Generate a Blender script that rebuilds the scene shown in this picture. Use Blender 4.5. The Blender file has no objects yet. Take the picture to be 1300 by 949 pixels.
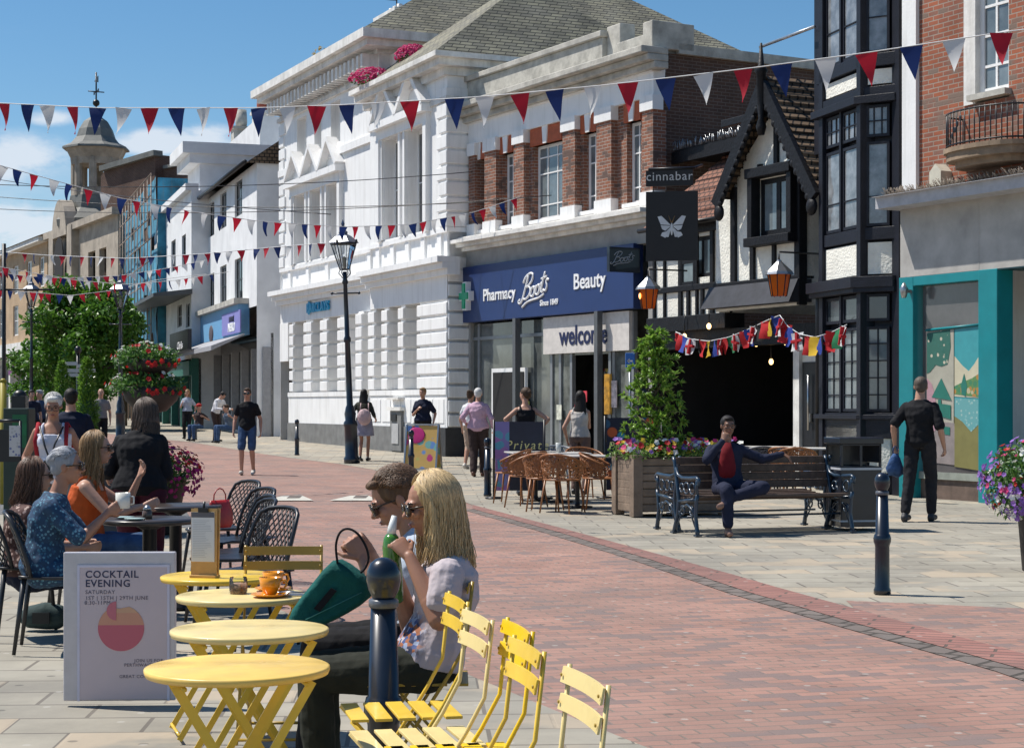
import bpy, math, random
from mathutils import Vector, Matrix, noise
R = math.radians
rnd = random.Random(7)
# ---------------------------------------------------------------- camera model (photo is 1300x949)
FL, CX, YH, H = 2250.0, 650.0, 514.0, 1.45
SL, S0 = 0.011, 32.0
def gz(d): return SL*(d-S0) if d > S0 else 0.0
def G(px, py):
    """point of the street seen at a photo pixel"""
    t = (py-YH)/FL
    d = H/t
    if d > S0: d = (H+SL*S0)/(t+SL)
    return Vector(((px-CX)/FL*d, d, gz(d)))
def At(px, py, d): return Vector(((px-CX)/FL*d, d, H+(YH-py)/FL*d))
scene = bpy.context.scene
COL = scene.collection
# ---------------------------------------------------------------- materials
MATS = {}
def nodes_of(name):
    m = bpy.data.materials.new(name); m.use_nodes = True
    nt = m.node_tree; b = nt.nodes['Principled BSDF']
    return m, nt, b
def mat(name, col, rough=.6, metal=0., var=.12, scale=6., bump=.0, bscale=40., spec=.5, coat=0., trans=0., sub=0., wear=None, streak=0.):
    if name in MATS: return MATS[name]
    m, nt, b = nodes_of(name); N = nt.nodes; L = nt.links
    tc = N.new('ShaderNodeTexCoord')
    if var > 0:
        no = N.new('ShaderNodeTexNoise'); no.inputs['Scale'].default_value = scale; no.inputs['Detail'].default_value = 5
        no.inputs['Roughness'].default_value = .6
        L.new(tc.outputs['Object'], no.inputs['Vector'])
        mx = N.new('ShaderNodeMix'); mx.data_type = 'RGBA'
        mx.inputs['A'].default_value = (*[c*(1-var) for c in col], 1)
        mx.inputs['B'].default_value = (*[min(1, c*(1+var)) for c in col], 1)
        mr = N.new('ShaderNodeMapRange'); mr.inputs['From Min'].default_value = .3; mr.inputs['From Max'].default_value = .7
        L.new(no.outputs['Fac'], mr.inputs['Value']); L.new(mr.outputs['Result'], mx.inputs['Factor'])
        out = mx.outputs['Result']
        if streak:      # rain streaks and grime that run down the wall
            mp = N.new('ShaderNodeMapping'); mp.inputs['Scale'].default_value = (3.2, 3.2, .28); L.new(tc.outputs['Object'], mp.inputs[0])
            n5 = N.new('ShaderNodeTexNoise'); n5.inputs['Scale'].default_value = 1.6; n5.inputs['Detail'].default_value = 7; n5.inputs['Roughness'].default_value = .7; L.new(mp.outputs[0], n5.inputs['Vector'])
            r5 = N.new('ShaderNodeMapRange'); r5.inputs['From Min'].default_value = .50; r5.inputs['From Max'].default_value = .78; r5.inputs['To Max'].default_value = streak; L.new(n5.outputs['Fac'], r5.inputs['Value'])
            m5 = N.new('ShaderNodeMix'); m5.data_type = 'RGBA'; L.new(r5.outputs['Result'], m5.inputs['Factor']); L.new(out, m5.inputs['A']); m5.inputs['B'].default_value = (.26, .23, .18, 1); out = m5.outputs['Result']
        if wear:        # chips and scuffs
            n6 = N.new('ShaderNodeTexNoise'); n6.inputs['Scale'].default_value = 38; n6.inputs['Detail'].default_value = 6; n6.inputs['Roughness'].default_value = .75; L.new(tc.outputs['Object'], n6.inputs['Vector'])
            r6 = N.new('ShaderNodeMapRange'); r6.inputs['From Min'].default_value = .66; r6.inputs['From Max'].default_value = .70; r6.inputs['To Max'].default_value = .75; L.new(n6.outputs['Fac'], r6.inputs['Value'])
            m6 = N.new('ShaderNodeMix'); m6.data_type = 'RGBA'; L.new(r6.outputs['Result'], m6.inputs['Factor']); L.new(out, m6.inputs['A']); m6.inputs['B'].default_value = (*wear, 1); out = m6.outputs['Result']
            n7 = N.new('ShaderNodeTexNoise'); n7.inputs['Scale'].default_value = 7; n7.inputs['Detail'].default_value = 8; L.new(tc.outputs['Object'], n7.inputs['Vector'])
            r7 = N.new('ShaderNodeMapRange'); r7.inputs['From Min'].default_value = .3; r7.inputs['From Max'].default_value = .7; r7.inputs['To Min'].default_value = rough*.7; r7.inputs['To Max'].default_value = min(1, rough*1.9); L.new(n7.outputs['Fac'], r7.inputs['Value'])
        L.new(out, b.inputs['Base Color'])
    else:
        b.inputs['Base Color'].default_value = (*col, 1)
    b.inputs['Roughness'].default_value = rough; b.inputs['Metallic'].default_value = metal
    if wear and var > 0: L.new(r7.outputs['Result'], b.inputs['Roughness'])
    b.inputs['Specular IOR Level'].default_value = spec
    if coat: b.inputs['Coat Weight'].default_value = coat
    if trans: b.inputs['Transmission Weight'].default_value = trans
    if sub:
        b.inputs['Subsurface Weight'].default_value = sub; b.inputs['Subsurface Radius'].default_value = (.012, .005, .003)
    if bump:
        nb = N.new('ShaderNodeTexNoise'); nb.inputs['Scale'].default_value = bscale; nb.inputs['Detail'].default_value = 4
        L.new(tc.outputs['Object'], nb.inputs['Vector'])
        bp = N.new('ShaderNodeBump'); bp.inputs['Strength'].default_value = bump; bp.inputs['Distance'].default_value = .02
        L.new(nb.outputs['Fac'], bp.inputs['Height']); L.new(bp.outputs['Normal'], b.inputs['Normal'])
    MATS[name] = m; return m
def brickmat(name, c1, c2, mortar, bw, bh, ms=.012, rough=.85, rot=0., flat=False, var=.35, bump=.3, off=.5, c3=None, stain=0.):
    """brick pattern: on walls it runs along x+y and z, on the ground along x and y"""
    if name in MATS: return MATS[name]
    m, nt, b = nodes_of(name); N = nt.nodes; L = nt.links
    tc = N.new('ShaderNodeTexCoord')
    if flat:
        mp = N.new('ShaderNodeMapping'); mp.inputs['Rotation'].default_value = (0, 0, rot)
        L.new(tc.outputs['Object'], mp.inputs['Vector']); vec = mp.outputs['Vector']
    else:
        sp = N.new('ShaderNodeSeparateXYZ'); L.new(tc.outputs['Object'], sp.inputs[0])
        ad = N.new('ShaderNodeMath'); ad.operation = 'ADD'
        L.new(sp.outputs[0], ad.inputs[0]); L.new(sp.outputs[1], ad.inputs[1])
        cb = N.new('ShaderNodeCombineXYZ'); L.new(ad.outputs[0], cb.inputs[0]); L.new(sp.outputs[2], cb.inputs[1])
        vec = cb.outputs[0]
    br = N.new('ShaderNodeTexBrick'); br.inputs['Scale'].default_value = 1
    br.inputs['Brick Width'].default_value = bw; br.inputs['Row Height'].default_value = bh
    br.inputs['Mortar Size'].default_value = ms; br.inputs['Mortar Smooth'].default_value = .3
    br.inputs['Color1'].default_value = (*c1, 1); br.inputs['Color2'].default_value = (*c2, 1)
    br.inputs['Mortar'].default_value = (*mortar, 1); br.offset = off
    L.new(vec, br.inputs['Vector'])
    no = N.new('ShaderNodeTexNoise'); no.inputs['Scale'].default_value = .9; no.inputs['Detail'].default_value = 6; no.inputs['Roughness'].default_value = .65
    L.new(tc.outputs['Object'], no.inputs['Vector'])
    mr = N.new('ShaderNodeMapRange'); mr.inputs['From Min'].default_value = .3; mr.inputs['From Max'].default_value = .7
    mr.inputs['To Min'].default_value = 1-var; mr.inputs['To Max'].default_value = 1+var*.6
    L.new(no.outputs['Fac'], mr.inputs['Value'])
    mu = N.new('ShaderNodeVectorMath'); mu.operation = 'SCALE'
    L.new(br.outputs['Color'], mu.inputs[0]); L.new(mr.outputs['Result'], mu.inputs['Scale'])
    out = mu.outputs[0]
    if c3:   # patches of a third colour, brick by brick
        n2 = N.new('ShaderNodeTexBrick'); n2.inputs['Scale'].default_value = 1
        n2.inputs['Brick Width'].default_value = bw; n2.inputs['Row Height'].default_value = bh
        n2.inputs['Mortar Size'].default_value = 0; n2.offset = off
        n2.inputs['Color1'].default_value = (0, 0, 0, 1); n2.inputs['Color2'].default_value = (1, 1, 1, 1); n2.inputs['Bias'].default_value = 0
        L.new(vec, n2.inputs['Vector'])
        n3 = N.new('ShaderNodeTexNoise'); n3.inputs['Scale'].default_value = 1.7; n3.inputs['Detail'].default_value = 4
        L.new(tc.outputs['Object'], n3.inputs['Vector'])
        ml = N.new('ShaderNodeMath'); ml.operation = 'MULTIPLY'; L.new(n2.outputs['Color'], ml.inputs[0]); L.new(n3.outputs['Fac'], ml.inputs[1])
        m3 = N.new('ShaderNodeMapRange'); m3.inputs['From Min'].default_value = .36; m3.inputs['From Max'].default_value = .46
        L.new(ml.outputs[0], m3.inputs['Value'])
        mx = N.new('ShaderNodeMix'); mx.data_type = 'RGBA'; L.new(m3.outputs['Result'], mx.inputs['Factor'])
        L.new(out, mx.inputs['A']); mx.inputs['B'].default_value = (*c3, 1); out = mx.outputs['Result']
    if flat and name not in ('drain_channel_blocks',):
        nd = N.new('ShaderNodeTexNoise'); nd.inputs['Scale'].default_value = .35; nd.inputs['Detail'].default_value = 9; nd.inputs['Roughness'].default_value = .7; nd.inputs['Distortion'].default_value = .6; L.new(tc.outputs['Object'], nd.inputs['Vector'])
        rd = N.new('ShaderNodeMapRange'); rd.inputs['From Min'].default_value = .42; rd.inputs['From Max'].default_value = .68; rd.inputs['To Max'].default_value = .42; L.new(nd.outputs['Fac'], rd.inputs['Value'])
        md = N.new('ShaderNodeMix'); md.data_type = 'RGBA'; L.new(rd.outputs['Result'], md.inputs['Factor']); L.new(out, md.inputs['A']); md.inputs['B'].default_value = (*[c*.55+.06 for c in mortar], 1); out = md.outputs['Result']
        for sc_, th, cc in ((1.7, .045, (.07, .065, .06)), (2.3, .05, (.42, .40, .36))):
            vg = N.new('ShaderNodeTexVoronoi'); vg.inputs['Scale'].default_value = sc_; vg.voronoi_dimensions = '2D'; L.new(tc.outputs['Object'], vg.inputs['Vector'])
            lg = N.new('ShaderNodeMapRange'); lg.inputs['From Min'].default_value = th; lg.inputs['From Max'].default_value = th*.7; lg.inputs['To Max'].default_value = .55; L.new(vg.outputs['Distance'], lg.inputs['Value'])
            mg = N.new('ShaderNodeMix'); mg.data_type = 'RGBA'; L.new(lg.outputs['Result'], mg.inputs['Factor']); L.new(out, mg.inputs['A']); mg.inputs['B'].default_value = (*cc, 1); out = mg.outputs['Result']
    L.new(out, b.inputs['Base Color'])
    b.inputs['Roughness'].default_value = rough; b.inputs['Specular IOR Level'].default_value = .3
    if bump:
        n4 = N.new('ShaderNodeTexNoise'); n4.inputs['Scale'].default_value = 60; L.new(tc.outputs['Object'], n4.inputs['Vector'])
        sb = N.new('ShaderNodeMath'); sb.operation = 'SUBTRACT'
        sc = N.new('ShaderNodeMath'); sc.operation = 'MULTIPLY'; sc.inputs[1].default_value = .35; L.new(n4.outputs['Fac'], sc.inputs[0])
        L.new(sc.outputs[0], sb.inputs[0]); L.new(br.outputs['Fac'], sb.inputs[1])
        bp = N.new('ShaderNodeBump'); bp.inputs['Strength'].default_value = bump; bp.inputs['Distance'].default_value = .01
        L.new(sb.outputs[0], bp.inputs['Height']); L.new(bp.outputs['Normal'], b.inputs['Normal'])
    MATS[name] = m; return m
def spotmat(name, base, cols, scale=12., thr=.5, rough=.8, rand=1.):
    """cloth or surface with small blotches of several colours"""
    if name in MATS: return MATS[name]
    m, nt, b = nodes_of(name); N = nt.nodes; L = nt.links
    tc = N.new('ShaderNodeTexCoord')
    vo = N.new('ShaderNodeTexVoronoi'); vo.inputs['Scale'].default_value = scale; L.new(tc.outputs['Object'], vo.inputs['Vector'])
    cr = N.new('ShaderNodeValToRGB'); cr.color_ramp.interpolation = 'CONSTANT'
    sp = N.new('ShaderNodeSeparateColor'); L.new(vo.outputs['Color'], sp.inputs[0]); L.new(sp.outputs[0], cr.inputs[0])
    e = cr.color_ramp.elements
    while len(e) < len(cols): e.new(.5)
    for i, c in enumerate(cols): e[i].position = i/len(cols); e[i].color = (*c, 1)
    mx = N.new('ShaderNodeMix'); mx.data_type = 'RGBA'
    mr = N.new('ShaderNodeMapRange'); mr.inputs['From Min'].default_value = thr; mr.inputs['From Max'].default_value = thr+.08
    L.new(vo.outputs['Distance'], mr.inputs['Value']); L.new(mr.outputs['Result'], mx.inputs['Factor'])
    L.new(cr.outputs['Color'], mx.inputs['A']); mx.inputs['B'].default_value = (*base, 1)
    L.new(mx.outputs['Result'], b.inputs['Base Color']); b.inputs['Roughness'].default_value = rough
    MATS[name] = m; return m
def leafmat(name, c1, c2, rough=.45):
    if name in MATS: return MATS[name]
    m, nt, b = nodes_of(name); N = nt.nodes; L = nt.links
    ge = N.new('ShaderNodeNewGeometry')
    mx = N.new('ShaderNodeMix'); mx.data_type = 'RGBA'; L.new(ge.outputs['Random Per Island'], mx.inputs['Factor'])
    mx.inputs['A'].default_value = (*c1, 1); mx.inputs['B'].default_value = (*c2, 1)
    L.new(mx.outputs['Result'], b.inputs['Base Color']); b.inputs['Roughness'].default_value = rough
    tr = N.new('ShaderNodeBsdfTranslucent'); L.new(mx.outputs['Result'], tr.inputs['Color'])
    ms = N.new('ShaderNodeMixShader'); ms.inputs[0].default_value = .35
    L.new(b.outputs[0], ms.inputs[1]); L.new(tr.outputs[0], ms.inputs[2]); L.new(ms.outputs[0], N['Material Output'].inputs['Surface'])
    MATS[name] = m; return m
def clothmat(name, col, rough=.85, tr=.35):
    if name in MATS: return MATS[name]
    m, nt, b = nodes_of(name); N = nt.nodes; L = nt.links
    b.inputs['Base Color'].default_value = (*col, 1); b.inputs['Roughness'].default_value = rough
    t = N.new('ShaderNodeBsdfTranslucent'); t.inputs['Color'].default_value = (*col, 1)
    ms = N.new('ShaderNodeMixShader'); ms.inputs[0].default_value = tr
    L.new(b.outputs[0], ms.inputs[1]); L.new(t.outputs[0], ms.inputs[2]); L.new(ms.outputs[0], N['Material Output'].inputs['Surface'])
    MATS[name] = m; return m
def clearglass(name, tint=(.9, .95, .95)):
    if name in MATS: return MATS[name]
    m, nt, b = nodes_of(name); N = nt.nodes; L = nt.links
    b.inputs['Base Color'].default_value = (.02, .025, .03, 1); b.inputs['Roughness'].default_value = .03
    t = N.new('ShaderNodeBsdfTransparent'); t.inputs['Color'].default_value = (*tint, 1)
    g = N.new('ShaderNodeBsdfGlossy'); g.inputs['Roughness'].default_value = .02
    fr = N.new('ShaderNodeFresnel'); fr.inputs['IOR'].default_value = 1.6
    ms = N.new('ShaderNodeMixShader'); L.new(fr.outputs[0], ms.inputs[0]); L.new(t.outputs[0], ms.inputs[1]); L.new(g.outputs[0], ms.inputs[2])
    L.new(ms.outputs[0], N['Material Output'].inputs['Surface'])
    MATS[name] = m; return m
# ---------------------------------------------------------------- mesh builder
class MB:
    def __init__(s): s.v = []; s.f = []; s.m = []; s.sm = []
    def add(s, vs, fs, mi=0, sm=False):
        k = len(s.v); s.v += [tuple(v) for v in vs]
        for f in fs: s.f.append([i+k for i in f]); s.m.append(mi); s.sm.append(sm)
        return s
    def box(s, x0, x1, y0, y1, z0, z1, mi=0):
        if x0 > x1: x0, x1 = x1, x0
        if y0 > y1: y0, y1 = y1, y0
        if z0 > z1: z0, z1 = z1, z0
        v = [(x0, y0, z0), (x1, y0, z0), (x1, y1, z0), (x0, y1, z0), (x0, y0, z1), (x1, y0, z1), (x1, y1, z1), (x0, y1, z1)]
        return s.add(v, [(0, 3, 2, 1), (4, 5, 6, 7), (0, 1, 5, 4), (1, 2, 6, 5), (2, 3, 7, 6), (3, 0, 4, 7)], mi)
    def bar(s, p, q, w, h, mi=0, up=(0, 0, 1)):
        p = Vector(p); q = Vector(q); d = (q-p).normalized(); up = Vector(up)
        if abs(d.dot(up)) > .98: up = Vector((0, 1, 0))
        a = d.cross(up).normalized()*w/2; b = a.cross(d).normalized()*h/2
        v = [p-a-b, p+a-b, p+a+b, p-a+b, q-a-b, q+a-b, q+a+b, q-a+b]
        return s.add(v, [(0, 1, 2, 3), (7, 6, 5, 4), (0, 4, 5, 1), (1, 5, 6, 2), (2, 6, 7, 3), (3, 7, 4, 0)], mi)
    def tube(s, pts, rad, seg=8, mi=0, sm=True, flat=1.0, side=None):
        pts = [Vector(p) for p in pts]; n = len(pts)
        if not hasattr(rad, '__len__'): rad = [rad]*n
        vs = []; prev = Vector(side) if side else None
        for i, p in enumerate(pts):
            d = (pts[min(i+1, n-1)]-pts[max(i-1, 0)])
            if d.length < 1e-9: d = Vector((0, 0, 1))
            d.normalize()
            if prev is None: prev = Vector((0, 0, 1)) if abs(d.z) < .9 else Vector((1, 0, 0))
            a = (prev-d*prev.dot(d))
            if a.length < 1e-6: a = d.orthogonal()
            a.normalize(); b = d.cross(a); prev = a
            for k in range(seg):
                t = 2*math.pi*k/seg; vs.append(p+(a*math.cos(t)+b*math.sin(t)*flat)*rad[i])
        fs = []
        for i in range(n-1):
            for k in range(seg):
                k2 = (k+1) % seg; fs.append((i*seg+k, i*seg+k2, (i+1)*seg+k2, (i+1)*seg+k))
        fs.append(tuple(range(seg))[::-1]); fs.append(tuple((n-1)*seg+k for k in range(seg)))
        return s.add(vs, fs, mi, sm)
    def cap(s, p, q, r0, r1, seg=10, mi=0):
        """tapered limb with rounded ends"""
        p = Vector(p); q = Vector(q); d = (q-p)
        if d.length < 1e-6: d = Vector((0, 0, 1e-3))
        d.normalize()
        pts = [p-d*r0*.98, p-d*r0*.85, p-d*r0*.45, p, q, q+d*r1*.45, q+d*r1*.85, q+d*r1*.98]
        rr = [r0*.15, r0*.52, r0*.89, r0, r1, r1*.89, r1*.52, r1*.15]
        return s.tube(pts, rr, seg, mi)
    def lathe(s, prof, seg=20, c=(0, 0, 0), mi=0, sm=True, close=True):
        n = len(prof); vs = []; fs = []
        for r, z in prof:
            for k in range(seg):
                t = 2*math.pi*k/seg; vs.append((c[0]+r*math.cos(t), c[1]+r*math.sin(t), c[2]+z))
        for i in range(n-1):
            for k in range(seg):
                k2 = (k+1) % seg; fs.append((i*seg+k, i*seg+k2, (i+1)*seg+k2, (i+1)*seg+k))
        if close: fs.append(tuple(range(seg))[::-1]); fs.append(tuple((n-1)*seg+k for k in range(seg)))
        return s.add(vs, fs, mi, sm)
    def ell(s, c, r, seg=12, rings=8, mi=0, M=None):
        c = Vector(c); vs = []; fs = []
        for i in range(rings+1):
            ph = math.pi*i/rings
            for k in range(seg):
                t = 2*math.pi*k/seg
                v = Vector((r[0]*math.sin(ph)*math.cos(t), r[1]*math.sin(ph)*math.sin(t), r[2]*math.cos(ph)))
                if M: v = M @ v
                vs.append(c+v)
        for i in range(rings):
            for k in range(seg):
                k2 = (k+1) % seg; fs.append((i*seg+k, (i+1)*seg+k, (i+1)*seg+k2, i*seg+k2))
        return s.add(vs, fs, mi, True)
    def loft(s, rings, seg=16, mi=0, sm=True, caps=True, side=(1, 0, 0)):
        """rings: (centre, half width along side, half depth) stacked along a path"""
        n = len(rings); vs = []; fs = []
        for i, rg in enumerate(rings):
            c = Vector(rg[0]); sd = Vector(rg[3]) if len(rg) > 3 else Vector(side)
            d = Vector(rings[min(i+1, n-1)][0])-Vector(rings[max(i-1, 0)][0]); d.normalize()
            a = (sd-d*sd.dot(d)).normalized(); b = d.cross(a)
            for k in range(seg):
                t = 2*math.pi*k/seg; vs.append(c+a*math.cos(t)*rg[1]+b*math.sin(t)*rg[2])
        for i in range(n-1):
            for k in range(seg):
                k2 = (k+1) % seg; fs.append((i*seg+k, i*seg+k2, (i+1)*seg+k2, (i+1)*seg+k))
        if caps: fs.append(tuple(range(seg))[::-1]); fs.append(tuple((n-1)*seg+k for k in range(seg)))
        return s.add(vs, fs, mi, sm)
    def prism(s, poly, y0, y1, mi=0, axis='y'):
        """polygon in xz (or xy for axis z) extruded"""
        n = len(poly)
        if axis == 'y': vs = [(a, y0, b) for a, b in poly]+[(a, y1, b) for a, b in poly]
        elif axis == 'x': vs = [(y0, a, b) for a, b in poly]+[(y1, a, b) for a, b in poly]
        else: vs = [(a, b, y0) for a, b in poly]+[(a, b, y1) for a, b in poly]
        fs = [tuple(range(n)), tuple(range(2*n-1, n-1, -1))]+[(i, i+n, (i+1) % n+n, (i+1) % n) for i in range(n)]
        return s.add(vs, fs, mi)
    def leaf(s, c, L, W, M, mi=0):
        """pointed folded leaf blade"""
        vs = [(0, 0, 0), (-W/2, L*.45, W*.18), (0, L*.5, 0), (W/2, L*.45, W*.18), (0, L, -W*.15)]
        vs = [Vector(c)+M @ Vector(v) for v in vs]
        return s.add(vs, [(0, 2, 1), (0, 3, 2), (1, 2, 4), (2, 3, 4)], mi)
    def build(s, name, mats, parent=None, bevel=0, remesh=0, smooth=0, loc=None, fixn=False, sub=0):
        me = bpy.data.meshes.new(name); me.from_pydata(s.v, [], s.f)
        if not isinstance(mats, (list, tuple)): mats = [mats]
        for m in mats: me.materials.append(m)
        me.polygons.foreach_set('material_index', s.m); me.polygons.foreach_set('use_smooth', s.sm); me.update()
        if fixn:
            import bmesh
            bm = bmesh.new(); bm.from_mesh(me); bmesh.ops.recalc_face_normals(bm, faces=bm.faces); bm.to_mesh(me); bm.free()
        o = bpy.data.objects.new(name, me); COL.objects.link(o)
        if parent: o.parent = parent
        if loc: o.location = loc
        if bevel:
            b = o.modifiers.new('bevel', 'BEVEL'); b.width = bevel; b.segments = 2; b.limit_method = 'ANGLE'; b.angle_limit = R(40)
        if remesh:
            r = o.modifiers.new('remesh', 'REMESH'); r.mode = 'VOXEL'; r.voxel_size = remesh; r.use_smooth_shade = True
        if smooth:
            r = o.modifiers.new('smooth', 'SMOOTH'); r.factor = .5; r.iterations = smooth
        if sub:
            r = o.modifiers.new('sub', 'SUBSURF'); r.levels = sub; r.render_levels = sub
        return o
def tag(o, label=None, cat=None, group=None, kind=None):
    if label: o['label'] = label
    if cat: o['category'] = cat
    if group: o['group'] = group
    if kind: o['kind'] = kind
    return o
def thing(name, label, cat, loc=(0, 0, 0), rz=0., group=None):
    o = bpy.data.objects.new(name, None); COL.objects.link(o); o.empty_display_size = .2
    o.location = loc; o.rotation_euler = (0, 0, rz)
    return tag(o, label, cat, group)
def kids(o): return [c for c in bpy.data.objects if c.parent == o]
def copy_tree(o, parent=None, loc=None, rz=None, label=None):
    c = o.copy(); COL.objects.link(c); c.parent = parent
    for k in list(KIDS(o)): copy_tree(k, c)
    if loc is not None: c.location = loc
    if rz is not None: c.rotation_euler = (0, 0, rz)
    if label: c['label'] = label
    return c
def KIDS(o): return [c for c in COL.objects if c.parent == o]
def text(name, body, m, parent, loc, size, rot=(R(90), 0, 0), ext=.004, shear=0., align='CENTER', sx=1., bold=0., space=1.):
    cu = bpy.data.curves.new(name, 'FONT'); cu.body = body; cu.size = size; cu.extrude = ext; cu.shear = shear
    cu.align_x = align; cu.offset = bold; cu.space_character = space; cu.resolution_u = 3
    t = bpy.data.objects.new(name, cu); COL.objects.link(t)
    dg = bpy.context.evaluated_depsgraph_get()
    me = bpy.data.meshes.new_from_object(t.evaluated_get(dg)); me.name = name
    me.materials.clear(); me.materials.append(m)
    bpy.data.objects.remove(t)
    o = bpy.data.objects.new(name, me); COL.objects.link(o); o.parent = parent; o.location = loc; o.rotation_euler = rot; o.scale = (sx, 1, 1)
    return o
# ---------------------------------------------------------------- common materials
M_white = mat('white_paint', (.82, .815, .80), .6, var=.05, scale=1.3, bump=.15, bscale=25, streak=.30)
M_white2 = mat('old_white_paint', (.72, .70, .66), .7, var=.22, scale=2.2, bump=.2, bscale=20, streak=.5)
M_stone = mat('weathered_stone', (.44, .42, .37), .85, var=.35, scale=2.5, bump=.4, bscale=12)
M_tower = mat('tower_stone', (.36, .31, .25), .85, var=.3, scale=1.2, bump=.4, bscale=5)
M_lead = mat('lead_sheet', (.15, .15, .135), .6, metal=0., var=.3, scale=1.5)
M_black = mat('black_paint', (.007, .007, .009), .4, var=.3, scale=8)
M_timber = mat('black_timber', (.006, .006, .008), .55, var=.4, scale=7, bump=.5, bscale=18, spec=.3)
M_navy = mat('navy_paint', (.007, .012, .023), .28, var=.25, scale=9, coat=.3)
M_glass = mat('window_glass', (.045, .055, .062), .06, var=.5, scale=1.1, spec=1.)
M_glassb = mat('pale_window_glass', (.16, .19, .20), .07, var=.45, scale=1.3, spec=1.)
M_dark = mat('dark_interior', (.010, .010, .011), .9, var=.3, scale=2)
M_teal = mat('teal_paint', (.006, .21, .235), .4, var=.1, scale=3)
M_metal = mat('galvanised_metal', (.42, .43, .44), .35, metal=.9, var=.15, scale=12)
M_steel = mat('brushed_steel', (.5, .5, .5), .3, metal=1., var=.1, scale=15)
M_slate = brickmat('grey_slates', (.20, .19, .165), (.27, .25, .20), (.07, .07, .06), .45, .2, .02, rough=.7, var=.35, bump=.8)
M_brick = brickmat('red_brick', (.30, .115, .065), (.22, .105, .075), (.36, .31, .26), .225, .075, .010, c3=(.13, .085, .07))
M_brick2 = brickmat('orange_red_brick', (.36, .11, .055), (.25, .10, .07), (.33, .27, .22), .225, .075, .010, c3=(.20, .14, .11))
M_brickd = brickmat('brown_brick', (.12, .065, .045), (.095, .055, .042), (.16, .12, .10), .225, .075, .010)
M_brickp = brickmat('yellow_brick', (.50, .34, .20), (.44, .30, .18), (.46, .38, .28), .225, .075, .010, var=.2)
M_tile = brickmat('clay_roof_tiles', (.17, .115, .075), (.22, .15, .095), (.035, .028, .022), .18, .13, .022, var=.5, bump=1.)
M_tile2 = brickmat('red_clay_tiles', (.26, .12, .08), (.21, .10, .07), (.06, .035, .03), .18, .12, .018, var=.35, bump=1.)
M_skin = mat('skin', (.46, .25, .17), .5, var=.08, scale=14, sub=.12, bump=.05, bscale=90)
M_skin2 = mat('tanned_skin', (.36, .175, .11), .5, var=.08, scale=14, sub=.12)
M_skin3 = mat('brown_skin', (.24, .125, .08), .5, var=.08, scale=14, sub=.1)
# ---------------------------------------------------------------- camera, sun, sky
cam = bpy.data.cameras.new('camera'); camo = bpy.data.objects.new('camera', cam); COL.objects.link(camo)
camo.location = (0, 0, H); camo.rotation_euler = (R(90), 0, 0)
cam.sensor_width = 36; cam.lens = 36*FL/1300; cam.shift_y = (YH-474.5)/1300; cam.clip_end = 3000; cam.clip_start = .1
scene.camera = camo
SUNDIR = Vector((-.95, .31, 0)).normalized()*math.cos(R(58))+Vector((0, 0, math.sin(R(58))))
sl = bpy.data.lights.new('sun', 'SUN'); sl.energy = 4.9; sl.angle = R(.53); sl.color = (1., .95, .875)
so = bpy.data.objects.new('sun', sl); COL.objects.link(so); so.rotation_euler = SUNDIR.to_track_quat('Z', 'Y').to_euler(); so.location = (-20, 10, 40)
w = bpy.data.worlds.new('World'); scene.world = w; w.use_nodes = True
nt = w.node_tree; N = nt.nodes; L = nt.links; bg = N['Background']
sky = N.new('ShaderNodeTexSky'); sky.sky_type = 'NISHITA'; sky.sun_disc = False
sky.sun_elevation = R(58); sky.sun_rotation = math.atan2(SUNDIR.x, SUNDIR.y)
sky.altitude = 300; sky.air_density = 1.0; sky.dust_density = .3; sky.ozone_density = 3.5
tc = N.new('ShaderNodeTexCoord'); mp = N.new('ShaderNodeMapping'); mp.inputs['Scale'].default_value = (1.6, 1.6, 6.5); mp.inputs['Location'].default_value = (3.13, .4, .33)
L.new(tc.outputs['Generated'], mp.inputs['Vector'])
no = N.new('ShaderNodeTexNoise'); no.inputs['Scale'].default_value = 2.4; no.inputs['Detail'].default_value = 9; no.inputs['Roughness'].default_value = .55
L.new(mp.outputs['Vector'], no.inputs['Vector'])
sp = N.new('ShaderNodeSeparateXYZ'); L.new(tc.outputs['Generated'], sp.inputs[0])
lo = N.new('ShaderNodeMapRange'); lo.inputs['From Min'].default_value = .04; lo.inputs['From Max'].default_value = .20; lo.inputs['To Min'].default_value = .14; lo.inputs['To Max'].default_value = -.10
L.new(sp.outputs[2], lo.inputs['Value'])
xx = N.new('ShaderNodeMapRange'); xx.inputs['From Min'].default_value = -.30; xx.inputs['From Max'].default_value = 0.; xx.inputs['To Min'].default_value = .10; xx.inputs['To Max'].default_value = -.10
L.new(sp.outputs[0], xx.inputs['Value'])
a1 = N.new('ShaderNodeMath'); a1.operation = 'ADD'; L.new(no.outputs['Fac'], a1.inputs[0]); L.new(lo.outputs['Result'], a1.inputs[1])
a2 = N.new('ShaderNodeMath'); a2.operation = 'ADD'; L.new(a1.outputs[0], a2.inputs[0]); L.new(xx.outputs['Result'], a2.inputs[1])
mr = N.new('ShaderNodeMapRange'); mr.inputs['From Min'].default_value = .56; mr.inputs['From Max'].default_value = .80; mr.interpolation_type = 'SMOOTHSTEP'
L.new(a2.outputs[0], mr.inputs['Value'])
def mth(op, a, b_=None, c=None):
    n = N.new('ShaderNodeMath'); n.operation = op
    for i, v in enumerate((a, b_, c)):
        if v is None: continue
        if isinstance(v, (int, float)): n.inputs[i].default_value = v
        else: L.new(v, n.inputs[i])
    return n.outputs[0]
ya = mth('MAXIMUM', sp.outputs[1], .05); ca = mth('DIVIDE', sp.outputs[0], ya); cb_ = mth('DIVIDE', sp.outputs[2], ya)
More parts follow.
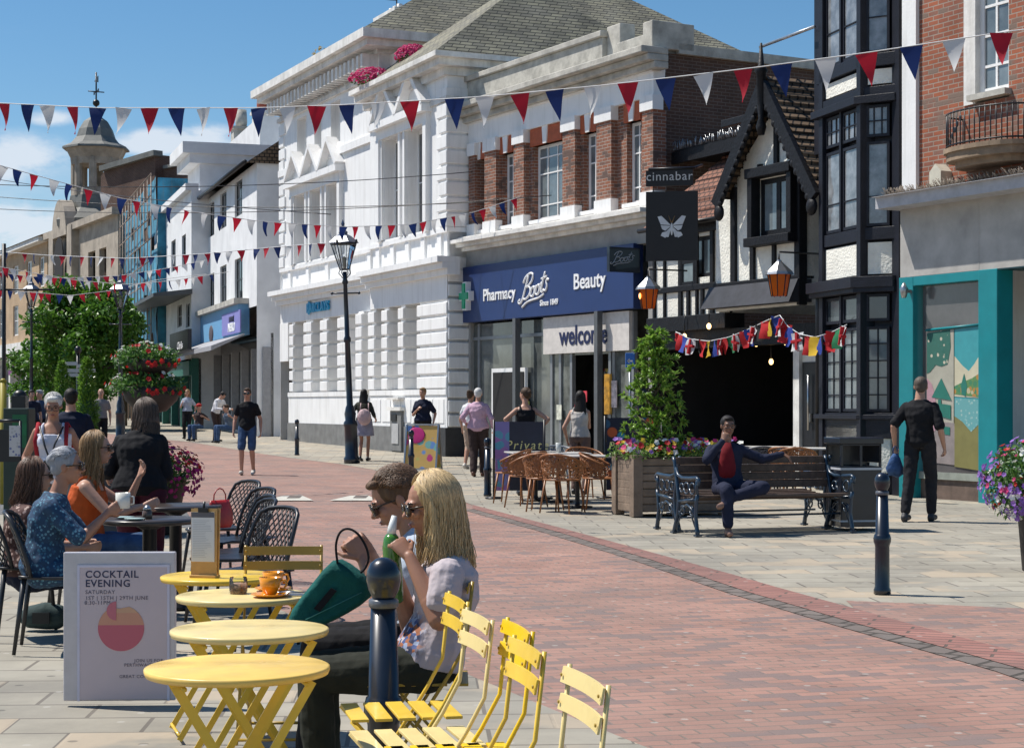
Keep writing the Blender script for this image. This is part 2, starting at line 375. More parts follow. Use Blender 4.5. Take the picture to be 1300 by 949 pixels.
n8 = N.new('ShaderNodeTexNoise'); n8.inputs['Scale'].default_value = 26; n8.inputs['Detail'].default_value = 9; n8.inputs['Roughness'].default_value = .6
m8 = N.new('ShaderNodeMapping'); m8.inputs['Scale'].default_value = (1, 1, 2.2); L.new(tc.outputs['Generated'], m8.inputs[0]); L.new(m8.outputs[0], n8.inputs['Vector'])
tot = None
for px_c, py_c, sx_, sz_, amp in ((222, 180, 105, 26, 1.0), (255, 168, 60, 20, .7), (66, 150, 46, 15, .8), (15, 205, 130, 55, .75), (0, 290, 190, 60, .9), (120, 262, 60, 20, .3), (-150, 160, 120, 30, .9), (1450, 60, 150, 25, .9)):
    ex = mth('DIVIDE', mth('SUBTRACT', ca, (px_c-CX)/FL), sx_/FL); ez = mth('DIVIDE', mth('SUBTRACT', cb_, (YH-py_c)/FL), sz_/FL)
    rr_ = mth('SQRT', mth('ADD', mth('MULTIPLY', ex, ex), mth('MULTIPLY', ez, ez))); v_ = mth('MULTIPLY', mth('MAXIMUM', mth('SUBTRACT', 1., rr_), 0.), amp)
    tot = v_ if tot is None else mth('MAXIMUM', tot, v_)
cl = mth('MULTIPLY', tot, mth('ADD', mth('MULTIPLY', mth('SUBTRACT', n8.outputs['Fac'], .5), 5.), 1.3))
cm_ = N.new('ShaderNodeMapRange'); cm_.interpolation_type = 'SMOOTHSTEP'; cm_.inputs['From Min'].default_value = .10; cm_.inputs['From Max'].default_value = .85; cm_.inputs['To Max'].default_value = .82; L.new(cl, cm_.inputs['Value'])
class _O: pass
mr = _O(); mr.outputs = {'Result': mth('MAXIMUM', mth('MULTIPLY', N['Map Range.002'].outputs['Result'] if 'Map Range.002' in N else 0., .5), cm_.outputs['Result'])}
mx = N.new('ShaderNodeMix'); mx.data_type = 'RGBA'; L.new(mr.outputs['Result'], mx.inputs['Factor']); L.new(sky.outputs[0], mx.inputs['A'])
mx.inputs['B'].default_value = (8.2, 8.8, 9.6, 1)
hs = N.new('ShaderNodeHueSaturation'); hs.inputs['Saturation'].default_value = 1.22; hs.inputs['Hue'].default_value = .495; hs.inputs['Value'].default_value = 1.16; L.new(sky.outputs[0], hs.inputs['Color']); L.new(hs.outputs[0], mx.inputs['A'])
L.new(mx.outputs['Result'], bg.inputs['Color']); bg.inputs['Strength'].default_value = .078
scene.view_settings.view_transform = 'Standard'; scene.view_settings.look = 'None'; scene.view_settings.exposure = .29
scene.render.engine = 'CYCLES'
# ---------------------------------------------------------------- ground
def sheet(name, pts, m, lift, kind='structure', sub=1.2):
    """flat sheet through street points given as photo pixels or (x, d), following the slope"""
    import bmesh
    bm = bmesh.new(); vs = [bm.verts.new((p[0], p[1], 0)) for p in pts]; bm.faces.new(vs)
    for d in (S0,):
        bmesh.ops.bisect_plane(bm, geom=bm.verts[:]+bm.edges[:]+bm.faces[:], plane_co=(0, d, 0), plane_no=(0, 1, 0))
    for v in bm.verts: v.co.z = gz(v.co.y)+lift
    bmesh.ops.recalc_face_normals(bm, faces=bm.faces)
    for f in bm.faces:
        if f.normal.z < 0: f.normal_flip()
    me = bpy.data.meshes.new(name); bm.to_mesh(me); bm.free(); me.materials.append(m)
    o = bpy.data.objects.new(name, me); COL.objects.link(o); o['kind'] = kind
    return o
def gp(*l): return [tuple(G(a, b)[:2]) for a, b in l]
M_road = brickmat('road_clay_pavers', (.37, .21, .165), (.305, .175, .14), (.22, .17, .14), .21, .105, .008, flat=True, rot=R(-14), var=.25, bump=.5, c3=(.215, .155, .14))
M_road2 = brickmat('edging_clay_pavers', (.34, .165, .135), (.27, .13, .11), (.12, .09, .075), .6, .115, .012, flat=True, rot=R(20), var=.2, bump=.5)
M_slab = brickmat('stone_slabs', (.37, .34, .275), (.29, .27, .225), (.17, .15, .125), .62, .38, .012, flat=True, rot=R(-3), var=.28, bump=.25, c3=(.42, .35, .26))
M_slab_shade = brickmat('shade_toned_setts', (.15, .155, .16), (.19, .19, .19), (.07, .07, .07), .22, .11, .012, flat=True, rot=R(8), var=.3, bump=.4)  # paver pattern whose dark grey tone stands in for shade
M_chan = brickmat('drain_channel_blocks', (.16, .135, .12), (.20, .165, .145), (.075, .065, .055), .22, .3, .02, flat=True, rot=R(40), var=.3, bump=.6)
M_ground = mat('earth', (.16, .14, .12), .9, var=.2, scale=.3)
sheet('ground', [(-600, -20), (600, -20), (600, 1500), (-600, 1500)], M_ground, -.03)
edge = [(1560, 905), (1300, 828), (1180, 797), (1085, 771), (986, 744), (934, 729), (820, 698), (708, 668), (600, 640), (532, 612), (472, 595), (431, 588), (381, 582), (330, 575), (245, 561), (150, 551), (60, 544), (-150, 536)]
chan = [(1560, 935), (1300, 848), (1235, 830), (1085, 789), (950, 750), (826, 709), (708, 674), (600, 645)]
leftedge = [(-150, 545), (30, 553), (140, 575), (215, 612), (250, 670), (262, 720), (300, 750), (370, 778), (480, 812), (590, 852), (720, 905), (830, 949)]
def near(pts): return pts
pr = gp(*edge); ple = gp(*leftedge)
sheet('road', [(9, 2)]+[(8.6, 5.0)]+pr+[(-60, 200), (-70, 200)]+ple+[(.9, 2)], M_road, -.012)
sheet('pavement', [(9.2, 2), (9.2, 4.9)]+pr+[(-60, 201), (60, 201), (60, 2)], M_slab, -.008)
bk = gp((1074, 761), (1300, 771), (1700, 790))
sheet('pavement_brick_panel', [pr[1], pr[2], pr[3], bk[0], bk[1], bk[2], pr[0]], M_road, -.004)
eg = gp(*edge[0:9])
cg = gp(*chan)
sheet('brick_edging', eg+cg[::-1], M_road2, -.0040)
def off(pts, t): 
    out = []
    for i, p in enumerate(pts):
        a = Vector(pts[max(i-1, 0)]); b = Vector(pts[min(i+1, len(pts)-1)]); d = (b-a).normalized(); n = Vector((-d.y, d.x))
        out.append((p[0]+n.x*t, p[1]+n.y*t))
    return out
c2 = off(cg, .17)
sheet('drain_channel', cg+c2[::-1], M_chan, -.0075)
sheet('pavement', ple+[(1.0, 2), (-30, 2), (-30, 14)]+gp((-400, 640), (0, 652)), M_slab, -.008)
sheet('painted_shade_setts', gp((0, 652), (-400, 640), (-400, 560), (-150, 545), (30, 553), (140, 575), (215, 612), (250, 670)), M_slab_shade, -.004)  # darker paver strip painted where the left paving lies in shadow
M_inset = mat('pale_concrete_inset', (.50, .48, .42), .8, var=.2, scale=6)
for (x, y) in ((372, 632), (456, 632)):
    sheet('paving_inset', gp((x-38, y+3), (x-12, y-3), (x+10, y-4), (x+26, y+3)), M_inset, .002)
    sheet('drain_cover', gp((x-4, y-3.2), (x+12, y-3.2), (x+8, y+.2), (x-8, y+.2)), M_chan, .006)
# ================================================================ BUILDINGS
class Face:
    """a street front: local x runs to the viewer's right along the wall, local y into the building, z up"""
    def __init__(s, x, d, vp):
        vx = (vp-CX)/FL; n = math.hypot(vx, 1)
        s.x, s.d = x, d; s.rx, s.ry = -vx/n, -1/n; s.rz = math.atan2(s.ry, s.rx)
    def _o(s, y): return s.x-s.ry*y, s.d+s.rx*y
    def u(s, px, y=0.):
        ox, oy = s._o(y); k = (px-CX)/FL
        return (k*oy-ox)/(s.rx-k*s.ry)
    def dep(s, px, y=0.): return s._o(y)[1]+s.ry*s.u(px, y)
    def z(s, px, py, y=0.): return H+(YH-py)/FL*s.dep(px, y)
    def P(s, u, z, y=0.):
        ox, oy = s._o(y); return Vector((ox+s.rx*u, oy+s.ry*u, z))
    def thing(s, name, label, cat, group=None): return thing(name, label, cat, (s.x, s.d, 0), s.rz, group)
def wall(mb, u0, u1, z0, z1, holes=(), mi=0, rev=.16, y=0., rmi=None):
    us = sorted({u0, u1, *[min(max(h[0], u0), u1) for h in holes], *[min(max(h[1], u0), u1) for h in holes]})
    zs = sorted({z0, z1, *[min(max(h[2], z0), z1) for h in holes], *[min(max(h[3], z0), z1) for h in holes]})
    for a, b in zip(us, us[1:]):
        for c, d in zip(zs, zs[1:]):
            if any(h[0] <= (a+b)/2 <= h[1] and h[2] <= (c+d)/2 <= h[3] for h in holes): continue
            mb.add([(a, y, c), (b, y, c), (b, y, d), (a, y, d)], [(0, 1, 2, 3)], mi)
    r = mi if rmi is None else rmi
    for h in holes:
        a, b, c, d = h[:4]; e = y+rev
        mb.add([(a, y, c), (a, e, c), (a, e, d), (a, y, d)], [(0, 1, 2, 3)], r)
        mb.add([(b, y, c), (b, e, c), (b, e, d), (b, y, d)], [(3, 2, 1, 0)], r)
        mb.add([(a, y, d), (a, e, d), (b, e, d), (b, y, d)], [(0, 1, 2, 3)], r)
        mb.add([(a, y, c), (b, y, c), (b, e, c), (a, e, c)], [(0, 1, 2, 3)], r)
def shell(mb, u0, u1, z0, z1, depth, mi=0, y=0., top=True):
    """the other sides of a block (front left open for wall())"""
    v = [(u0, y, z0), (u1, y, z0), (u1, depth, z0), (u0, depth, z0), (u0, y, z1), (u1, y, z1), (u1, depth, z1), (u0, depth, z1)]
    mb.add(v, [(1, 2, 6, 5), (2, 3, 7, 6), (3, 0, 4, 7)]+([(4, 5, 6, 7)] if top else []), mi)
def window(par, u0, u1, z0, z1, y=.12, cols=2, rows=2, fm=None, gm=None, fw=.06, bar=.03, sill=None, sm=None, split=None, name='window'):
    fm = fm or M_white; gm = gm or M_glass
    mb = MB(); t = .05
    mb.box(u0, u0+fw, y, y+t, z0, z1); mb.box(u1-fw, u1, y, y+t, z0, z1)
    mb.box(u0+fw, u1-fw, y, y+t, z0, z0+fw); mb.box(u0+fw, u1-fw, y, y+t, z1-fw, z1)
    for i in range(1, cols):
        x = u0+(u1-u0)*i/cols; mb.box(x-bar/2, x+bar/2, y+.006, y+t-.004, z0+fw, z1-fw)
    zs = [z0+(z1-z0)*j/rows for j in range(1, rows)] if split is None else [z0+(z1-z0)*q for q in split]
    for z in zs: mb.box(u0+fw, u1-fw, y+.003, y+t-.002, z-bar/2, z+bar/2)
    f = mb.build(name, fm, par)
    MB().box(u0+.01, u1-.01, y+t*.45, y+t*.6, z0+.01, z1-.01).build('pane', gm, f)
    if sill: MB().box(u0-.06, u1+.06, y-.12-sill, y+.02, z0-.09, z0-.002).build('sill', sm or fm, f)
    return f
def louvre_cornice(mb, u0, u1, z0, z1, proj, mi=0, steps=3, y=0.):
    for i in range(steps):
        a = z0+(z1-z0)*i/steps; b = z0+(z1-z0)*(i+1)/steps; p = proj*(i+1)/steps
        mb.box(u0, u1, y-p, y+.2, a+(.002 if i else 0), b, mi)
# ---------------------------------------------------------------- white stucco bank
FA = Face(-1.65, 45.2, -378)
bank = FA.thing('bank_building', 'big white stucco bank with banded piers, quoins and triangular window hoods', 'bank building')
uL, uM = FA.u(345), FA.u(470); PR = .30  # right block stands forward by PR ; its front is y=0 and the left block's front y=PR
M_plinth = mat('grey_plinth', (.17, .17, .165), .7, var=.25, scale=3, bump=.2)
M_plinthd = mat('dark_plinth', (.03, .03, .032), .5, var=.2)
zb = -.3
mb = MB()   # ground floor
zp, zs, zpt, zf, zc, zbal, zt = .87, 1.72, 4.16, 4.76, 5.22, 5.99, 10.2
piers_l = [(368, 373), (386, 396), (407, 416), (429, 439)]
piers_r = [(452, 460), (468, 476), (485, 492.5), (506, 513), (530, 568)]
def ux(px, y): return FA.u(px, y)
# plinth zone & solid wall behind
mb.box(uM, 0, .55, 9, zb, zt, 0); mb.box(uL, uM, .85, 9, zb, 11.8, 0)
mb.box(uM, 0, 0, .6, zp, zs, 0); mb.box(uL+.9, uM, PR, .9, zp, zs, 0)
mb.box(uM, -.001, -.03, .5, zs, zs+.14, 0); mb.box(uL+.9, uM, PR-.03, .9, zs, zs+.14, 0)
for i in range(7):   # sunk panels of the dado
    a = uM+.15+i*(0-uM-.3)/7; mb.box(a+.06, a+(0-uM-.3)/7-.06, -.018, .1, zp+.12, zs-.12, 0)
mb.box(uM, 0, 0, .62, zpt, zf, 0); mb.box(uL, uM, PR, .92, zpt, zf, 0)
louvre_cornice(mb, uM-.05, .35, zf, zc, .42); louvre_cornice(mb, uL-.1, uM-.05, zf+.003, zc-.003, .42, y=PR)
mb.box(uM, 0, .06, .6, zc, zbal-.12, 0); mb.box(uM-.04, .05, -.04, .6, zbal-.12, zbal, 0)
mb.box(uL, uM, PR+.06, .9, zc, zbal-.12, 0); mb.box(uL, uM, PR-.04, .9, zbal-.12, zbal, 0)
for a, b in ((uM, 0), (uL, uM)):
    y = 0 if a == uM else PR
    for k in range(5):
        c = a+(b-a)*(k+.5)/5; mb.box(c-.14, c+.14, y, y+.3, zc, zbal-.121, 0)
# upper walls with openings
Wr = [(ux(488, .0), ux(508, .0)), (ux(517, .0), ux(540, .0))]
zw0, zw1 = zbal+.05, FA.z(515, 168)
hol = [(a, b, zw0, zw1) for a, b in Wr]
wall(mb, uM, 0, zbal, zt, hol, 0, rev=.4)
Wl = [(ux(376, PR), ux(389, PR)), (ux(396, PR), ux(409, PR)), (ux(417, PR), ux(431, PR))]
zwl = FA.z(405, 240, PR)
z30, z31 = FA.z(405, 190, PR), FA.z(405, 148, PR)
W3 = [(ux(377, PR), ux(389, PR)), (ux(399, PR), ux(408, PR)), (ux(420, PR), ux(432, PR))]
z30 = 9.45; z31 = 10.72
wall(mb, uL, uM, zbal, 11.8, [(a, b, zbal+.05, zwl) for a, b in Wl]+[(a, b, z30, z31) for a, b in W3], 0, rev=.4, y=PR)
mb.box(uL, uM, PR-.09, PR+.1, z30-.42, z30-.2, 0)
shell(mb, uM, 0, zb, zt, 9, 0); shell(mb, uL, uM, zb, 11.8, 9, 0, y=PR)
# hood courses
for (W, zz, y) in ((Wr, zw1, 0.), (Wl, zwl, PR)):
    a, b = W[0][0]-.35, W[-1][1]+.35
    mb.box(a-.12, b+.12, y-.30, y+.1, zz+.28, zz+.48, 0); mb.box(a, b, y-.12, y+.1, zz+.02, zz+.28, 0)
    n = 2 if y == 0 else 3
    for k in range(n):
        c0 = a-.1+(b-a+.2)*k/n; c1 = a-.1+(b-a+.2)*(k+1)/n; h = (c1-c0)*.50
        mb.prism([(c0, zz+.482), (c1, zz+.482), ((c0+c1)/2, zz+.482+h)], y-.06, y+.1, 0); cm_ = (c0+c1)/2; mb.bar((c0, y-.14, zz+.50), (cm_, y-.14, zz+.50+h), .34, .13, 0); mb.bar((c1, y-.141, zz+.50), (cm_, y-.141, zz+.50+h), .34, .13, 0)
    for (p, q) in W:
        for e in (p-.16, q+.02): mb.box(e, e+.14, y-.08, y+.1, zbal+.05, zz+.02, 0)
    mb.box(a, a+.22, y-.14, y+.1, zbal, zz+.02, 0); mb.box(b-.22, b, y-.14, y+.1, zbal, zz+.02, 0)
mb.build('wall', M_white, bank, fixn=True)
MB().box(uM, .01, -.04, .6, zb, zp, 0).box(uL+.9, uM, PR-.04, .95, zb, zp, 0).build('plinth', M_plinth, bank)
MB().box(-.45, .02, -.06, .64, zb, zp+.003, 0).build('plinth', M_plinthd, bank)
for y, lst in ((PR, piers_l), (0., piers_r)):
    for (p, q) in lst:
        a, b = FA.u(p, y), FA.u(q, y)
        if q == 568: b = 0
        m2 = MB(); nb = 6; hh = (zpt-zs-.16)/nb
        m2.box(a+.05, b-.05, y+.05, y+.56, zs+.14, zpt-.001)
        for k in range(nb):
            m2.box(a, b, y-.03, y+.54, zs+.16+k*hh, zs+.16+(k+1)*hh-.075)
        m2.build('pier', M_white, bank, bevel=.02)
# quoins
for y, c, zz1 in ((0., -.62, zt-.9), (PR, uM-.62, 10.5), (PR, uL, 10.5)):
    m2 = MB(); k = 0; z = zbal+.02
    while z < zz1:
        ww = .62 if k % 2 else .46
        if c == -.62: m2.box(-ww, .05, y-.05, y+.60, z, z+.34)
        elif c == uL: m2.box(uL-.04, uL+ww, y-.05, y+.3, z, z+.34)
        else: m2.box(uM-ww, uM-.01, y-.05, y+.3, z, z+.34)
        z += .40; k += 1
    m2.build('quoins', M_white, bank, bevel=.02)
m2 = MB(); z = .9; k = 0
while z < zf-.1: m2.box(-.3, .055, .02, .62, z, z+.30); z += .37
m2.build('quoins', M_white, bank, bevel=.02)
# top cornices
m2 = MB(); m2.box(uM-.05, .06, -.06, .3, zt-1.0, zt-.86); m2.box(-.3, .06, .2, .9, zt-1.0, zt-.86)
for i, (p, a, b) in enumerate(((.12, zt-.35, zt-.15), (.38, zt-.15, zt+.03), (.55, zt+.03, zt+.16))): m2.box(uM-.3+i*.002, p, -p, 9, a, b)
m2.build('cornice', M_white2, bank)
zt2 = FA.z(452, 46, PR)-1.1
m2 = MB(); m2.box(uL-.1, uM+.1, PR-.10, 9, 10.86, 10.98)
for i, (p, a, b) in enumerate(((.62, 11.57, 11.75), (.8, 11.75, 12.0))): m2.box(uL-p, uM+p+.003*i, PR-p, 9, a, b)
m2.box(uL-.15, uM+.15, PR-.14, 9, 11.45, 11.57)
n = 26
for k in range(n):
    a = uL+(uM-uL)*(k+.25)/n; m2.box(a, a+.17, PR-.5, PR, 11.08, 11.45)
for k in range(7):
    a = PR+.3+k*.8; m2.box(uM, uM+.5, a, a+.3, 11.08, 11.45)
m2.box(uL-.02, uM+.02, PR-.03, 9, 10.98, 11.45)
m2.build('cornice', M_white2, bank)
for (p, q) in Wr: window(bank, p, q, zw0, zw1, y=.30, cols=2, rows=2, fw=.08)
for (p, q) in Wl: window(bank, p, q, zbal+.05, zwl, y=PR+.30, cols=1, rows=2, fw=.08)
for (p, q) in W3: window(bank, p, q, z30, z31, y=PR+.28, cols=2, rows=2, fw=.08)
for y, lst in ((PR, piers_l), (0., piers_r)):
    for (p, q), (p2, q2) in zip(lst, lst[1:]):
        window(bank, FA.u(q, y), FA.u(p2, y), zs+.16, zpt-.01, y=y+.46, cols=1, rows=3, fw=.07)
# door at far end, lintel, blue cash machine panel
a, b = FA.u(356, PR), FA.u(366, PR)
MB().box(uL, uL+.9, PR-.02, PR+.8, 2.9, zpt, 0).box(uL, a-.02, PR, PR+.8, zb, 2.9).build('wall', M_white, bank)
dr = MB().box(a-.02, uL+.9, PR+.3, PR+.36, .2, 2.9).build('door', mat('dark_brown_wood', (.05, .025, .018), .4), bank)
text('lettering', 'BARCLAYS', mat('sign_cyan', (.0, .30, .55), .4, var=0), bank, (FA.u(398, PR-.2), PR-.06, FA.z(398, 396, PR)), .40, sx=1.15, bold=.012, ext=.03)
m2 = MB().ell((FA.u(387, PR-.2)-.05, PR-.05, FA.z(387, 392, PR)), (.2, .03, .22)); m2.build('emblem', mat('sign_cyan', (.0, .3, .55)), bank)
# roofs
m2 = MB()
def hip(mb, u0, u1, y0, y1, z, rise, ry, mi=0, ridge=None):
    """hipped roof, ridge along y if ridge is None"""
    c = (u0+u1)/2; h = min((u1-u0), (y1-y0))/2
    if ridge is None: p, q = (c, y0+h*ry, z+rise), (c, y1-h*ry, z+rise)
    else: p, q = (u0+h*ry, (y0+y1)/2, z+rise), (u1-h*ry, (y0+y1)/2, z+rise)
    v = [(u0, y0, z), (u1, y0, z), (u1, y1, z), (u0, y1, z), p, q]
    if ridge is None: f = [(0, 1, 4), (1, 2, 5, 4), (2, 3, 5), (3, 0, 4, 5)]
    else: f = [(0, 1, 5, 4), (1, 2, 5), (2, 3, 4, 5), (3, 0, 4)]
    mb.add(v, f, mi)
M_slater = brickmat('slates_on_slope', (.20, .19, .15), (.30, .28, .20), (.05, .05, .045), .34, .10, .014, rough=.75, var=.45, bump=1.)
hip(m2, uL-.5, uM+.75, PR-.75, 13, 12.01, 4.2, .9, ridge=1); m2.build('roof', M_slater, bank)
m2 = MB(); hip(m2, uM+.3, .5, -.5, 6.6, 10.37, 2.6, .75, ridge=1); m2.build('roof', M_slater, bank)
# dormer and chimney
def at_loc(F, px, py, y): return F.u(px, y), F.z(px, py, y)
a, z0 = at_loc(FA, 578, 40, 4.5); b, z1 = at_loc(FA, 618, -6, 4.5)
dm = MB().box(a+.1, b-.1, 4.5, 8, z0-1.2, z1).box(a, b, 4.3, 8, z1, z1+.14).build('dormer', M_white, bank)
a, z0 = at_loc(FA, 478, 30, 5.); b, z1 = at_loc(FA, 503, 14, 5.)
m2 = MB().box(a, b, 5, 6, z0-2, z1).box(a-.1, b+.1, 4.9, 6.1, z1, z1+.13)
for k in range(3): m2.lathe([(.13, 0), (.11, .35)], 8, (a+.25+k*.4, 5.5, z1+.13))
ch = m2.build('chimney', M_white2, bank)
m2 = MB(); x = (a+b)/2; m2.tube([(x, 5.4, z1), (x, 5.4, z1+1.8)], .025, 6)
m2.tube([(x-.6, 5.4, z1+.75), (x+.3, 5.4, z1+.75)], .02, 6)
for k in range(6): m2.tube([(x-.6+k*.16, 5.2, z1+.75), (x-.6+k*.16, 5.6, z1+.75)], .012, 5)
m2.build('aerial', M_black, bank)
# ---------------------------------------------------------------- brick chemist's shop
FB = Face(-1.12, 45.4, -624)
shop = FB.thing('chemist_shop', 'red brick chemist with navy fascia, white frieze and sash windows', 'shop building')
uR = FB.u(829); Z = FB.z
sgt, sgb = Z(700, 326), Z(700, 401)
zc0, zc1 = Z(800, 287), Z(800, 268)      # cornice above the fascia
zwin0, zwin1 = Z(695, 276), Z(695, 180)
zfr, zco, zpa = Z(701, 155), Z(700, 127), Z(711, 72)
W = [(604, 616), (637, 651), (676, 713), (740, 757), (795, 813)]
WB = [(FB.u(a, .1), FB.u(b, .1)) for a, b in W]
mb = MB(); wall(mb, 0, uR, zc1, zfr, [(a, b, zwin0, zwin1) for a, b in WB], 0, rev=.22, y=.12)
shell(mb, 0, uR, sgb, zfr, 7.6, 0, y=.12)
mb.build('wall', M_brick, shop)
mb = MB()
piers = [(FB.u(a_, -.04), FB.u(b_, -.04)) for a_, b_ in ((595, 603), (615, 629.5), (652, 665), (714, 730), (757, 776), (815, 829))]
for a, b in piers:
    if b-a > .15: MB().box(a, b, -.04, .3, zc1+.35, zfr-.32).build('brick_pier', M_brick, shop)
mb = MB()
for a, b in piers:
    if b-a > .15:
        MB().box(a-.04, b+.04, -.08, .25, zc1, zc1+.35).build('pier_base', M_white, shop); mb.box(a-.04, b+.04, -.08, .2, zfr-.32, zfr-.0)
mb.box(0, uR+.02, .0, .3, zfr-.02, zco); mb.box(0, uR+.03, -.05, .3, zfr+.5, zfr+.58)
mb.box(0, uR+.03, -.05, .3, zfr+.75, zfr+.80)
mb.build('frieze', M_white, shop)
mb = MB()
for a, b in WB:
    c = (a+b)/2; MB().box(a-.05, b+.05, .06, .3, zwin1, zfr-.03).build('brick_lintel', mat('rubbed_red_brick', (.42, .10, .04), .8, var=.2, scale=9), shop)
    MB().prism([(c-.08, zwin1), (c+.08, zwin1), (c+.13, zfr), (c-.13, zfr)], .03, .25).build('keystone', M_white, shop)
for i, (a, b) in enumerate(WB):
    window(shop, a, b, zwin0, zwin1, y=.26, cols=3 if i == 2 else 2, rows=2, split=(.2, .62, .84), fw=.07, sill=.12, gm=M_glassb)
mb = MB(); louvre_cornice(mb, -.1, uR+.3, zco, zco+.45, .5, steps=3); 
mb.box(-.2, uR-2.0, -.02, .4, zco+.455, zpa+.12); mb.box(uR-2.0, uR-1.45, .1, .5, zco+.457, zpa+.35); mb.box(-.25, uR-1.95, -.1, .5, zpa+.12, zpa+.26)
mb.box(uR-1.3, uR+.1, -.08, .5, zco+.46, zpa-.15); mb.box(uR-.25, uR+.12, -.1, 1.0, zco+.465, zpa+.1)
mb.build('parapet', M_stone, shop, bevel=.02)
MB().box(.0, uR, .4, 7.6, zfr, zco+.5).build('flat_roof', M_lead, shop)
# side wall above the neighbour (sheer brown brick)
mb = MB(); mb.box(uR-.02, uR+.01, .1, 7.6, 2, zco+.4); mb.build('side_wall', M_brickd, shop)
MB().box(uR-.2, uR+.12, .6, 7.6, zco+.4, zco+.62).build('coping', M_stone, shop)
mb = MB(); louvre_cornice(mb, -.2, uR+.25, zc0, zc1-.05, .5, steps=3)
mb.box(-.15, uR+.2, -.3, .2, zc1-.05, zc1+.02); mb.build('cornice', M_white2, shop)
mb = MB().box(0, uR+.05, -.06, .3, sgt, zc0); mb.box(0, .12, 0, .4, -.3, sgt); mb.box(uR-.15, uR+.1, -.02, .4, -.3, zc0-.02); mb.build('stone_surround', mat('grey_render', (.30, .295, .28), .8, var=.15, scale=3), shop)
M_fas = mat('navy_fascia', (.012, .035, .135), .45, var=.06, scale=2)
us1 = FB.u(806, -.12)
fas = MB().box(.0, us1, -.16, .1, sgb, sgt+.02).build('fascia', M_fas, shop, bevel=.01)
M_ltr = mat('white_lettering', (.85, .85, .85), .4, var=0)
def sign(par, F, body, px, py, size, m, y, **k): return text('lettering', body, m, par, (F.u(px, y), y, F.z(px, py, y)), size, **k)
sign(fas, FB, 'Pharmacy', 633.5, 380, .42, M_ltr, -.17, bold=.006, ext=.01, sx=1.0)
sign(fas, FB, 'Beauty', 748, 365, .50, M_ltr, -.17, bold=.006, ext=.01)
def script_logo(name, par, m, ox, oy, oz, w_, h, along=(1, 0), rad=.30):
    S = [[(2.0, 7.6), (1.6, 4.2), (1.2, 1.2), (.7, .1), (0, -.1), (-.4, .5), (.1, 1.0)],
         [(.3, 5.6), (.9, 7.2), (2.4, 8.1), (3.8, 7.7), (3.9, 6.2), (2.9, 4.9), (1.8, 4.4), (3.1, 4.4), (4.0, 3.3), (3.6, 1.9), (2.4, 1.0), (1.2, 1.3)],
         [(5.0+.8*math.cos(k*.628+1), 2.9+1.35*math.sin(k*.628+1)) for k in range(11)], [(7.0+.8*math.cos(k*.628+1), 3.3+1.35*math.sin(k*.628+1)) for k in range(11)],
         [(5.5, 4.1), (6.2, 4.4)], [(7.5, 4.5), (8.3, 5.1)], [(8.9, 8.0), (8.6, 5.0), (8.5, 3.0), (9.0, 2.5), (9.6, 3.2)], [(7.8, 6.2), (9.9, 6.7)],
         [(11.0, 5.6), (10.4, 6.0), (10.1, 5.2), (10.7, 4.2), (10.5, 2.9), (9.8, 2.9)],
         [(1.6, -1.2), (3.4, .1), (5.5, .6), (8.0, 1.0), (10.0, 1.9)]]
    for s in S:
        pts = []
        for i in range(len(s)-1):
            q = [s[max(0, i-1)], s[i], s[i+1], s[min(len(s)-1, i+2)]]
            for k in range(4):
                t = k/4; pts.append([.5*(2*q[1][c]+(q[2][c]-q[0][c])*t+(2*q[0][c]-5*q[1][c]+4*q[2][c]-q[3][c])*t*t+(3*q[1][c]-q[0][c]-3*q[2][c]+q[3][c])*t**3) for c in (0, 1)])
        pts.append(list(s[-1])); mb = MB(); ux_, uz_ = w_/13., h/9.
        P3 = [(ox+along[0]*(a+.28*b-1)*ux_, oy+along[1]*(a+.28*b-1)*ux_, oz+b*uz_) for a, b in pts]
        mb.tube(P3, rad*uz_, 6); mb.build(name, m, par)
u_a, u_b = FB.u(662, -.17), FB.u(701, -.17)
script_logo('letter_stroke', fas, M_ltr, u_a, -.165, Z(668, 384, -.17), u_b-u_a, Z(681, 344, -.17)-Z(681, 385, -.17), rad=.33)
sign(fas, FB, 'Since 1849', 697, 387, .19, M_ltr, -.17, ext=.01, bold=.003)
a, z = FB.u(668, -.17), Z(668, 386, -.17)
m2 = MB(); c, z = FB.u(595, -.17), Z(595, 376, -.17)
m2.box(c-.10, c+.10, -.30, -.16, z-.36, z+.36); m2.box(c-.26, c-.10, -.30, -.16, z-.12, z+.12); m2.box(c+.10, c+.26, -.30, -.16, z-.12, z+.12)
cr = m2.build('cross_border', M_ltr, fas)
m2 = MB(); m2.box(c-.065, c+.065, -.34, -.3, z-.32, z+.32); m2.box(c-.22, c-.065, -.34, -.3, z-.085, z+.085); m2.box(c+.065, c+.22, -.34, -.3, z-.085, z+.085)
m2.build('green_cross', mat('sign_green', (.01, .36, .17), .4), cr)
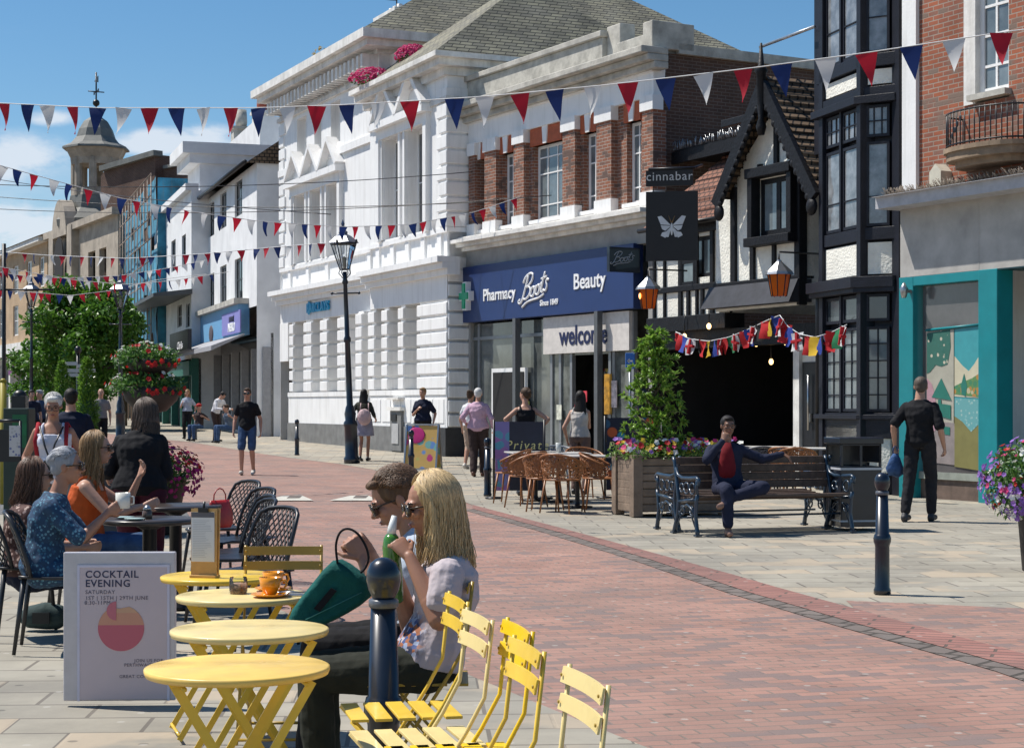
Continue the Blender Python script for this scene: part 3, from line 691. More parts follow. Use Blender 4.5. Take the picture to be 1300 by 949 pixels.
# shopfront : glazing
M_mull = mat('grey_aluminium', (.27, .28, .29), .35, metal=.4, var=.1)
mb = MB(); mb.box(0, uR, 1.6, 1.7, -.2, sgb+.2); mb.build('interior_wall', mat('shop_interior', (.10, .105, .10), .8, var=.7, scale=1.3), shop)
mb = MB(); mb.box(.1, uR-.1, .05, .3, sgb-.02, sgb+.02)
uW0, uW1 = FB.u(691, -.0), FB.u(800, -.0)
zsi = Z(745, 447)
bo = MB().box(uW0, uW1, -.03, .06, zsi, sgb-.03).build('sign_board', mat('cream_board', (.62, .58, .54), .6), shop)
sign(bo, FB, 'welcome', 740, 436, .62, mat('navy_lettering', (.008, .014, .07), .5, var=0), -.04, bold=.012, sx=.92)
cols_ = [FB.u(p, .0) for p in (590, 605, 655, 697, 708, 722, 771, 776, 800)]
mb = MB()
for c in cols_: mb.box(c-.05, c+.05, .06, .16, -.1, sgb-.04)
mb.box(.1, cols_[-1], .065, .155, sgb-.45, sgb-.37); mb.box(.1, cols_[3], .064, .156, .0, .35)
mb.build('shopfront_frame', M_mull, shop)
M_shopglass = mat('shopfront_glass', (.10, .11, .105), .05, var=.6, scale=.9, spec=1.)
MB().box(.12, cols_[3], .10, .12, .35, sgb-.05).build('shopfront_pane', M_shopglass, shop)
MB().box(cols_[5], cols_[6], .10, .12, zsi-.05, sgb-.05).box(cols_[3], cols_[5], .1, .12, .1, zsi).box(cols_[7], cols_[8], .1, .12, .1, sgb-.05).build('shopfront_pane', mat('clearer_glass', (.13, .14, .13), .06, var=.8, scale=2.), shop)
a, b = FB.u(624, .0), FB.u(668, .0)
m2 = MB(); zt_ = Z(645, 467); m2.box(a, b, -.0, .05, .1, zt_); dpn = m2.build('panel_frame', M_white, shop)
MB().box(a+.1, b-.1, -.02, -.003, .1, zt_-.1).build('black_panel', M_dark, dpn)
# goods behind the doors
mb = MB(); M_goods = spotmat('shelf_goods', (.08, .07, .06), [(.5, .4, .12), (.45, .05, .06), (.5, .5, .45), (.08, .15, .3)], 3.5, .45)
mb.box(cols_[5]+.1, cols_[6]-.1, .9, 1.2, .1, 2.3); mb.build('shelves', M_goods, shop)
for px, py, w, h, c in ((735, 520, .35, .5, (.5, .03, .05)), (741, 503, .3, .25, (.6, .05, .07)), (710, 523, .22, .35, (.6, .6, .5)), (780, 500, .22, .6, (.6, .5, .5)), (668, 530, .3, .8, (.42, .45, .08)), (772, 500, .3, .9, (.5, .25, .02))):
    c_ = FB.u(px, .04); z = Z(px, py, .04); MB().box(c_-w/2, c_+w/2, .03, .045, z-h/2, z+h/2).build('poster', mat('poster_%d' % px, c, .6, var=.5, scale=9), shop)
# grey portico poles in front of the door
for px in (655.5, 759.5):
    F2 = FB.u(px, -.2); MB().box(F2-.07, F2+.07, -.27, -.13, -.1, sgb-.002).build('post', mat('slate_grey_paint', (.10, .105, .11), .4), shop)
# projecting sign + burglar alarm + parking sign
ps = FB.thing('hanging_sign', 'small navy projecting shop sign beside the black butterfly sign', 'sign')
pb = MB().box(uR-.30, uR-.20, -.98, -.2, Z(812, 348), Z(812, 317)).build('sign_board', M_navy, ps); ps.location = (FB.x, FB.d, 0)
script_logo('letter_stroke', pb, mat('silver_letter', (.45, .47, .5), .4), uR-.195, -.90, Z(812, 338), .62, .30, along=(0, 1), rad=.26)
# ---------------------------------------------------------------- timber framed bar with a gable
FC = Face(2.9, 36.5, -500)
pub = FC.thing('timber_framed_bar', 'black and white timber framed bar with a steep gable and open front', 'bar building')
UR = FC.u(1037); Zc = FC.z
M_plaster = mat('cream_roughcast', (.78, .76, .68), .9, var=.12, scale=3, bump=1., bscale=22)
zj0, zj1 = 3.10, 3.58         # jetty beam
ug = FC.u(929)                # gable bay starts here
zj0 = Zc(935, 416); zj1 = Zc(935, 396)
GY = -.35                     # gable bay projects
mb = MB()
Wg = (FC.u(965, GY), FC.u(1009, GY), Zc(985, 297, GY), Zc(985, 225, GY))
Wl_ = (FC.u(872), FC.u(905), Zc(888, 352), Zc(888, 300))
zeav = Zc(890, 285)
wall(mb, 0, ug, zj1, zeav, [Wl_], 0, rev=.15)
zg = Zc(935, 258, GY); apx = FC.u(966, GY-.3); zap = Zc(970, 103, GY-.3)
wall(mb, ug, UR, zj1, zg, [Wg], 0, rev=.12, y=GY)
# gable triangle from eaves to apex, cut round the window head
gl, gr = FC.u(925, GY)-.05, UR+.05
apx = FC.u(968, GY-.34); zap = Zc(968, 108, GY-.34)
mb.prism([(ug, zg), (ug, zg+.02), (apx, zap-.3), (UR, zg+.02), (UR, zg), (Wg[1], zg), (Wg[1], Wg[3]), (Wg[0], Wg[3]), (Wg[0], zg)][::-1], GY, GY+.02)
mb.box(ug-.01, ug+.0, GY, 2, zj1, zg); mb.box(UR-.01, UR, GY, 5, zj1, zg)
mb.box(0, UR, 5.0, 5.1, -.2, zeav); mb.build('plaster_wall', M_plaster, pub, fixn=True)
mb = MB()
def beam(u0, z0, u1, z1, w, y, t=.06): mb.bar((u0, y-t/2, z0), (u1, y-t/2, z1), w, t, 0, up=(0, 1, 0)) if False else mb.bar((u0, y-t/2, z0), (u1, y-t/2, z1), t, w, 0, up=(0, 0, 1)) if abs(u1-u0) > abs(z1-z0) else mb.bar((u0, y-t/2, z0), (u1, y-t/2, z1), w, t, 0, up=(0, 1, 0))
def bpx(x0, y0, x1, y1, w, y): beam(FC.u(x0, y), Zc(x0, y0, y), FC.u(x1, y), Zc(x1, y1, y), w, y)
zmid = Zc(890, 360)
for px, w in ((832, .08), (845, .07), (865, .12), (886, .07), (905.5, .12), (916.5, .06), (928, .10)): u_ = FC.u(px); mb.box(u_-w/2, u_+w/2, -.05, .01, zj1, zeav)
mb.box(0, ug, -.06, .01, zmid-.12, zmid); mb.box(0, ug, -.07, .01, zeav-.16, zeav+.02)
for px in (875, 893): u_ = FC.u(px); mb.box(u_-.05, u_+.05, -.05, .01, zj1, zmid)
mb.box(0, ug, -.16, .3, zj0, zj1)
# gable bay timbers
ga = [(FC.u(p, GY), w) for p, w in ((933, .16), (957, .13), (1014, .13))]
for u_, w in ga: mb.box(u_-w/2, u_+w/2, GY-.06, GY+.01, zj1+.1, zg+.3)
mb.box(UR-.02, UR+.06, GY-.08, GY+.1, zj1, zg+.6)
mb.box(FC.u(984, GY)-.05, FC.u(984, GY)+.05, GY-.05, GY+.01, zj1+.2, Wg[2]-.1)
zL1, zL0 = Zc(985, 357, GY), Zc(985, 386, GY); mb.box(ug, UR, GY-.08, GY+.3, zL1, zL1+.07)
zc_ = Wg[3]+.12
for uu in (.18, .36, .55, .74):
    u_ = ug+(UR-ug)*uu; zz = zap-.35-abs(u_-apx)*1.9
    if zz > zc_+.1: mb.box(u_-.06, u_+.06, GY-.06, GY+.01, zc_, min(zz, zc_+1.05))
mb.box(ug+.25, UR-.35, GY-.07, GY+.01, zc_+1.0, zc_+1.14)
mb.box(Wg[0]-.16, Wg[1]+.16, GY-.25, GY+.01, Wg[3]+.02, Wg[3]+.2); mb.box(Wg[0]-.16, Wg[1]+.16, GY-.27, GY+.01, Wg[2]-.2, Wg[2]-.04)
for e in (Wg[0]-.14, Wg[1]): mb.box(e, e+.14, GY-.2, GY+.01, Wg[2]-.04, Wg[3]+.02)
mb.build('timber_frame', M_timber, pub, bevel=.012)
# barge boards (heavy dark, carved) and roof
bb = MB(); ey = GY-.34
lz, rz_ = Zc(912, 260, ey), Zc(1035, 250, ey); lu, ru = FC.u(909, ey), FC.u(1034, ey)
bb.bar((lu, ey, lz), (apx, ey, zap), .10, .24, 0); bb.bar((ru, ey, rz_), (apx, ey, zap), .10, .24, 0)
for k in range(14):
    t = (k+.5)/14
    for (x0, z0) in ((lu, lz), (ru, rz_)):
        x = x0+(apx-x0)*t; z = z0+(zap-z0)*t-.20; bb.ell((x, ey-.02, z), (.075, .04, .075), 8, 6)
bb.lathe([(.06, -.9), (.10, -.75), (.05, -.6), (.09, -.3), (.09, .2), (.13, .25), (.06, .35), (.02, .75)], 10, (apx, ey-.03, zap))
bb.ell((lu+.1, ey, lz-.15), (.13, .08, .16)); bb.ell((ru-.08, ey, rz_-.15), (.13, .08, .16))
bb.build('barge_board', M_timber, pub)
rf = MB()
for (x0, z0) in ((lu, lz), (ru, rz_)):
    s_ = -1 if x0 < apx else 1
    for k in range(15):      # courses of tiles, each overlapping the next
        t0, t1 = k/15, (k+1.25)/15
        a0 = Vector((x0+(apx-x0)*t0, 0, z0+(zap-z0)*t0)); a1 = Vector((x0+(apx-x0)*min(1, t1), 0, z0+(zap-z0)*min(1, t1)))
        nrm = Vector((-(a1-a0).z*-s_*-1, 0, 0)); lift = .06
        rf.add([(a0.x, ey+.06, a0.z+.17+lift), (a1.x, ey+.06, a1.z+.17), (a1.x, 5, a1.z+.17), (a0.x, 5, a0.z+.17+lift), (a0.x, ey+.06, a0.z+.12), (a0.x, 5, a0.z+.12)], [(0, 1, 2, 3), (0, 3, 5, 4)], 0)
rf.build('roof', M_tile, pub)
rf = MB(); t0 = zeav+.0
for k in range(9):
    y0, y1 = -.22+k*.33, -.22+(k+1.2)*.33; z0, z1 = t0+k*.27, t0+(k+1.2)*.27
    rf.add([(-.1, y0, z0+.06), (ug+.4, y0, z0+.06), (ug+.4, y1, z1), (-.1, y1, z1), (-.1, y0, z0), (ug+.4, y0, z0)], [(0, 1, 2, 3), (4, 5, 1, 0)], 0)
rf.build('roof', M_tile2, pub)
MB().tube([(-.1, -.28, t0+.02), (ug-.05, -.28, t0+.02)], .05, 8).build('gutter', M_black, pub)
# upper dark lean-to roof edge behind the gable (left), with gutter
a0, zz = FC.u(812, 1.5), Zc(870, 190, 1.5)
MB().box(a0, ug+.6, 1.4, 3.4, zz-.18, zz).box(a0, ug+.6, 1.3, 1.4, zz-.30, zz-.05).build('upper_eaves', M_timber, pub)
mb = MB(); rr = random.Random(3)
for k in range(150):
    x = a0+(ug+.5-a0)*rr.random(); mb.tube([(x, 1.35, zz), (x+rr.uniform(-.07, .07), 1.35+rr.uniform(-.05, .05), zz+rr.uniform(.08, .2))], .008, 3)
mb.build('bird_spikes', M_metal, pub)['kind'] = 'stuff'
window(pub, Wl_[0], Wl_[1], Wl_[2], Wl_[3], y=.06, cols=2, rows=1, fm=M_timber, gm=M_glassb, fw=.08, bar=.06)
window(pub, Wg[0], Wg[1], Wg[2], Wg[3], y=GY+.02, cols=2, rows=1, fm=M_timber, gm=M_glassb, fw=.09, bar=.12)
window(pub, FC.u(866), FC.u(884), Zc(875, 362), Zc(875, 330), y=-.04, cols=1, rows=1, fm=M_timber, gm=M_glassb, fw=.07)
# lead flashing under the bay
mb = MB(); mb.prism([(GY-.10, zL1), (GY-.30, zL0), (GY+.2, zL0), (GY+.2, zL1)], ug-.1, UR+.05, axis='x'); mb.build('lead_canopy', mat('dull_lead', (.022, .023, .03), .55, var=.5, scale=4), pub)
# open ground floor: dark room
mb = MB(); uo0, uo1 = FC.u(836), FC.u(1006)
mb.box(0, uo0, -.02, .3, -.2, zj0-.36).build('shopfront_jamb', M_timber, pub)
MB().box(0, UR, -.02, .28, zj0-.35, zj0-.002).build('shopfront_lintel', M_timber, pub)
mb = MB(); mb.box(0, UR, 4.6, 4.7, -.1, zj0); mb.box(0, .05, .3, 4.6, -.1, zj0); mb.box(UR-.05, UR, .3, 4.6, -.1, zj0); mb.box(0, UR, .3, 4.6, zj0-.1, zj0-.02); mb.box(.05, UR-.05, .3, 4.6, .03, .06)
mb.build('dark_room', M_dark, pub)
up = FC.u(1013.5); mb = MB().box(up-.09, up+.09, -.05, .12, -.1, zj0-.36); mb.build('white_post', M_white2, pub)
a, b = FC.u(1018.5), FC.u(1034)
dd = MB().box(a, UR, .0, .08, -.1, zj0-.7).build('door', M_black, pub, bevel=.01)
mm = MB(); c = FC.u(1029.5); mm.tube([(c, -.06, 1.0), (c, -.06, 2.0)], .02, 6); mm.box(c-.05, c+.05, -.03, 0, 1.15, 1.3); mm.build('door_handle', M_steel, dd)
mb = MB().box(a-.05, UR, .02, .06, zj0-.70, zj0-.34).build('plaster_panel', M_plaster, pub)
# bulb lights inside the opening
for k, (px, py, y) in enumerate(((979, 459, 1.0), (900, 414, -.3), (869, 427, -.2), (960, 436, .6), (997, 434, .5))):
    b_ = thing('light_bulb', 'small glowing festoon bulb under the bar front, %s' % ['lowest of them', 'under the jetty centre', 'nearest the bay tree', 'above the dark doorway', 'beside the white post'][k], 'light bulb', FC.P(FC.u(px, y), Zc(px, py, y), y), group='festoon bulbs of the bar')
    em = bpy.data.materials.get('bulb_glow')
    if not em:
        em, nt2, bb_ = nodes_of('bulb_glow'); bb_.inputs['Base Color'].default_value = (.8, .7, .5, 1); bb_.inputs['Emission Color'].default_value = (1, .62, .25, 1); bb_.inputs['Emission Strength'].default_value = 3
    MB().ell((0, 0, 0), (.045, .045, .06)).build('bulb', em, b_); MB().tube([(0, 0, .05), (0, 0, .45)], .012, 6).build('cord', M_black, b_)
# ---------------------------------------------------------------- timber bay building (dark blue-black)
FD = Face(5.72, 29.0, 50)
inn = FD.thing('bay_windowed_building', 'tall black framed building with stacked canted bay windows and roughcast panels', 'building')
M_nv = mat('blue_black_paint', (.009, .010, .017), .5, var=.3, scale=5, bump=.3, spec=.35)
Zd = FD.z
ul = FD.u(1044)                      # left end of the front (negative)
vx = (-4000-CX)/FL; rx2, ry2 = 1/math.hypot(1, 1/vx), 0
# right cant in local coords: direction turned
cantx, canty = .42, .40
levels = [  # (z bottom, z top, is window, n rows)
    (-.2, Zd(1091, 556), 'panel'), (Zd(1091, 524), Zd(1091, 372), 'leaded'), (Zd(1091, 352), Zd(1091, 306), 'rough'),
    (Zd(1091, 290), Zd(1091, 128), 'sash'), (Zd(1091, 113), Zd(1091, 88), 'rough2'), (Zd(1091, 72), Zd(1091, -60), 'sash2')]
zr = [(-.2, 8.6)]
ztop = 9.0
# carcass: front + cant posts and rails ; recessed core
core = MB(); core.prism([(ul+.06, .10), (-.04, .10), (cantx-.04, canty+.08), (cantx, 6), (ul+.06, 6)], -.2, ztop, axis='z'); core.build('wall', M_nv, inn)
fr = MB()
def cant(u, y=0.): return (u*cantx, u*canty+y)
for x in (ul+.05, 0): fr.box(x-.075, x+.075, -.06, .2, -.2, ztop)
for (a_, b_) in ((524, 372), (290, 128), (72, -60)): fr.box(ul/2-.035, ul/2+.035, -.03, .12, Zd(1091, a_), Zd(1091, b_))
fr.box(cantx-.02, cantx+.22, canty-.06, canty+.25, -.2, ztop)
def rail(z0, z1, p, q=None):
    fr.prism([(ul-.05-p, -p), (.0, -p), (cantx+.12, canty-p*.6), (cantx+.12, canty+.2), (ul-.05-p, .2)], z0, z1, axis='z')
for (y0, y1, p) in ((524, 556, .02), (372, 356, .16), (306, 290, .03), (134, 124, .14), (124, 113, .05), (88, 72, .06)):
    a, b = sorted((Zd(1091, y0), Zd(1091, y1))); rail(a, b, p)
rail(Zd(1091, 532), Zd(1091, 526), .10); rail(Zd(1091, 366), Zd(1091, 352), .2)
fr.build('timber_frame', M_nv, inn, bevel=.008)
for (y0, y1) in ((352, 306), (113, 88)):
    a, b = sorted((Zd(1091, y0), Zd(1091, y1))); MB().box(ul+.14, -.09, -.0, .11, a+.04, b-.04).build('roughcast_panel', M_plaster, inn); pl = MB()
    v = [cant(.22, -.02), cant(.92, -.02)]
    pl.prism([v[0], v[1], (v[1][0], v[1][1]+.1), (v[0][0], v[0][1]+.1)], a+.04, b-.04, axis='z'); pl.build('roughcast_panel', M_plaster, inn, fixn=True)
a, b = .35, Zd(1091, 540)
MB().box(ul+.2, -.1, -.02, .11, a, b).build('roughcast_panel', M_plaster, inn); pl = MB(); v = [cant(.3, -.04), cant(.9, -.04)]; pl.prism([v[0], v[1], (v[1][0], v[1][1]+.1), (v[0][0], v[0][1]+.1)], a, b, axis='z')
pl.build('roughcast_panel', M_plaster, inn, fixn=True)
M_curt = mat('net_curtain_glass', (.20, .21, .22), .08, var=.5, scale=4, spec=1.)
def baywin(z0, z1, rows, gm, split=None, cols=1):
    mid = ul/2
    window(inn, ul+.13, mid-.04, z0, z1, y=.0, cols=cols, rows=rows, fm=M_nv, gm=gm, fw=.05, bar=.02, split=split)
    window(inn, mid+.04, -.08, z0, z1, y=.0, cols=cols, rows=rows, fm=M_nv, gm=gm, fw=.05, bar=.02, split=split)
    f = window(inn, 0, .40, z0, z1, y=0, cols=cols, rows=rows, fm=M_nv, gm=gm, fw=.045, bar=.02, split=split)
    c = cant(.16, -.02); f.location = (c[0], c[1], 0); f.rotation_euler = (0, 0, math.atan2(canty, cantx))
lead = Zd(1091, 524)
baywin(lead+.02, Zd(1091, 415), 5, M_glassb, cols=2); baywin(Zd(1091, 408), Zd(1091, 374), 1, M_glass)
baywin(Zd(1091, 290)+.02, Zd(1091, 182), 1, M_curt, split=(.35,)); baywin(Zd(1091, 176), Zd(1091, 136), 2, M_curt, cols=3)
baywin(Zd(1091, 72)+.02, Zd(1091, -30), 1, M_curt, split=(.45,))
# down pipe right + left pipe
pp = MB()
c = FD.P(0, 0)
for px, y in ((1127, canty+.1), (1132, canty+.25)):
    u_ = FD.u(px, y); pp.tube([(u_, y, 0), (u_, y, 8.5)], .05, 8)
    for z in (1.2, 3, 5, 7): pp.lathe([(.07, 0), (.07, .1)], 8, (u_, y, z))
u_ = FD.u(1040, 0); pp.tube([(u_, -.02, 0), (u_, -.02, 3.3), (u_-.05, .1, 3.9), (u_-.05, .3, 6.5)], .05, 8)
pp.build('drain_pipe', M_black, inn)
bp_ = MB(); bp_.box(FD.u(1037, .1), FD.u(1045, .1), .05, 4, 5.8, 9); bp_.build('corner_post', M_nv, inn)
# ---------------------------------------------------------------- brick building with teal shopfront
xg = G(1184, 633)
FE = Face(xg.x, xg.y, -550); Ze = FE.z
teal = FE.thing('brick_building_with_teal_shop', 'red brick building over a teal painted shopfront, at the right edge', 'shop building')
e0, e1 = FE.u(1143), FE.u(1420)
zf0, zf1 = Ze(1200, 347), Ze(1200, 260); zco1 = Ze(1200, 243)
Wt = (FE.u(1217, 0), FE.u(1273, 0), Ze(1245, 128), Ze(1245, -60))
mb = MB(); uw = FE.u(1160)
wall(mb, e0, e1, zco1, 9, [Wt], 0, rev=.25, y=.12); shell(mb, e0, e1, zf0, 9, 8, 0, y=.12); mb.build('wall', M_brick2, teal)
MB().box(e0-.02, FE.u(1159.5), .05, .3, zco1, 9).box(e0, e0+.05, .1, 3, 0, 9).build('white_strip', M_white, teal)
mb = MB(); mb.box(e0, e1, 0, .4, zf0, zf1+.02); mb.box(FE.u(1242.5)-.008, FE.u(1242.5)+.008, -.004, .1, zf0, zf1)
mb.build('blank_fascia', mat('grey_stone_fascia', (.40, .385, .36), .8, var=.2, scale=2.2, bump=.1), teal)
mb = MB(); mb.box(e0-.1, e1, -.42, .2, zf1+.02, zf1+.2); mb.box(e0-.1, e1, -.5, .2, zf1+.2, zco1); mb.build('cornice', mat('pale_blue_stone', (.42, .42, .44), .7, var=.15), teal)
mb = MB(); rr = random.Random(5)
for k in range(420):
    x = e0+(e1-e0)*rr.random(); mb.tube([(x, -.3, zco1), (x+rr.uniform(-.06, .06), -.3+rr.uniform(-.15, .1), zco1+rr.uniform(.06, .15))], .005, 3)
mb.build('bird_spikes', mat('rusty_wire', (.22, .18, .14), .6), teal)['kind'] = 'stuff'
MB().box(e0, e1, -.32, .0, zco1-.001, zco1+.05).build('ledge_dirt', mat('ledge_grime', (.12, .10, .08), .9, var=.4), teal)
wdw = window(teal, Wt[0]+.25, Wt[1], Wt[2]+.12, Wt[3], y=.2, cols=2, rows=2, split=(.2, .42, .63), fm=M_white, gm=M_glassb, fw=.09, bar=.04, sill=.1, sm=M_stone)
MB().box(Wt[0], Wt[0]+.25, .1, .36, Wt[2], Wt[3]).build('shutter', M_white2, teal)
# balcony
ub0, ub1 = FE.u(1184, -.5), FE.u(1280, -.5); zb0, zb1 = Ze(1230, 186, -.5), Ze(1230, 137, -.5)
bal = MB(); cu = (ub0+ub1)/2; hw = (ub1-ub0)/2
pts = []; 
for k in range(13):
    t = math.pi*(k/12); pts.append((cu-hw*math.cos(t)*(1.0), .1-(.65*math.sin(t)**.6)))
bal.prism(pts, zb0-.16, zb0-.04, axis='z'); bal.prism([(cu+(x-cu)*1.05, .1+(y-.1)*1.06) for x, y in pts], zb0-.04, zb0+.03, axis='z')
bal.prism([(cu+(x-cu)*.85, .1+(y-.1)*.8) for x, y in pts], zb0-.26, zb0-.16, axis='z')
balc = bal.build('balcony', mat('brown_stone', (.25, .18, .12), .85, var=.3, scale=5), teal)
rl = MB()
def along(t):
    k = t*(len(pts)-1); i = min(int(k), len(pts)-2); f = k-i; return (pts[i][0]*(1-f)+pts[i+1][0]*f, pts[i][1]*(1-f)+pts[i+1][1]*f)
for zz in (zb0+.07, zb1-.02): rl.tube([(*along(k/24), zz) for k in range(25)], .014, 6)
for k in range(26):
    p = along(k/25); rl.tube([(*p, zb0), (*p, zb1)], .010, 5)
for k in range(5):
    p = along(.32+.03*k); rl.ell((*p, zb0+.12+.08*k), (.03, .01, .05), 8, 6)
rl.build('railing', M_black, balc)
mb = MB(); al = FE.u(1187, -.1); zz = Ze(1187, 226, -.1); mb.prism([(al-.13, zz-.2), (al+.13, zz-.2), (al+.13, zz+.1), (al, zz+.22), (al-.13, zz+.1)], -.1, .12); mb.build('alarm_box', mat('cream_plastic', (.6, .56, .45), .5), teal)
# teal shopfront
mb = MB(); y0 = .05
zst = Ze(1200, 600)    # stallriser top
def tb(p, q, z0, z1, ya, yb): mb.box(FE.u(p), FE.u(q), ya, yb, z0, z1)
tb(1141, 1159, -.1, zf0, 0, .3); tb(1243, 1267, -.1, zf0, -.02, .3); tb(1159, 1243, zf0-.15, zf0-.002, 0, .3)
mb.box(FE.u(1159), FE.u(1159)+.02, .3, .32, 0, 1)
mb.build('shopfront_frame', M_teal, teal, bevel=.01)
MB().box(FE.u(1267), e1, .9, 1.0, -.1, zf0).box(FE.u(1267), e1, .0, 1.0, zf0-.02, zf0).build('recess', mat('dark_teal', (.003, .035, .045), .5), teal)
mb = MB(); mb.box(FE.u(1159), FE.u(1243), .12, .3, .30, zst); mb.build('sill', mat('grey_green_sill', (.26, .28, .24), .6, var=.2), teal)
MB().box(FE.u(1159), FE.u(1243), .16, .3, -.1, .30).build('stallriser', mat('brown_stallriser', (.13, .09, .07), .7, var=.3), teal)
pane = MB().box(FE.u(1163), FE.u(1241), .14, .16, zst, zf0-.15).build('shopfront_pane', mat('grey_shop_glass', (.105, .10, .10), .12, var=.35, scale=1., spec=.8), teal)
# window vinyl: flat printed panels stuck on the glass
def vin(par, poly, m, y=.13, nm='printed_panel'):
    mb = MB(); mb.prism([(FE.u(a, y), Ze(a, b, y)) for a, b in poly][::-1], y-.004, y); return mb.build(nm, m, par, fixn=True)
def cm(n, c, v=.1): return mat(n, c, .45, var=v, scale=5)
vin(pane, [(1177, 423), (1211, 418), (1211, 590), (1177, 586)], cm('vinyl_cream', (.40, .38, .31)), .134)
vin(pane, [(1212, 418), (1243, 414), (1243, 597), (1212, 592)], cm('vinyl_teal', (.05, .30, .33)), .134)
vin(pane, [(1177, 423), (1206, 418), (1207, 440), (1203, 462), (1195, 465), (1188, 463), (1181, 472), (1177, 474)], spotmat('vinyl_leaves', (.03, .13, .10), [(.03, .13, .10), (.02, .12, .09), (.5, .46, .36), (.03, .14, .11)], 14, .35), .129)
vin(pane, [(1177, 480), (1183, 487), (1187, 500), (1192, 540), (1177, 560)], cm('vinyl_pink', (.45, .26, .30)), .129)
vin(pane, [(1195, 480), (1208, 508), (1183, 504)], cm('vinyl_green', (.02, .16, .12)), .124)
vin(pane, [(1191, 507), (1195, 507), (1195, 532), (1191, 530)], cm('vinyl_green', (.02, .16, .12)), .124)
vin(pane, [(1193, 512), (1207, 514), (1207, 532), (1193, 528)], cm('vinyl_green', (.02, .16, .12)), .123)
vin(pane, [(1192, 540), (1206, 542), (1206, 552), (1192, 550)], cm('vinyl_green', (.02, .16, .12)), .124)
vin(pane, [(1177, 533), (1212, 537), (1212, 590), (1177, 586)], cm('vinyl_grey', (.26, .22, .21), .2), .1315)
vin(pane, [(1212, 452), (1222, 464), (1230, 471), (1237, 462), (1243, 452), (1243, 505), (1212, 503)], cm('vinyl_sand', (.55, .50, .36)), .129)
vin(pane, [(1212, 490), (1224, 484), (1234, 480), (1243, 474), (1243, 504), (1212, 500)], spotmat('vinyl_trees', (.10, .22, .08), [(.12, .25, .08), (.4, .2, .05), (.05, .2, .1), (.45, .4, .25)], 12, .5), .125)
vin(pane, [(1224, 474), (1228, 490), (1226, 503), (1221, 500), (1220, 490)], cm('vinyl_green', (.02, .16, .12)), .122)
vin(pane, [(1212, 505), (1243, 507), (1243, 538), (1233, 548), (1222, 535), (1212, 528)], spotmat('vinyl_water', (.12, .33, .34), [(.3, .45, .42), (.12, .33, .34), (.2, .4, .4)], 18, .3), .126)
vin(pane, [(1212, 528), (1222, 535), (1233, 548), (1243, 538), (1243, 597), (1212, 592)], cm('vinyl_olive', (.20, .18, .06)), .1285)
mb = MB(); mb.tube([(FE.u(1176, .12), .12, Ze(1176, 419, .12)), (FE.u(1243, .12), .12, Ze(1243, 412, .12))], .02, 6); mb.build('blind_rail', M_teal, pane)
wl = MB(); c = FE.u(1147, -.15); zz = Ze(1147, 378, -.15); wl.lathe([(.04, .0), (.07, .14), (.015, .24)], 10, (c, -.14, zz)); wl.box(c-.03, c+.03, -.12, .0, zz+.08, zz+.13); wl.build('wall_lamp', M_metal, teal)
# ================================================================ FAR BUILDINGS
FN = Face((335-CX)/FL*61.7, 61.7, -80); Zn = FN.z
nb = FN.thing('white_shop_house', 'white rendered house with black windows above a pale blue shop sign and awning', 'shop building')
n0, n1 = FN.u(255), FN.u(326); nL, nR = FN.u(240), FN.u(346)
zg_ = Zn(290, 233); M_ofw = mat('aged_white_render', (.74, .74, .74), .7, var=.12, scale=1.)
up_ = [(265, 272, 302, 260), (279.5, 287.5, 292, 247), (298, 307.5, 277, 232)]; lo_ = [(265, 272, 396, 349), (279.5, 287.5, 389, 339), (298, 308, 382, 330)]
hs_ = [(FN.u(a), FN.u(b), Zn(a, c), Zn(a, d)) for a, b, c, d in up_+lo_]
mb = MB(); wall(mb, n0, n1, Zn(290, 399), zg_, hs_, 0, rev=.15); shell(mb, n0, n1, -.2, zg_, 9, 0); mb.box(n1, nR, 1.2, 9, -.2, zg_-1.1)
mb.box(nL, n0-.002, -.05, 9, 3.2, Zn(250, 212)); mb.box(nL-.3, n0+.1, -.5, 9, Zn(250, 212), Zn(250, 200)); mb.box(nL-.5, n0+.2, -.8, 9, Zn(250, 200), Zn(250, 186))
mb.box(FN.u(262, 4), FN.u(330, 4), 4, 5.0, 8, Zn(300, 174, 4)); mb.build('wall', M_ofw, nb)
for h in hs_: window(nb, *h, y=.08, cols=2, rows=2, fm=M_black, gm=M_glass, fw=.09, bar=.06)
mb = MB()
v = [(n0-.1, -.4, zg_-.05), (n1+.1, -.4, zg_-.05), (n1+.1, 4.5, zg_+3.4), (n0-.1, 4.5, zg_+3.4), (n1+.1, 9.4, zg_-.05), (n0-.1, 9.4, zg_-.05)]
mb.add(v, [(0, 1, 2, 3), (3, 2, 4, 5), (1, 4, 2), (0, 3, 5)]); mb.build('roof', M_tile, nb)
MB().tube([(n0, -.42, zg_), (n1, -.42, zg_)], .08, 6).tube([(n0+.1, -.1, zg_), (n0+.1, -.1, 0)], .06, 6).tube([(nR-.5, .9, zg_-1), (nR-.5, .9, 0)], .08, 6).build('drain_pipe', M_black, nb)
MB().box(n1, nR+.1, .8, 2, zg_-1.2, zg_-.9).build('eaves', M_lead, nb)
fz0, fz1 = Zn(314, 425), Zn(314, 386)
fb = MB().box(n0, FN.u(315), -.35, .05, fz0, fz1).build('sign_board', mat('pale_blue_sign', (.16, .38, .62), .5, var=.1), nb)
MB().box(n0-.3, FN.u(316), -.55, .0, fz1+.002, fz1+.2).build('cornice', M_stone, fb)
bx = MB().box(FN.u(283, -.36), FN.u(306, -.36), -.40, -.35, Zn(295, 424, -.36), Zn(295, 396, -.36)).build('name_panel', mat('lilac_panel', (.25, .24, .55), .5), fb)
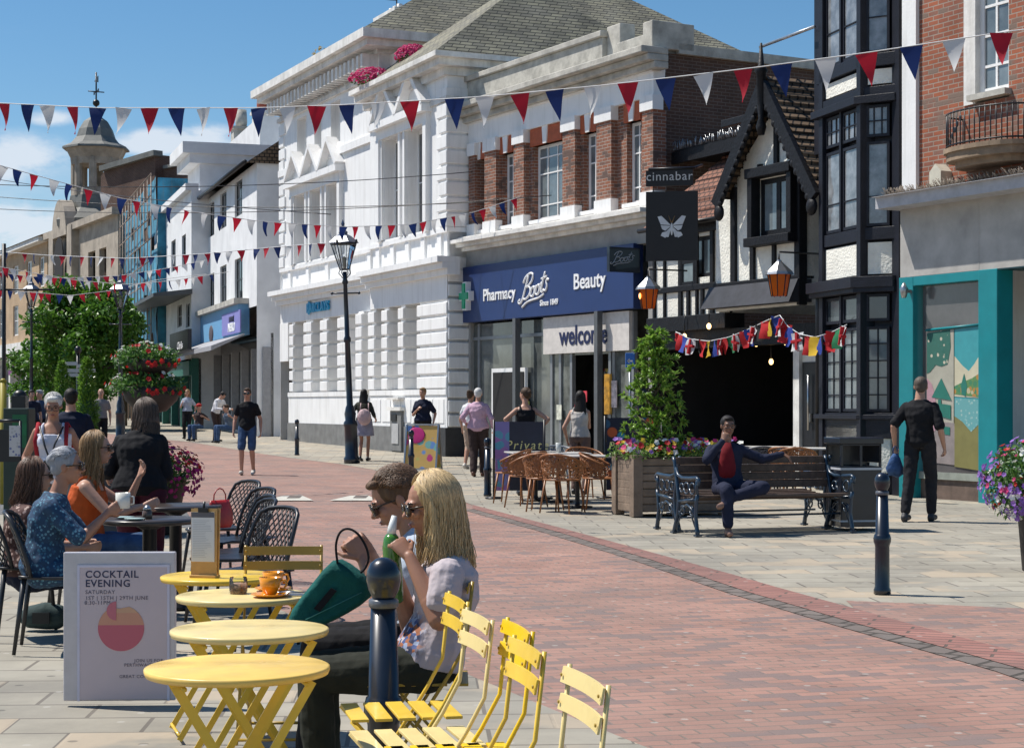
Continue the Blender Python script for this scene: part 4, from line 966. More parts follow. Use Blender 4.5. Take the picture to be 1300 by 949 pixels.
text('lettering', 'NERD', M_ltr, bx, (FN.u(294, -.4), -.405, Zn(294, 420, -.4)), .42, bold=.02, ext=.01, sx=1.5)
text('lettering', 'I HAVE', mat('dark_lettering', (.02, .02, .05)), bx, (FN.u(294, -.4), -.405, Zn(294, 408, -.4)), .26, ext=.01, sx=1.5, bold=.01)
m2 = MB(); m2.ell((FN.u(268, -.36), -.36, Zn(268, 424, -.36)), (.55, .04, .35)); m2.build('emblem', mat('brown_emblem', (.10, .08, .09)), fb)
mb = MB(); za, zb_ = Zn(300, 428), Zn(300, 440, -1.6); a, b = n0, FN.u(321)
mb.add([(a, -.3, za), (b, -.3, za), (b, -1.5, za-.45), (a, -1.5, za-.45), (a, -1.5, za-.62), (b, -1.5, za-.62), (a, -.3, za-.06), (b, -.3, za-.06)], [(0, 3, 2, 1), (3, 4, 5, 2), (6, 7, 5, 4), (0, 6, 4, 3), (1, 2, 5, 7)])
mb.build('awning', mat('grey_awning', (.32, .32, .34), .7), nb)
mb = MB(); mb.box(n0, n1, .5, .6, -.1, fz0); mb.build('shopfront_pane', M_glass, nb)
mb = MB(); 
for k in range(7): x = n0+(n1-n0)*k/6; mb.box(x-.08, x+.08, .2, .49, -.1, fz0-.5)
mb.box(n0, n1, .2, .5, -.1, .5); mb.build('shopfront_frame', mat('grey_shopfront', (.30, .30, .31), .5), nb)
a, b = FN.u(336, .9), FN.u(345, .9); cp = MB().box(a, b, .7, 1.2, Zn(340, 528, .9), Zn(340, 465, .9)).build('cash_machine_panel', mat('bank_blue', (.015, .08, .22), .4), nb)
MB().box(a+.1, b-.1, .66, .7, Zn(340, 520, .9), Zn(340, 491, .9)).build('screen_panel', M_metal, cp)
for k, (px, py) in enumerate(((322, 145), (295, 165))):
    c, z = FN.u(px, 5), Zn(px, py, 5); m2 = MB().box(c-.5, c+.5, 5, 6, z-3.5, z).box(c-.6, c+.6, 4.9, 6.1, z, z+.15)
    m2.build('chimney', M_white2 if k == 0 else M_stone, nb)
    m2 = MB(); m2.lathe([(.3, 0), (.34, .3), (.3, 1.0), (.26, 1.0)], 10, (c, 5.5, z+.15)); m2.build('chimney_pot', mat('terracotta', (.30, .07, .04), .8) if k == 0 else M_stone, nb)
# white house with dark canopy (further along)
FW = Face((243-CX)/FL*74, 74, -60); Zw = FW.z
wb = FW.thing('narrow_white_building', 'narrow white building with tall dark windows above a dark canopy, behind the awning shop', 'building')
w0, w1 = FW.u(196), FW.u(243)
ww = [(FW.u(a), FW.u(b), Zw(a, c), Zw(a, d)) for a, b, c, d in ((205.5, 211, 352, 314), (217.5, 223, 346, 307), (231, 236, 340, 300))]
w2_ = [(FW.u(a), FW.u(b), Zw(a, c), Zw(a, d)) for a, b, c, d in ((225, 231, 416, 388), (236, 241, 416, 386))]
mb = MB(); wall(mb, w0, w1, 3.4, Zw(220, 262), ww+w2_, 0, rev=.15); shell(mb, w0, w1, -.2, Zw(220, 262), 9, 0); mb.box(w0, w1, -.25, .3, Zw(220, 262), Zw(220, 254)); mb.build('wall', M_ofw, wb)
for h in ww+w2_: window(wb, *h, y=.08, cols=2, rows=2, fm=M_black, gm=M_glass, fw=.08, bar=.05)
mb = MB(); mb.prism([(.0, Zw(220, 378)), (-1.6, Zw(220, 384)), (-1.6, Zw(220, 388)), (-.0, Zw(220, 384))], w0, w1+.3, axis='x'); mb.build('canopy', mat('dark_canopy', (.06, .065, .07), .5), wb)
sg = MB().box(FW.u(217, -.9), FW.u(240, -.9), -.95, -.8, Zw(228, 446, -.9), Zw(228, 421, -.9)).build('sign_board', M_black, wb)
text('lettering', 'Clarks', M_ltr, sg, (FW.u(228, -.96), -.96, Zw(228, 443, -.96)), .42, ext=.01, shear=.3, sx=1.6)
MB().box(w0, w1, .3, .4, -.2, 3.39).build('shopfront_pane', M_glass, wb)
mb = MB(); 
for k in range(5): x = w0+(w1-w0)*k/4; mb.box(x-.12, x+.12, .0, .29, -.2, 3.4)
mb.box(w0, w1, -.1, .3, 2.7, 3.3); mb.build('shopfront_frame', mat('green_shopfront', (.02, .14, .11), .5), wb)
# scaffolded building wrapped in blue sheeting
FS = Face((196-CX)/FL*84, 84, -60); Zs = FS.z
sc = FS.thing('scaffolded_building', 'building under scaffolding wrapped in bright blue debris sheeting', 'building')
s0, s1 = FS.u(153), FS.u(200, 0); zs1 = Zs(176, 252)
MB().box(s0, s1, .8, 8, 0, zs1-1.2).build('wall', M_brickd, sc)
MB().box(s0+.1, FS.u(200), -.3, .5, 3, 3.9).build('fascia', M_white2, sc)
mb = MB(); rr = random.Random(11); nx, nz = 14, 12
def sh(i, j): return (s0+(s1-s0)*i/nx, -.1+.12*rr.random(), 4.2+(zs1-4.2)*j/nz+.1*rr.random())
gg = [[sh(i, j) for j in range(nz+1)] for i in range(nx+1)]
for i in range(nx):
    for j in range(nz):
        if rr.random() < .11: continue
        mb.add([gg[i][j], gg[i+1][j], gg[i+1][j+1], gg[i][j+1]], [(0, 1, 2, 3)], 0, True)
gg2 = [[(s1+.1*rr.random(), j*.8, 4.2+(zs1-4.2)*k/nz) for k in range(nz+1)] for j in range(7)]
for i in range(6):
    for j in range(nz): mb.add([gg2[i][j], gg2[i+1][j], gg2[i+1][j+1], gg2[i][j+1]], [(0, 1, 2, 3)], 0, True)
mb.build('debris_sheeting', mat('blue_sheeting', (.04, .21, .32), .9, var=.6, scale=1.1, bump=.6, bscale=4, streak=.5), sc)
for k in range(13): x = s0+(s1-s0)*k/12; MB().tube([(x, -.3, 0), (x, -.3, zs1+.2)], .028, 6).build('scaffold_pole', mat('rusty_tube', (.30, .22, .17), .6), sc)
for z in (4.2, 5.2, 6.2, 7.2, 8.2, 9.2, 10.2, 11.2, 12.2):
    if z < zs1+.5: MB().tube([(s0-.4, -.33, z), (s1+.2, -.33, z)], .03, 6).build('ledger', mat('rusty_tube', (.30, .22, .17), .6), sc)
# big brown brick block behind
FK = Face((250-CX)/FL*96, 96, -1500); Zk = FK.z
bk_ = FK.thing('brown_brick_block', 'windowless brown brick block rising behind the blue scaffolding', 'building')
k0, k1, k2 = FK.u(128), FK.u(197), FK.u(256)
mb = MB(); mb.box(k0, k1, 0, 10, 0, Zk(140, 222)); mb.prism([(k0, Zk(140, 222)), (k1, Zk(140, 222)), (k1, Zk(197, 196)), (k0+.5, Zk(140, 214))][::1], 0, 10); mb.box(k1, k2, .5, 10, 0, Zk(220, 210)); mb.build('wall', M_brickd, bk_, fixn=True)
mb = MB(); mb.bar((k0+.3, 0, Zk(140, 213)), (k1+.3, 0, Zk(197, 195)), .6, .3); mb.box(k1+.3, k2+.2, .3, .9, Zk(220, 210), Zk(220, 206)); mb.build('coping', M_lead, bk_)
# corn exchange like stone tower
FT = Face((150-CX)/FL*98, 98, -490); Zt = FT.z
tw = FT.thing('stone_tower_building', 'brown stone classical front with an arched gable and a domed cupola tower', 'tower building')
t0_, t1_ = FT.u(56), FT.u(150); c0 = FT.u(118)
zte = Zt(90, 295)
mb = MB(); wall(mb, t0_, t1_, 0, zte, [(FT.u(112+k*14), FT.u(121+k*14), Zt(120, 400), Zt(120, 318)) for k in range(2)], 0, rev=.3); shell(mb, t0_, t1_, 0, zte, 9, 0)
mb.box(t0_-.2, t1_+.2, -.4, .1, zte, zte+.4); mb.build('wall', M_tower, tw)
mb = MB(); ac, aw = FT.u(85), 1.9; za_ = Zt(85, 322)
pts_ = [(ac+aw*math.cos(math.pi*k/14), zte-.2+1.2*aw*math.sin(math.pi*k/14)) for k in range(15)]
mb.prism(pts_[::-1], -.5, .2); mb.box(ac-aw-1.2, ac-aw, -.45, .3, 2, zte+.3); mb.box(ac+aw, ac+aw+1.2, -.45, .3, 2, zte+.3)
mb.build('arched_gable', M_tower, tw, fixn=True)
pts_ = [(ac+1.15*math.cos(math.pi*k/14), zte-1.4+1.15*math.sin(math.pi*k/14)) for k in range(15)]
MB().prism([(ac-1.15, zte-4)]+pts_[::-1]+[(ac+1.15, zte-4)], -.52, -.46).build('arched_window', M_dark, tw, fixn=True)
cx_, cy_ = FT.u(118, 1.6), 1.8
zb1, zb2, zd0, zd1 = Zt(118, 250, 1.6), Zt(118, 236, 1.6), Zt(118, 190, 1.6), Zt(118, 150, 1.6)
mb = MB(); mb.box(cx_-1.75, cx_+1.75, cy_-1.75, cy_+1.75, 3, zb1-1.5); mb.lathe([(2.4, zb1-1.9), (2.45, zb1-1.5), (1.75, zb1-.8), (1.6, zb1)], 8, (cx_, cy_, 0), sm=False); mb.build('tower_base', M_lead, tw)
mb = MB(); 
for k in range(8):   # open lantern stage of eight piers
    t = 2*math.pi*(k+.5)/8; x, y = cx_+1.3*math.cos(t), cy_+1.3*math.sin(t); mb.lathe([(.25, zb1), (.25, zd0-.6)], 8, (x, y, 0), sm=False)
mb.lathe([(1.55, zd0-1.0), (1.6, zd0-.6), (1.75, zd0-.3), (1.9, zd0)], 8, (cx_, cy_, 0), sm=False); mb.lathe([(1.55, zb1), (1.5, zb1+.45)], 8, (cx_, cy_, 0), sm=False); mb.build('lantern_stage', M_tower, tw)
mb = MB(); mb.lathe([(2.1, zd0-.02), (2.08, zd0+.1), (1.55, zd0+.35), (1.22, zd0+.75), (1.05, zd0+1.25), (.75, zd0+1.75), (.30, zd0+2.05), (.08, zd0+2.25)], 8, (cx_, cy_, 0), sm=False); mb.build('dome', M_lead, tw)
mb = MB(); zt_ = zd0+2.2; mb.tube([(cx_, cy_, zt_-.1), (cx_, cy_, zt_+2.6)], .05, 6); mb.ell((cx_, cy_, zt_+.7), (.22, .22, .22)); mb.tube([(cx_-.55, cy_, zt_+1.4), (cx_+.55, cy_, zt_+1.4)], .035, 6); mb.tube([(cx_, cy_-.5, zt_+1.4), (cx_, cy_+.5, zt_+1.4)], .035, 6)
mb.box(cx_-.62, cx_-.4, cy_-.02, cy_+.02, zt_+1.28, zt_+1.5); mb.box(cx_+.4, cx_+.62, cy_-.02, cy_+.02, zt_+1.28, zt_+1.5); mb.prism([(cx_-.45, zt_+2.1), (cx_+.5, zt_+1.9), (cx_+.5, zt_+2.3)], cy_-.02, cy_+.02)
mb.build('weather_vane', M_black, tw)
# long pale brick building on the left
_p = FT.P(t0_, 0, -.05); FLf = Face(_p.x, _p.y, -490); Zl = FLf.z
lb = FLf.thing('yellow_brick_building', 'long pale yellow brick building with tall white windows at the far left', 'building')
l0, l1 = FLf.u(-140), FLf.u(60); zl = Zl(30, 312)
wins = []
for px in (-60, -38, -16, 2, 20, 37, 53):
    w_ = 6.5; wins.append((FLf.u(px-w_/2), FLf.u(px+w_/2), Zl(20, 373), Zl(20, 337))); wins.append((FLf.u(px-w_/2), FLf.u(px+w_/2), Zl(20, 426), Zl(20, 388)))
mb = MB(); wall(mb, l0, l1, Zl(20, 436), zl, wins, 0, rev=.2); shell(mb, l0, l1, 0, zl, 10, 0); mb.build('wall', M_brickp, lb)
for h in wins: window(lb, *h, y=.1, cols=2, rows=2, fm=M_white, gm=M_glassb, fw=.1, bar=.05)
MB().box(l0, l1, .4, .5, 0, Zl(20, 450)).build('shopfront_pane', M_glass, lb)
mb = MB(); mb.box(l0, l1, -.3, .3, Zl(20, 452), Zl(20, 436)); mb.box(l0, l1+.2, -.6, .1, zl-.3, zl)
for k in range(14): x = l0+(l1-l0)*k/13; mb.box(x-.25, x+.25, -.2, .39, 0, Zl(20, 452))
mb.build('shopfront', M_white2, lb)
MB().box(FLf.u(11, -.3), FLf.u(23, -.3), -.32, -.25, Zl(17, 476), Zl(17, 462)).build('purple_sign', mat('purple_sign', (.16, .03, .15)), lb)
mb = MB(); mb.add([(l0, -.7, zl), (l1+.3, -.7, zl), (l1+.3, 5, zl+2.3), (l0, 5, zl+2.3), (l1+.3, 10, zl)], [(0, 1, 2, 3), (1, 4, 2)]); mb.build('roof', mat('brown_roof', (.22, .14, .085), .8, var=.25, scale=1.), lb)
# ================================================================ VEGETATION
M_leaf = leafmat('plane_tree_leaves', (.05, .14, .015), (.12, .26, .03))
M_bay = leafmat('bay_leaves', (.06, .15, .015), (.24, .42, .06), .32)
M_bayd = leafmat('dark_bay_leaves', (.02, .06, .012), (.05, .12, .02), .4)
M_bark = mat('bark', (.10, .075, .05), .9, var=.3, scale=10, bump=.6)
def rmat(r_): return Matrix.Rotation(r_.uniform(0, 6.28), 3, 'Z') @ Matrix.Rotation(r_.uniform(-1.2, 1.2), 3, 'X') @ Matrix.Rotation(r_.uniform(-1, 1), 3, 'Y')
def crown(name, m, par, clumps, n, L, W, seed):
    r_ = random.Random(seed); mb = MB(); tot = sum(c[1][0]*c[1][1]*c[1][2] for c in clumps)
    for c, rad in clumps:
        k = int(n*rad[0]*rad[1]*rad[2]/tot)
        for _ in range(k):
            while True:
                v = Vector((r_.uniform(-1, 1), r_.uniform(-1, 1), r_.uniform(-1, 1)))
                if .25 < v.length < 1: break
            v = v*(.55+.45*r_.random())/max(v.length, .5) if r_.random() < .6 else v
            p = Vector(c)+Vector((v.x*rad[0], v.y*rad[1], v.z*rad[2])); s_ = r_.uniform(.6, 1.25)
            mb.leaf(p, L*s_, W*s_, rmat(r_), 0)
    o = mb.build(name, m, par); o['kind'] = 'stuff'; return o
def tree(name, label, loc, w_, h, z0, n, leaf, seed, grp=None, m=None):
    t = thing(name, label, 'tree', loc, 0, grp); r_ = random.Random(seed)
    tr = MB(); tr.tube([(0, 0, -.2), (.03, 0, z0), (0, .05, z0+h*.35), (.05, 0, z0+h*.8)], [w_*.05, w_*.04, w_*.025, .02], 8)
    cl = []
    for k in range(34):
        f = r_.random(); z = z0+h*(.08+.84*f); rr_ = w_/2*math.sin(math.pi*min(1, .22+.72*f))**.8
        a = r_.uniform(0, 6.28); q = r_.uniform(.35, .95)*rr_; c = (q*math.cos(a), q*math.sin(a), z); s_ = w_*r_.uniform(.10, .19)
        cl.append((c, (s_*1.15, s_*1.15, s_*.8)))
        tr.tube([(0, 0, z-h*.2), (c[0]*.6, c[1]*.6, z-h*.06), c], [w_*.015, w_*.009, w_*.003], 5)
    tr.build('trunk', M_bark, t)
    crown('crown', m or M_leaf, t, cl, n, leaf, leaf*.62, seed+1); return t
tree('street_tree', 'large round green tree beyond the flower tiers, tallest of the trees', ((104-CX)/FL*72, 72, gz(72)), 5.1, 4.9, 1.3, 15000, .25, 3)
tree('street_tree', 'lower edge tree partly behind the lamp post with signs', ((48-CX)/FL*78, 78, gz(78)), 3.4, 2.9, 1.2, 5000, .24, 9)
tree('street_tree', 'dark green tree right behind the tall lamp at the scaffolding', ((158-CX)/FL*80, 80, gz(80)), 2.6, 4.0, 1.6, 3000, .22, 12)
def bay(name, label, loc, w_, h, z0, n, leaf, seed, m=None, grp=None, col=False):
    t = thing(name, label, 'shrub', loc, 0, grp); r_ = random.Random(seed)
    MB().tube([(0, 0, 0), (0, 0, z0+h*.9)], [.03, .008], 6).build('stem', M_bark, t)
    mb = MB()
    for _ in range(n):
        f = r_.random()**.85; a = r_.uniform(0, 6.28); prof = ((1-f)**.55 if not col else min(1, (1-f)*2.1+.12)**.8)*(.82+.18*math.sin(f*(17 if col else 23)+a*2))*min(1, .6+f*4)
        q = w_/2*prof*(.55+.45*r_.random()**.4); p = (q*math.cos(a), q*math.sin(a), z0+h*f)
        M = Matrix.Rotation(a-math.pi/2+r_.uniform(-1, 1)*(1.2 if col else .8), 3, 'Z') @ Matrix.Rotation(r_.uniform(-.3 if col else .1, 1.1), 3, 'X') @ Matrix.Rotation(r_.uniform(-.6, .6), 3, 'Y')
        s_ = r_.uniform(.7, 1.3); mb.leaf(p, leaf*s_, leaf*(.44 if col else .38)*s_, M)
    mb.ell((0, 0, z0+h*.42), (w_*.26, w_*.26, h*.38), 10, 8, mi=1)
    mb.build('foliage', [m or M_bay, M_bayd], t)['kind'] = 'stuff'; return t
# flowers
def blossoms(par, name, col, shell_, n, size, seed, rng=((0, 6.28), (0., 1.)), hang=0., clus=False):
    r_ = random.Random(seed*77+3); mb = MB(); c, rad = shell_
    cs = [(r_.uniform(0, 6.28), r_.uniform(-hang, 1)) for _ in range(9)]
    for _ in range(n):
        a = r_.uniform(*rng[0]); ph = math.acos(1-2*r_.uniform(*rng[1])*.5-0) if not hang else math.acos(r_.uniform(-hang, 1))
        if clus: a_, z_ = cs[r_.randrange(len(cs))]; a = a_+r_.gauss(0, .28); ph = math.acos(max(-hang, min(1, z_+r_.gauss(0, .2))))
        nv = Vector((math.sin(ph)*math.cos(a), math.sin(ph)*math.sin(a), math.cos(ph)))
        p = Vector(c)+Vector((nv.x*rad[0], nv.y*rad[1], nv.z*rad[2]))*r_.uniform(.94, 1.1)
        nn = (nv+Vector((r_.uniform(-.4, .4), r_.uniform(-.4, .4), r_.uniform(-.1, .5)))).normalized()
        x = nn.orthogonal().normalized(); y = nn.cross(x); s_ = size*r_.uniform(.7, 1.2); vs = [p-nn*s_*.35]
        for k in range(10):
            t = 2*math.pi*k/10; rr_ = s_*(1 if k % 2 else .72); vs.append(p+(x*math.cos(t)+y*math.sin(t))*rr_)
        mb.add(vs, [(0, k+1, (k+1) % 10+1) for k in range(10)], 0, False)
    m = leafmat(name+'_petals', tuple(q*.75 for q in col), tuple(min(1, q*1.2) for q in col), .6)
    o = mb.build(name, m, par); o['kind'] = 'stuff'
    if 'label' not in o: pass
    return o
def foliage_mound(par, c, rad, n, leaf, seed, m=None, hang=.0):
    r_ = random.Random(seed); mb = MB()
    for _ in range(n):
        a = r_.uniform(0, 6.28); cz = r_.uniform(-hang, 1); ph = math.acos(cz); q = r_.uniform(.55, 1.02)
        nv = Vector((math.sin(ph)*math.cos(a), math.sin(ph)*math.sin(a), cz)); p = Vector(c)+Vector((nv.x*rad[0], nv.y*rad[1], nv.z*rad[2]))*q
        mb.leaf(p, leaf*r_.uniform(.7, 1.3), leaf*.5, rmat(r_))
    o = mb.build('foliage', m or leafmat('bedding_leaves', (.04, .12, .02), (.12, .24, .05)), par); o['kind'] = 'stuff'; return o
RED, WHT, PUR, MAG, PNK, YEL = (.55, .02, .02), (.8, .8, .76), (.32, .16, .55), (.30, .01, .14), (.6, .04, .18), (.7, .5, .05)
M_tub = mat('dark_tub', (.022, .017, .015), .6, var=.2, scale=8)
# right flower tub
g = G(1322, 727)
t = thing('flower_tub', 'tall dark tub overflowing with purple, white and red petunias at the right edge', 'flower tub', g)
MB().lathe([(.12, 0), (.16, .02), (.22, .75), (.25, .78), (.22, .78)], 20).build('tub', M_tub, t, bevel=.004)
foliage_mound(t, (0, 0, .78), (.49, .47, .39), 2600, .06, 1, hang=.8)
for nme, c, n, rng, sd in (('purple_blossoms', PUR, 260, None, 11), ('white_blossoms', WHT, 190, None, 2), ('red_blossoms', RED, 60, None, 3), ('pink_blossoms', PNK, 26, None, 4)):
    blossoms(t, nme, c, ((0, 0, .78), (.49, .47, .39)), n, .030, sd, hang=.75, clus=True)
# tiered flower tower (left)
T = 20.
g = Vector(((192-CX)/FL*T, T, 0))
t = thing('flower_tower', 'three tiered tower of dark bowls with geraniums and trailing petunias', 'flower tower', g)
MB().tube([(0, 0, 0), (0, 0, 2.0)], .05, 8).build('post', M_black, t)
def zt2_(py): return H+(YH-py)/FL*T
for nme, zt_, rw, dep in (('top_bowl', zt2_(456), .29, .2), ('middle_bowl', zt2_(491), .34, .30)):
    mb = MB(); mb.lathe([(.05, zt_-dep), (rw*.5, zt_-dep*.9), (rw*.85, zt_-dep*.5), (rw, zt_), (rw*.92, zt_), (rw*.8, zt_-.04)], 24); b_ = mb.build(nme, M_tub, t)
    foliage_mound(b_, (-.05, 0, zt_), (rw*1.3, rw*1.2, .17), 1300, .06, 5, hang=.5)
    blossoms(b_, 'red_blossoms', RED, ((-.05, 0, zt_), (rw*1.34, rw*1.25, .18)), 40, .032, 6, hang=.4, clus=True)
    blossoms(b_, 'white_blossoms', WHT, ((-.05, 0, zt_+.02), (rw*1.3, rw*1.25, .18)), 34, .028, 7, hang=.2, clus=True)
mb = MB(); mb.lathe([(.25, 0), (.28, .02), (.40, .62), (.43, .65), (.4, .65)], 24); b_ = mb.build('bottom_tub', M_tub, t)
foliage_mound(b_, (0, 0, .70), (.52, .5, .30), 1500, .06, 8, hang=.5)
blossoms(b_, 'magenta_blossoms', MAG, ((0, 0, .66), (.56, .52, .36)), 420, .028, 9, hang=.6)
blossoms(b_, 'red_blossoms', RED, ((0, 0, .72), (.55, .52, .32)), 70, .028, 10, hang=.0)
blossoms(b_, 'pink_blossoms', PNK, ((0, 0, .72), (.55, .52, .32)), 50, .028, 13, hang=.1)
# small shrubs and flowers in troughs beside it
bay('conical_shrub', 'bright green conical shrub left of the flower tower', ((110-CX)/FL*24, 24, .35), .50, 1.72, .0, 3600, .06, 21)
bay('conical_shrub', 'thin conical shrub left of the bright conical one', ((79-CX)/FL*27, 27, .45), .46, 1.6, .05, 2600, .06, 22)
for k, (px, d, lb_) in enumerate(((112, 23.6, 'wooden trough of pink and white flowers below the bright conical shrub'), (150, 22, 'trough of red and purple flowers in front of the flower tower'))):
    t = thing('flower_trough', lb_, 'planter', ((px-CX)/FL*d, d, 0))
    MB().box(-.42, .42, -.2, .2, 0, .4).build('trough', mat('trough_wood', (.12, .09, .06), .8, var=.3), t, bevel=.01)
    foliage_mound(t, (0, 0, .4), (.44, .22, .2), 500, .05, 30+k); 
    blossoms(t, 'pink_blossoms' if k == 0 else 'red_blossoms', PNK if k == 0 else RED, ((0, 0, .42), (.44, .24, .2)), 60, .028, 40+k)
    blossoms(t, 'white_blossoms' if k == 0 else 'purple_blossoms', WHT if k == 0 else PUR, ((0, 0, .42), (.44, .24, .2)), 45, .025, 44+k)
# timber planter with bay tree
g = G(806, 656); g2 = At(781, 640, 23.9)
ang = R(18)
t = thing('timber_planter', 'square slatted grey wood planter full of mixed flowers', 'planter', g, ang)
mb = MB(); mb.box(0, 1.35, .02, .72, .06, .76)
for k in range(7): mb.box(.09, 1.26, -.005, .05, .07+k*.1, .155+k*.1); mb.box(-.002, .05, .1, .64, .07+k*.1, .155+k*.1)
M_pw = mat('weathered_planter_wood', (.20, .145, .105), .8, var=.3, scale=5, bump=.3, bscale=15)
mb.build('slatted_box', M_pw, t, bevel=.004)
for x, y in ((0, 0), (1.26, 0), (0, .64), (1.26, .64)): MB().box(x-.03, x+.10, y-.03, y+.12, 0, .80).build('corner_post', M_pw, t, bevel=.006)
mb = MB(); mb.box(-.02, 1.38, -.02, .76, .76, .775); mb.build('soil', mat('soil', (.05, .035, .025), .95), t)
mb = MB(); r_ = random.Random(2)
for _ in range(1700): mb.leaf((r_.uniform(-.08, 1.45), r_.uniform(-.08, .8), .76+r_.random()**1.5*.16), .06*r_.uniform(.6, 1.3), .03, rmat(r_))
mb.build('foliage', leafmat('bedding_leaves2', (.08, .18, .03), (.22, .34, .08)), t)['kind'] = 'stuff'
for nm_, c, n, sd in (('pink_blossoms', PNK, 34, 1), ('white_blossoms', WHT, 44, 2), ('purple_blossoms', PUR, 40, 3), ('yellow_blossoms', YEL, 44, 4), ('red_blossoms', RED, 30, 5)):
    r_ = random.Random(sd+50); mb = MB()
    for _ in range(n):
        p = Vector((r_.uniform(-.1, 1.5), r_.uniform(-.12, .6), .84+r_.uniform(-.02, .16))); nn = Vector((r_.uniform(-.6, .3), r_.uniform(-1, -.2), r_.uniform(.2, 1))).normalized(); x = nn.orthogonal().normalized(); y = nn.cross(x); s_ = r_.uniform(.03, .05)
        vs = [p]+[p+(x*math.cos(q*.628)+y*math.sin(q*.628))*s_*(1 if q % 2 else .75)+nn*.012 for q in range(10)]; mb.add(vs, [(0, q+1, (q+1) % 10+1) for q in range(10)])
    mb.build(nm_, leafmat(nm_+'2', tuple(q*.75 for q in c), tuple(min(1, q*1.2) for q in c), .6), t)['kind'] = 'stuff'
Mz = Matrix.Rotation(ang, 3, 'Z'); pb_ = g+Mz @ Vector((.46, .42, .76))
t = thing('bay_tree', 'big bright green bay tree standing in the timber planter', 'shrub', pb_); r_ = random.Random(31); cl_ = []
st = MB(); st.tube([(0, 0, 0), (.02, 0, 1.65)], [.035, .01], 6)
for k in range(84):
    f = (k+.5)/84; z = .02+1.60*f; rr_ = (.34 if k % 2 else .20)*min(1, (1-f)*2.0+.12)**.7*r_.uniform(.55, 1.1); a = k*2.4+r_.uniform(-.5, .5); c = (rr_*math.cos(a), rr_*math.sin(a), z)
    cl_.append((c, (r_.uniform(.09, .15),)*3)); st.tube([(0, 0, max(0, z-.15)), c], [.012, .004], 5)
st.build('stem', M_bark, t); mb = MB()
for c, rad in cl_:
    tips = [V3 for V3 in (Vector((r_.gauss(0, 1), r_.gauss(0, 1), r_.gauss(.4, .8))).normalized() for _ in range(5))]
    for tp in tips:
        base = Vector(c)+tp*rad[0]*r_.uniform(.2, 1.0)
        for _ in range(13):
            dr_ = (tp+Vector((r_.gauss(0, .75), r_.gauss(0, .75), r_.gauss(.1, .6)))).normalized(); L_ = r_.uniform(.06, .115); q_ = dr_.to_track_quat('Y', 'Z').to_matrix() @ Matrix.Rotation(r_.uniform(-.9, .9), 3, 'Y')
            mb.leaf(base-dr_*.01, L_, L_*.36, q_)
mb.build('foliage', leafmat('bay_tree_leaves', (.07, .18, .015), (.34, .52, .09), .28), t)['kind'] = 'stuff'
# valerian on the bank ledges and an air plant on the pipe
for k, (px, py, rx_, F_, y) in enumerate(((473, 99, .55, FA, -.3), (524, 70, .42, FA, .6), (409, 72, .3, FA, .0))):
    c = F_.P(F_.u(px, y), F_.z(px, py, y), y)
    t = thing('wall_plant', ['larger pink flowering tuft growing on the lower stucco cornice', 'smaller pink flowering tuft on the cornice near the dormer', 'yellowish dry weeds on the high cornice'][k], 'plant', c)
    foliage_mound(t, (0, 0, -.2), (rx_*1.1, .35, .3), 250, .09, 60+k)
    blossoms(t, 'pink_blossoms' if k < 2 else 'yellow_blossoms', (.42, .10, .13) if k < 2 else (.4, .3, .1), ((0, 0, -.1), (rx_*1.15, .4, .38)), 420 if k < 2 else 60, .045, 63+k)
c = FN.P(FN.u(329, .6), FN.z(329, 380, .6), .6); t = thing('wall_plant', 'spiky green plant growing out of the wall by the black drain pipe', 'plant', c); foliage_mound(t, (0, 0, 0), (.25, .25, .35), 160, .18, 70)
# ================================================================ STREET FURNITURE
def bollard(loc, label, h=.93):
    t = thing('bollard', label, 'bollard', loc, 0, 'navy ball topped bollards along the street'); k = h/.93
    MB().lathe([(.066, 0), (.066, .03), (.057, .05), (.055, .36*k), (.058, .375*k), (.067, .40*k), (.068, .425*k), (.060, .455*k), (.053, .46*k), (.044, .76*k)], 24).build('post', M_navy, t)
    MB().lathe([(.046, .76*k), (.051, .765*k), (.051, .785*k), (.045, .79*k)], 24).build('collar', mat('worn_navy', (.10, .11, .13), .35, var=.4, scale=30), t)
    MB().lathe([(.036, .785*k), (.040, .795*k), (.053, .822*k), (.060, .855*k), (.057, .885*k), (.045, .912*k), (.026, .926*k), (.008, .931*k)], 24).build('ball_cap', M_navy, t); return t
for px, d, lb_ in ((1120, 13.65, 'navy bollard alone on the stone slabs, in front of the litter bin'), (487, 6.05, 'nearest navy bollard, right beside the seated couple and yellow tables'), (619, 28.3, 'navy bollard at the left end of the rattan chairs'), (522, 35., 'navy bollard in front of the colourful pavement board'), (377, 46., 'navy bollard near the door of the white bank'), (248, 59, 'farthest navy bollard, in front of the awning shop')):
    bollard(((px-CX)/FL*d, d, gz(d)), lb_)
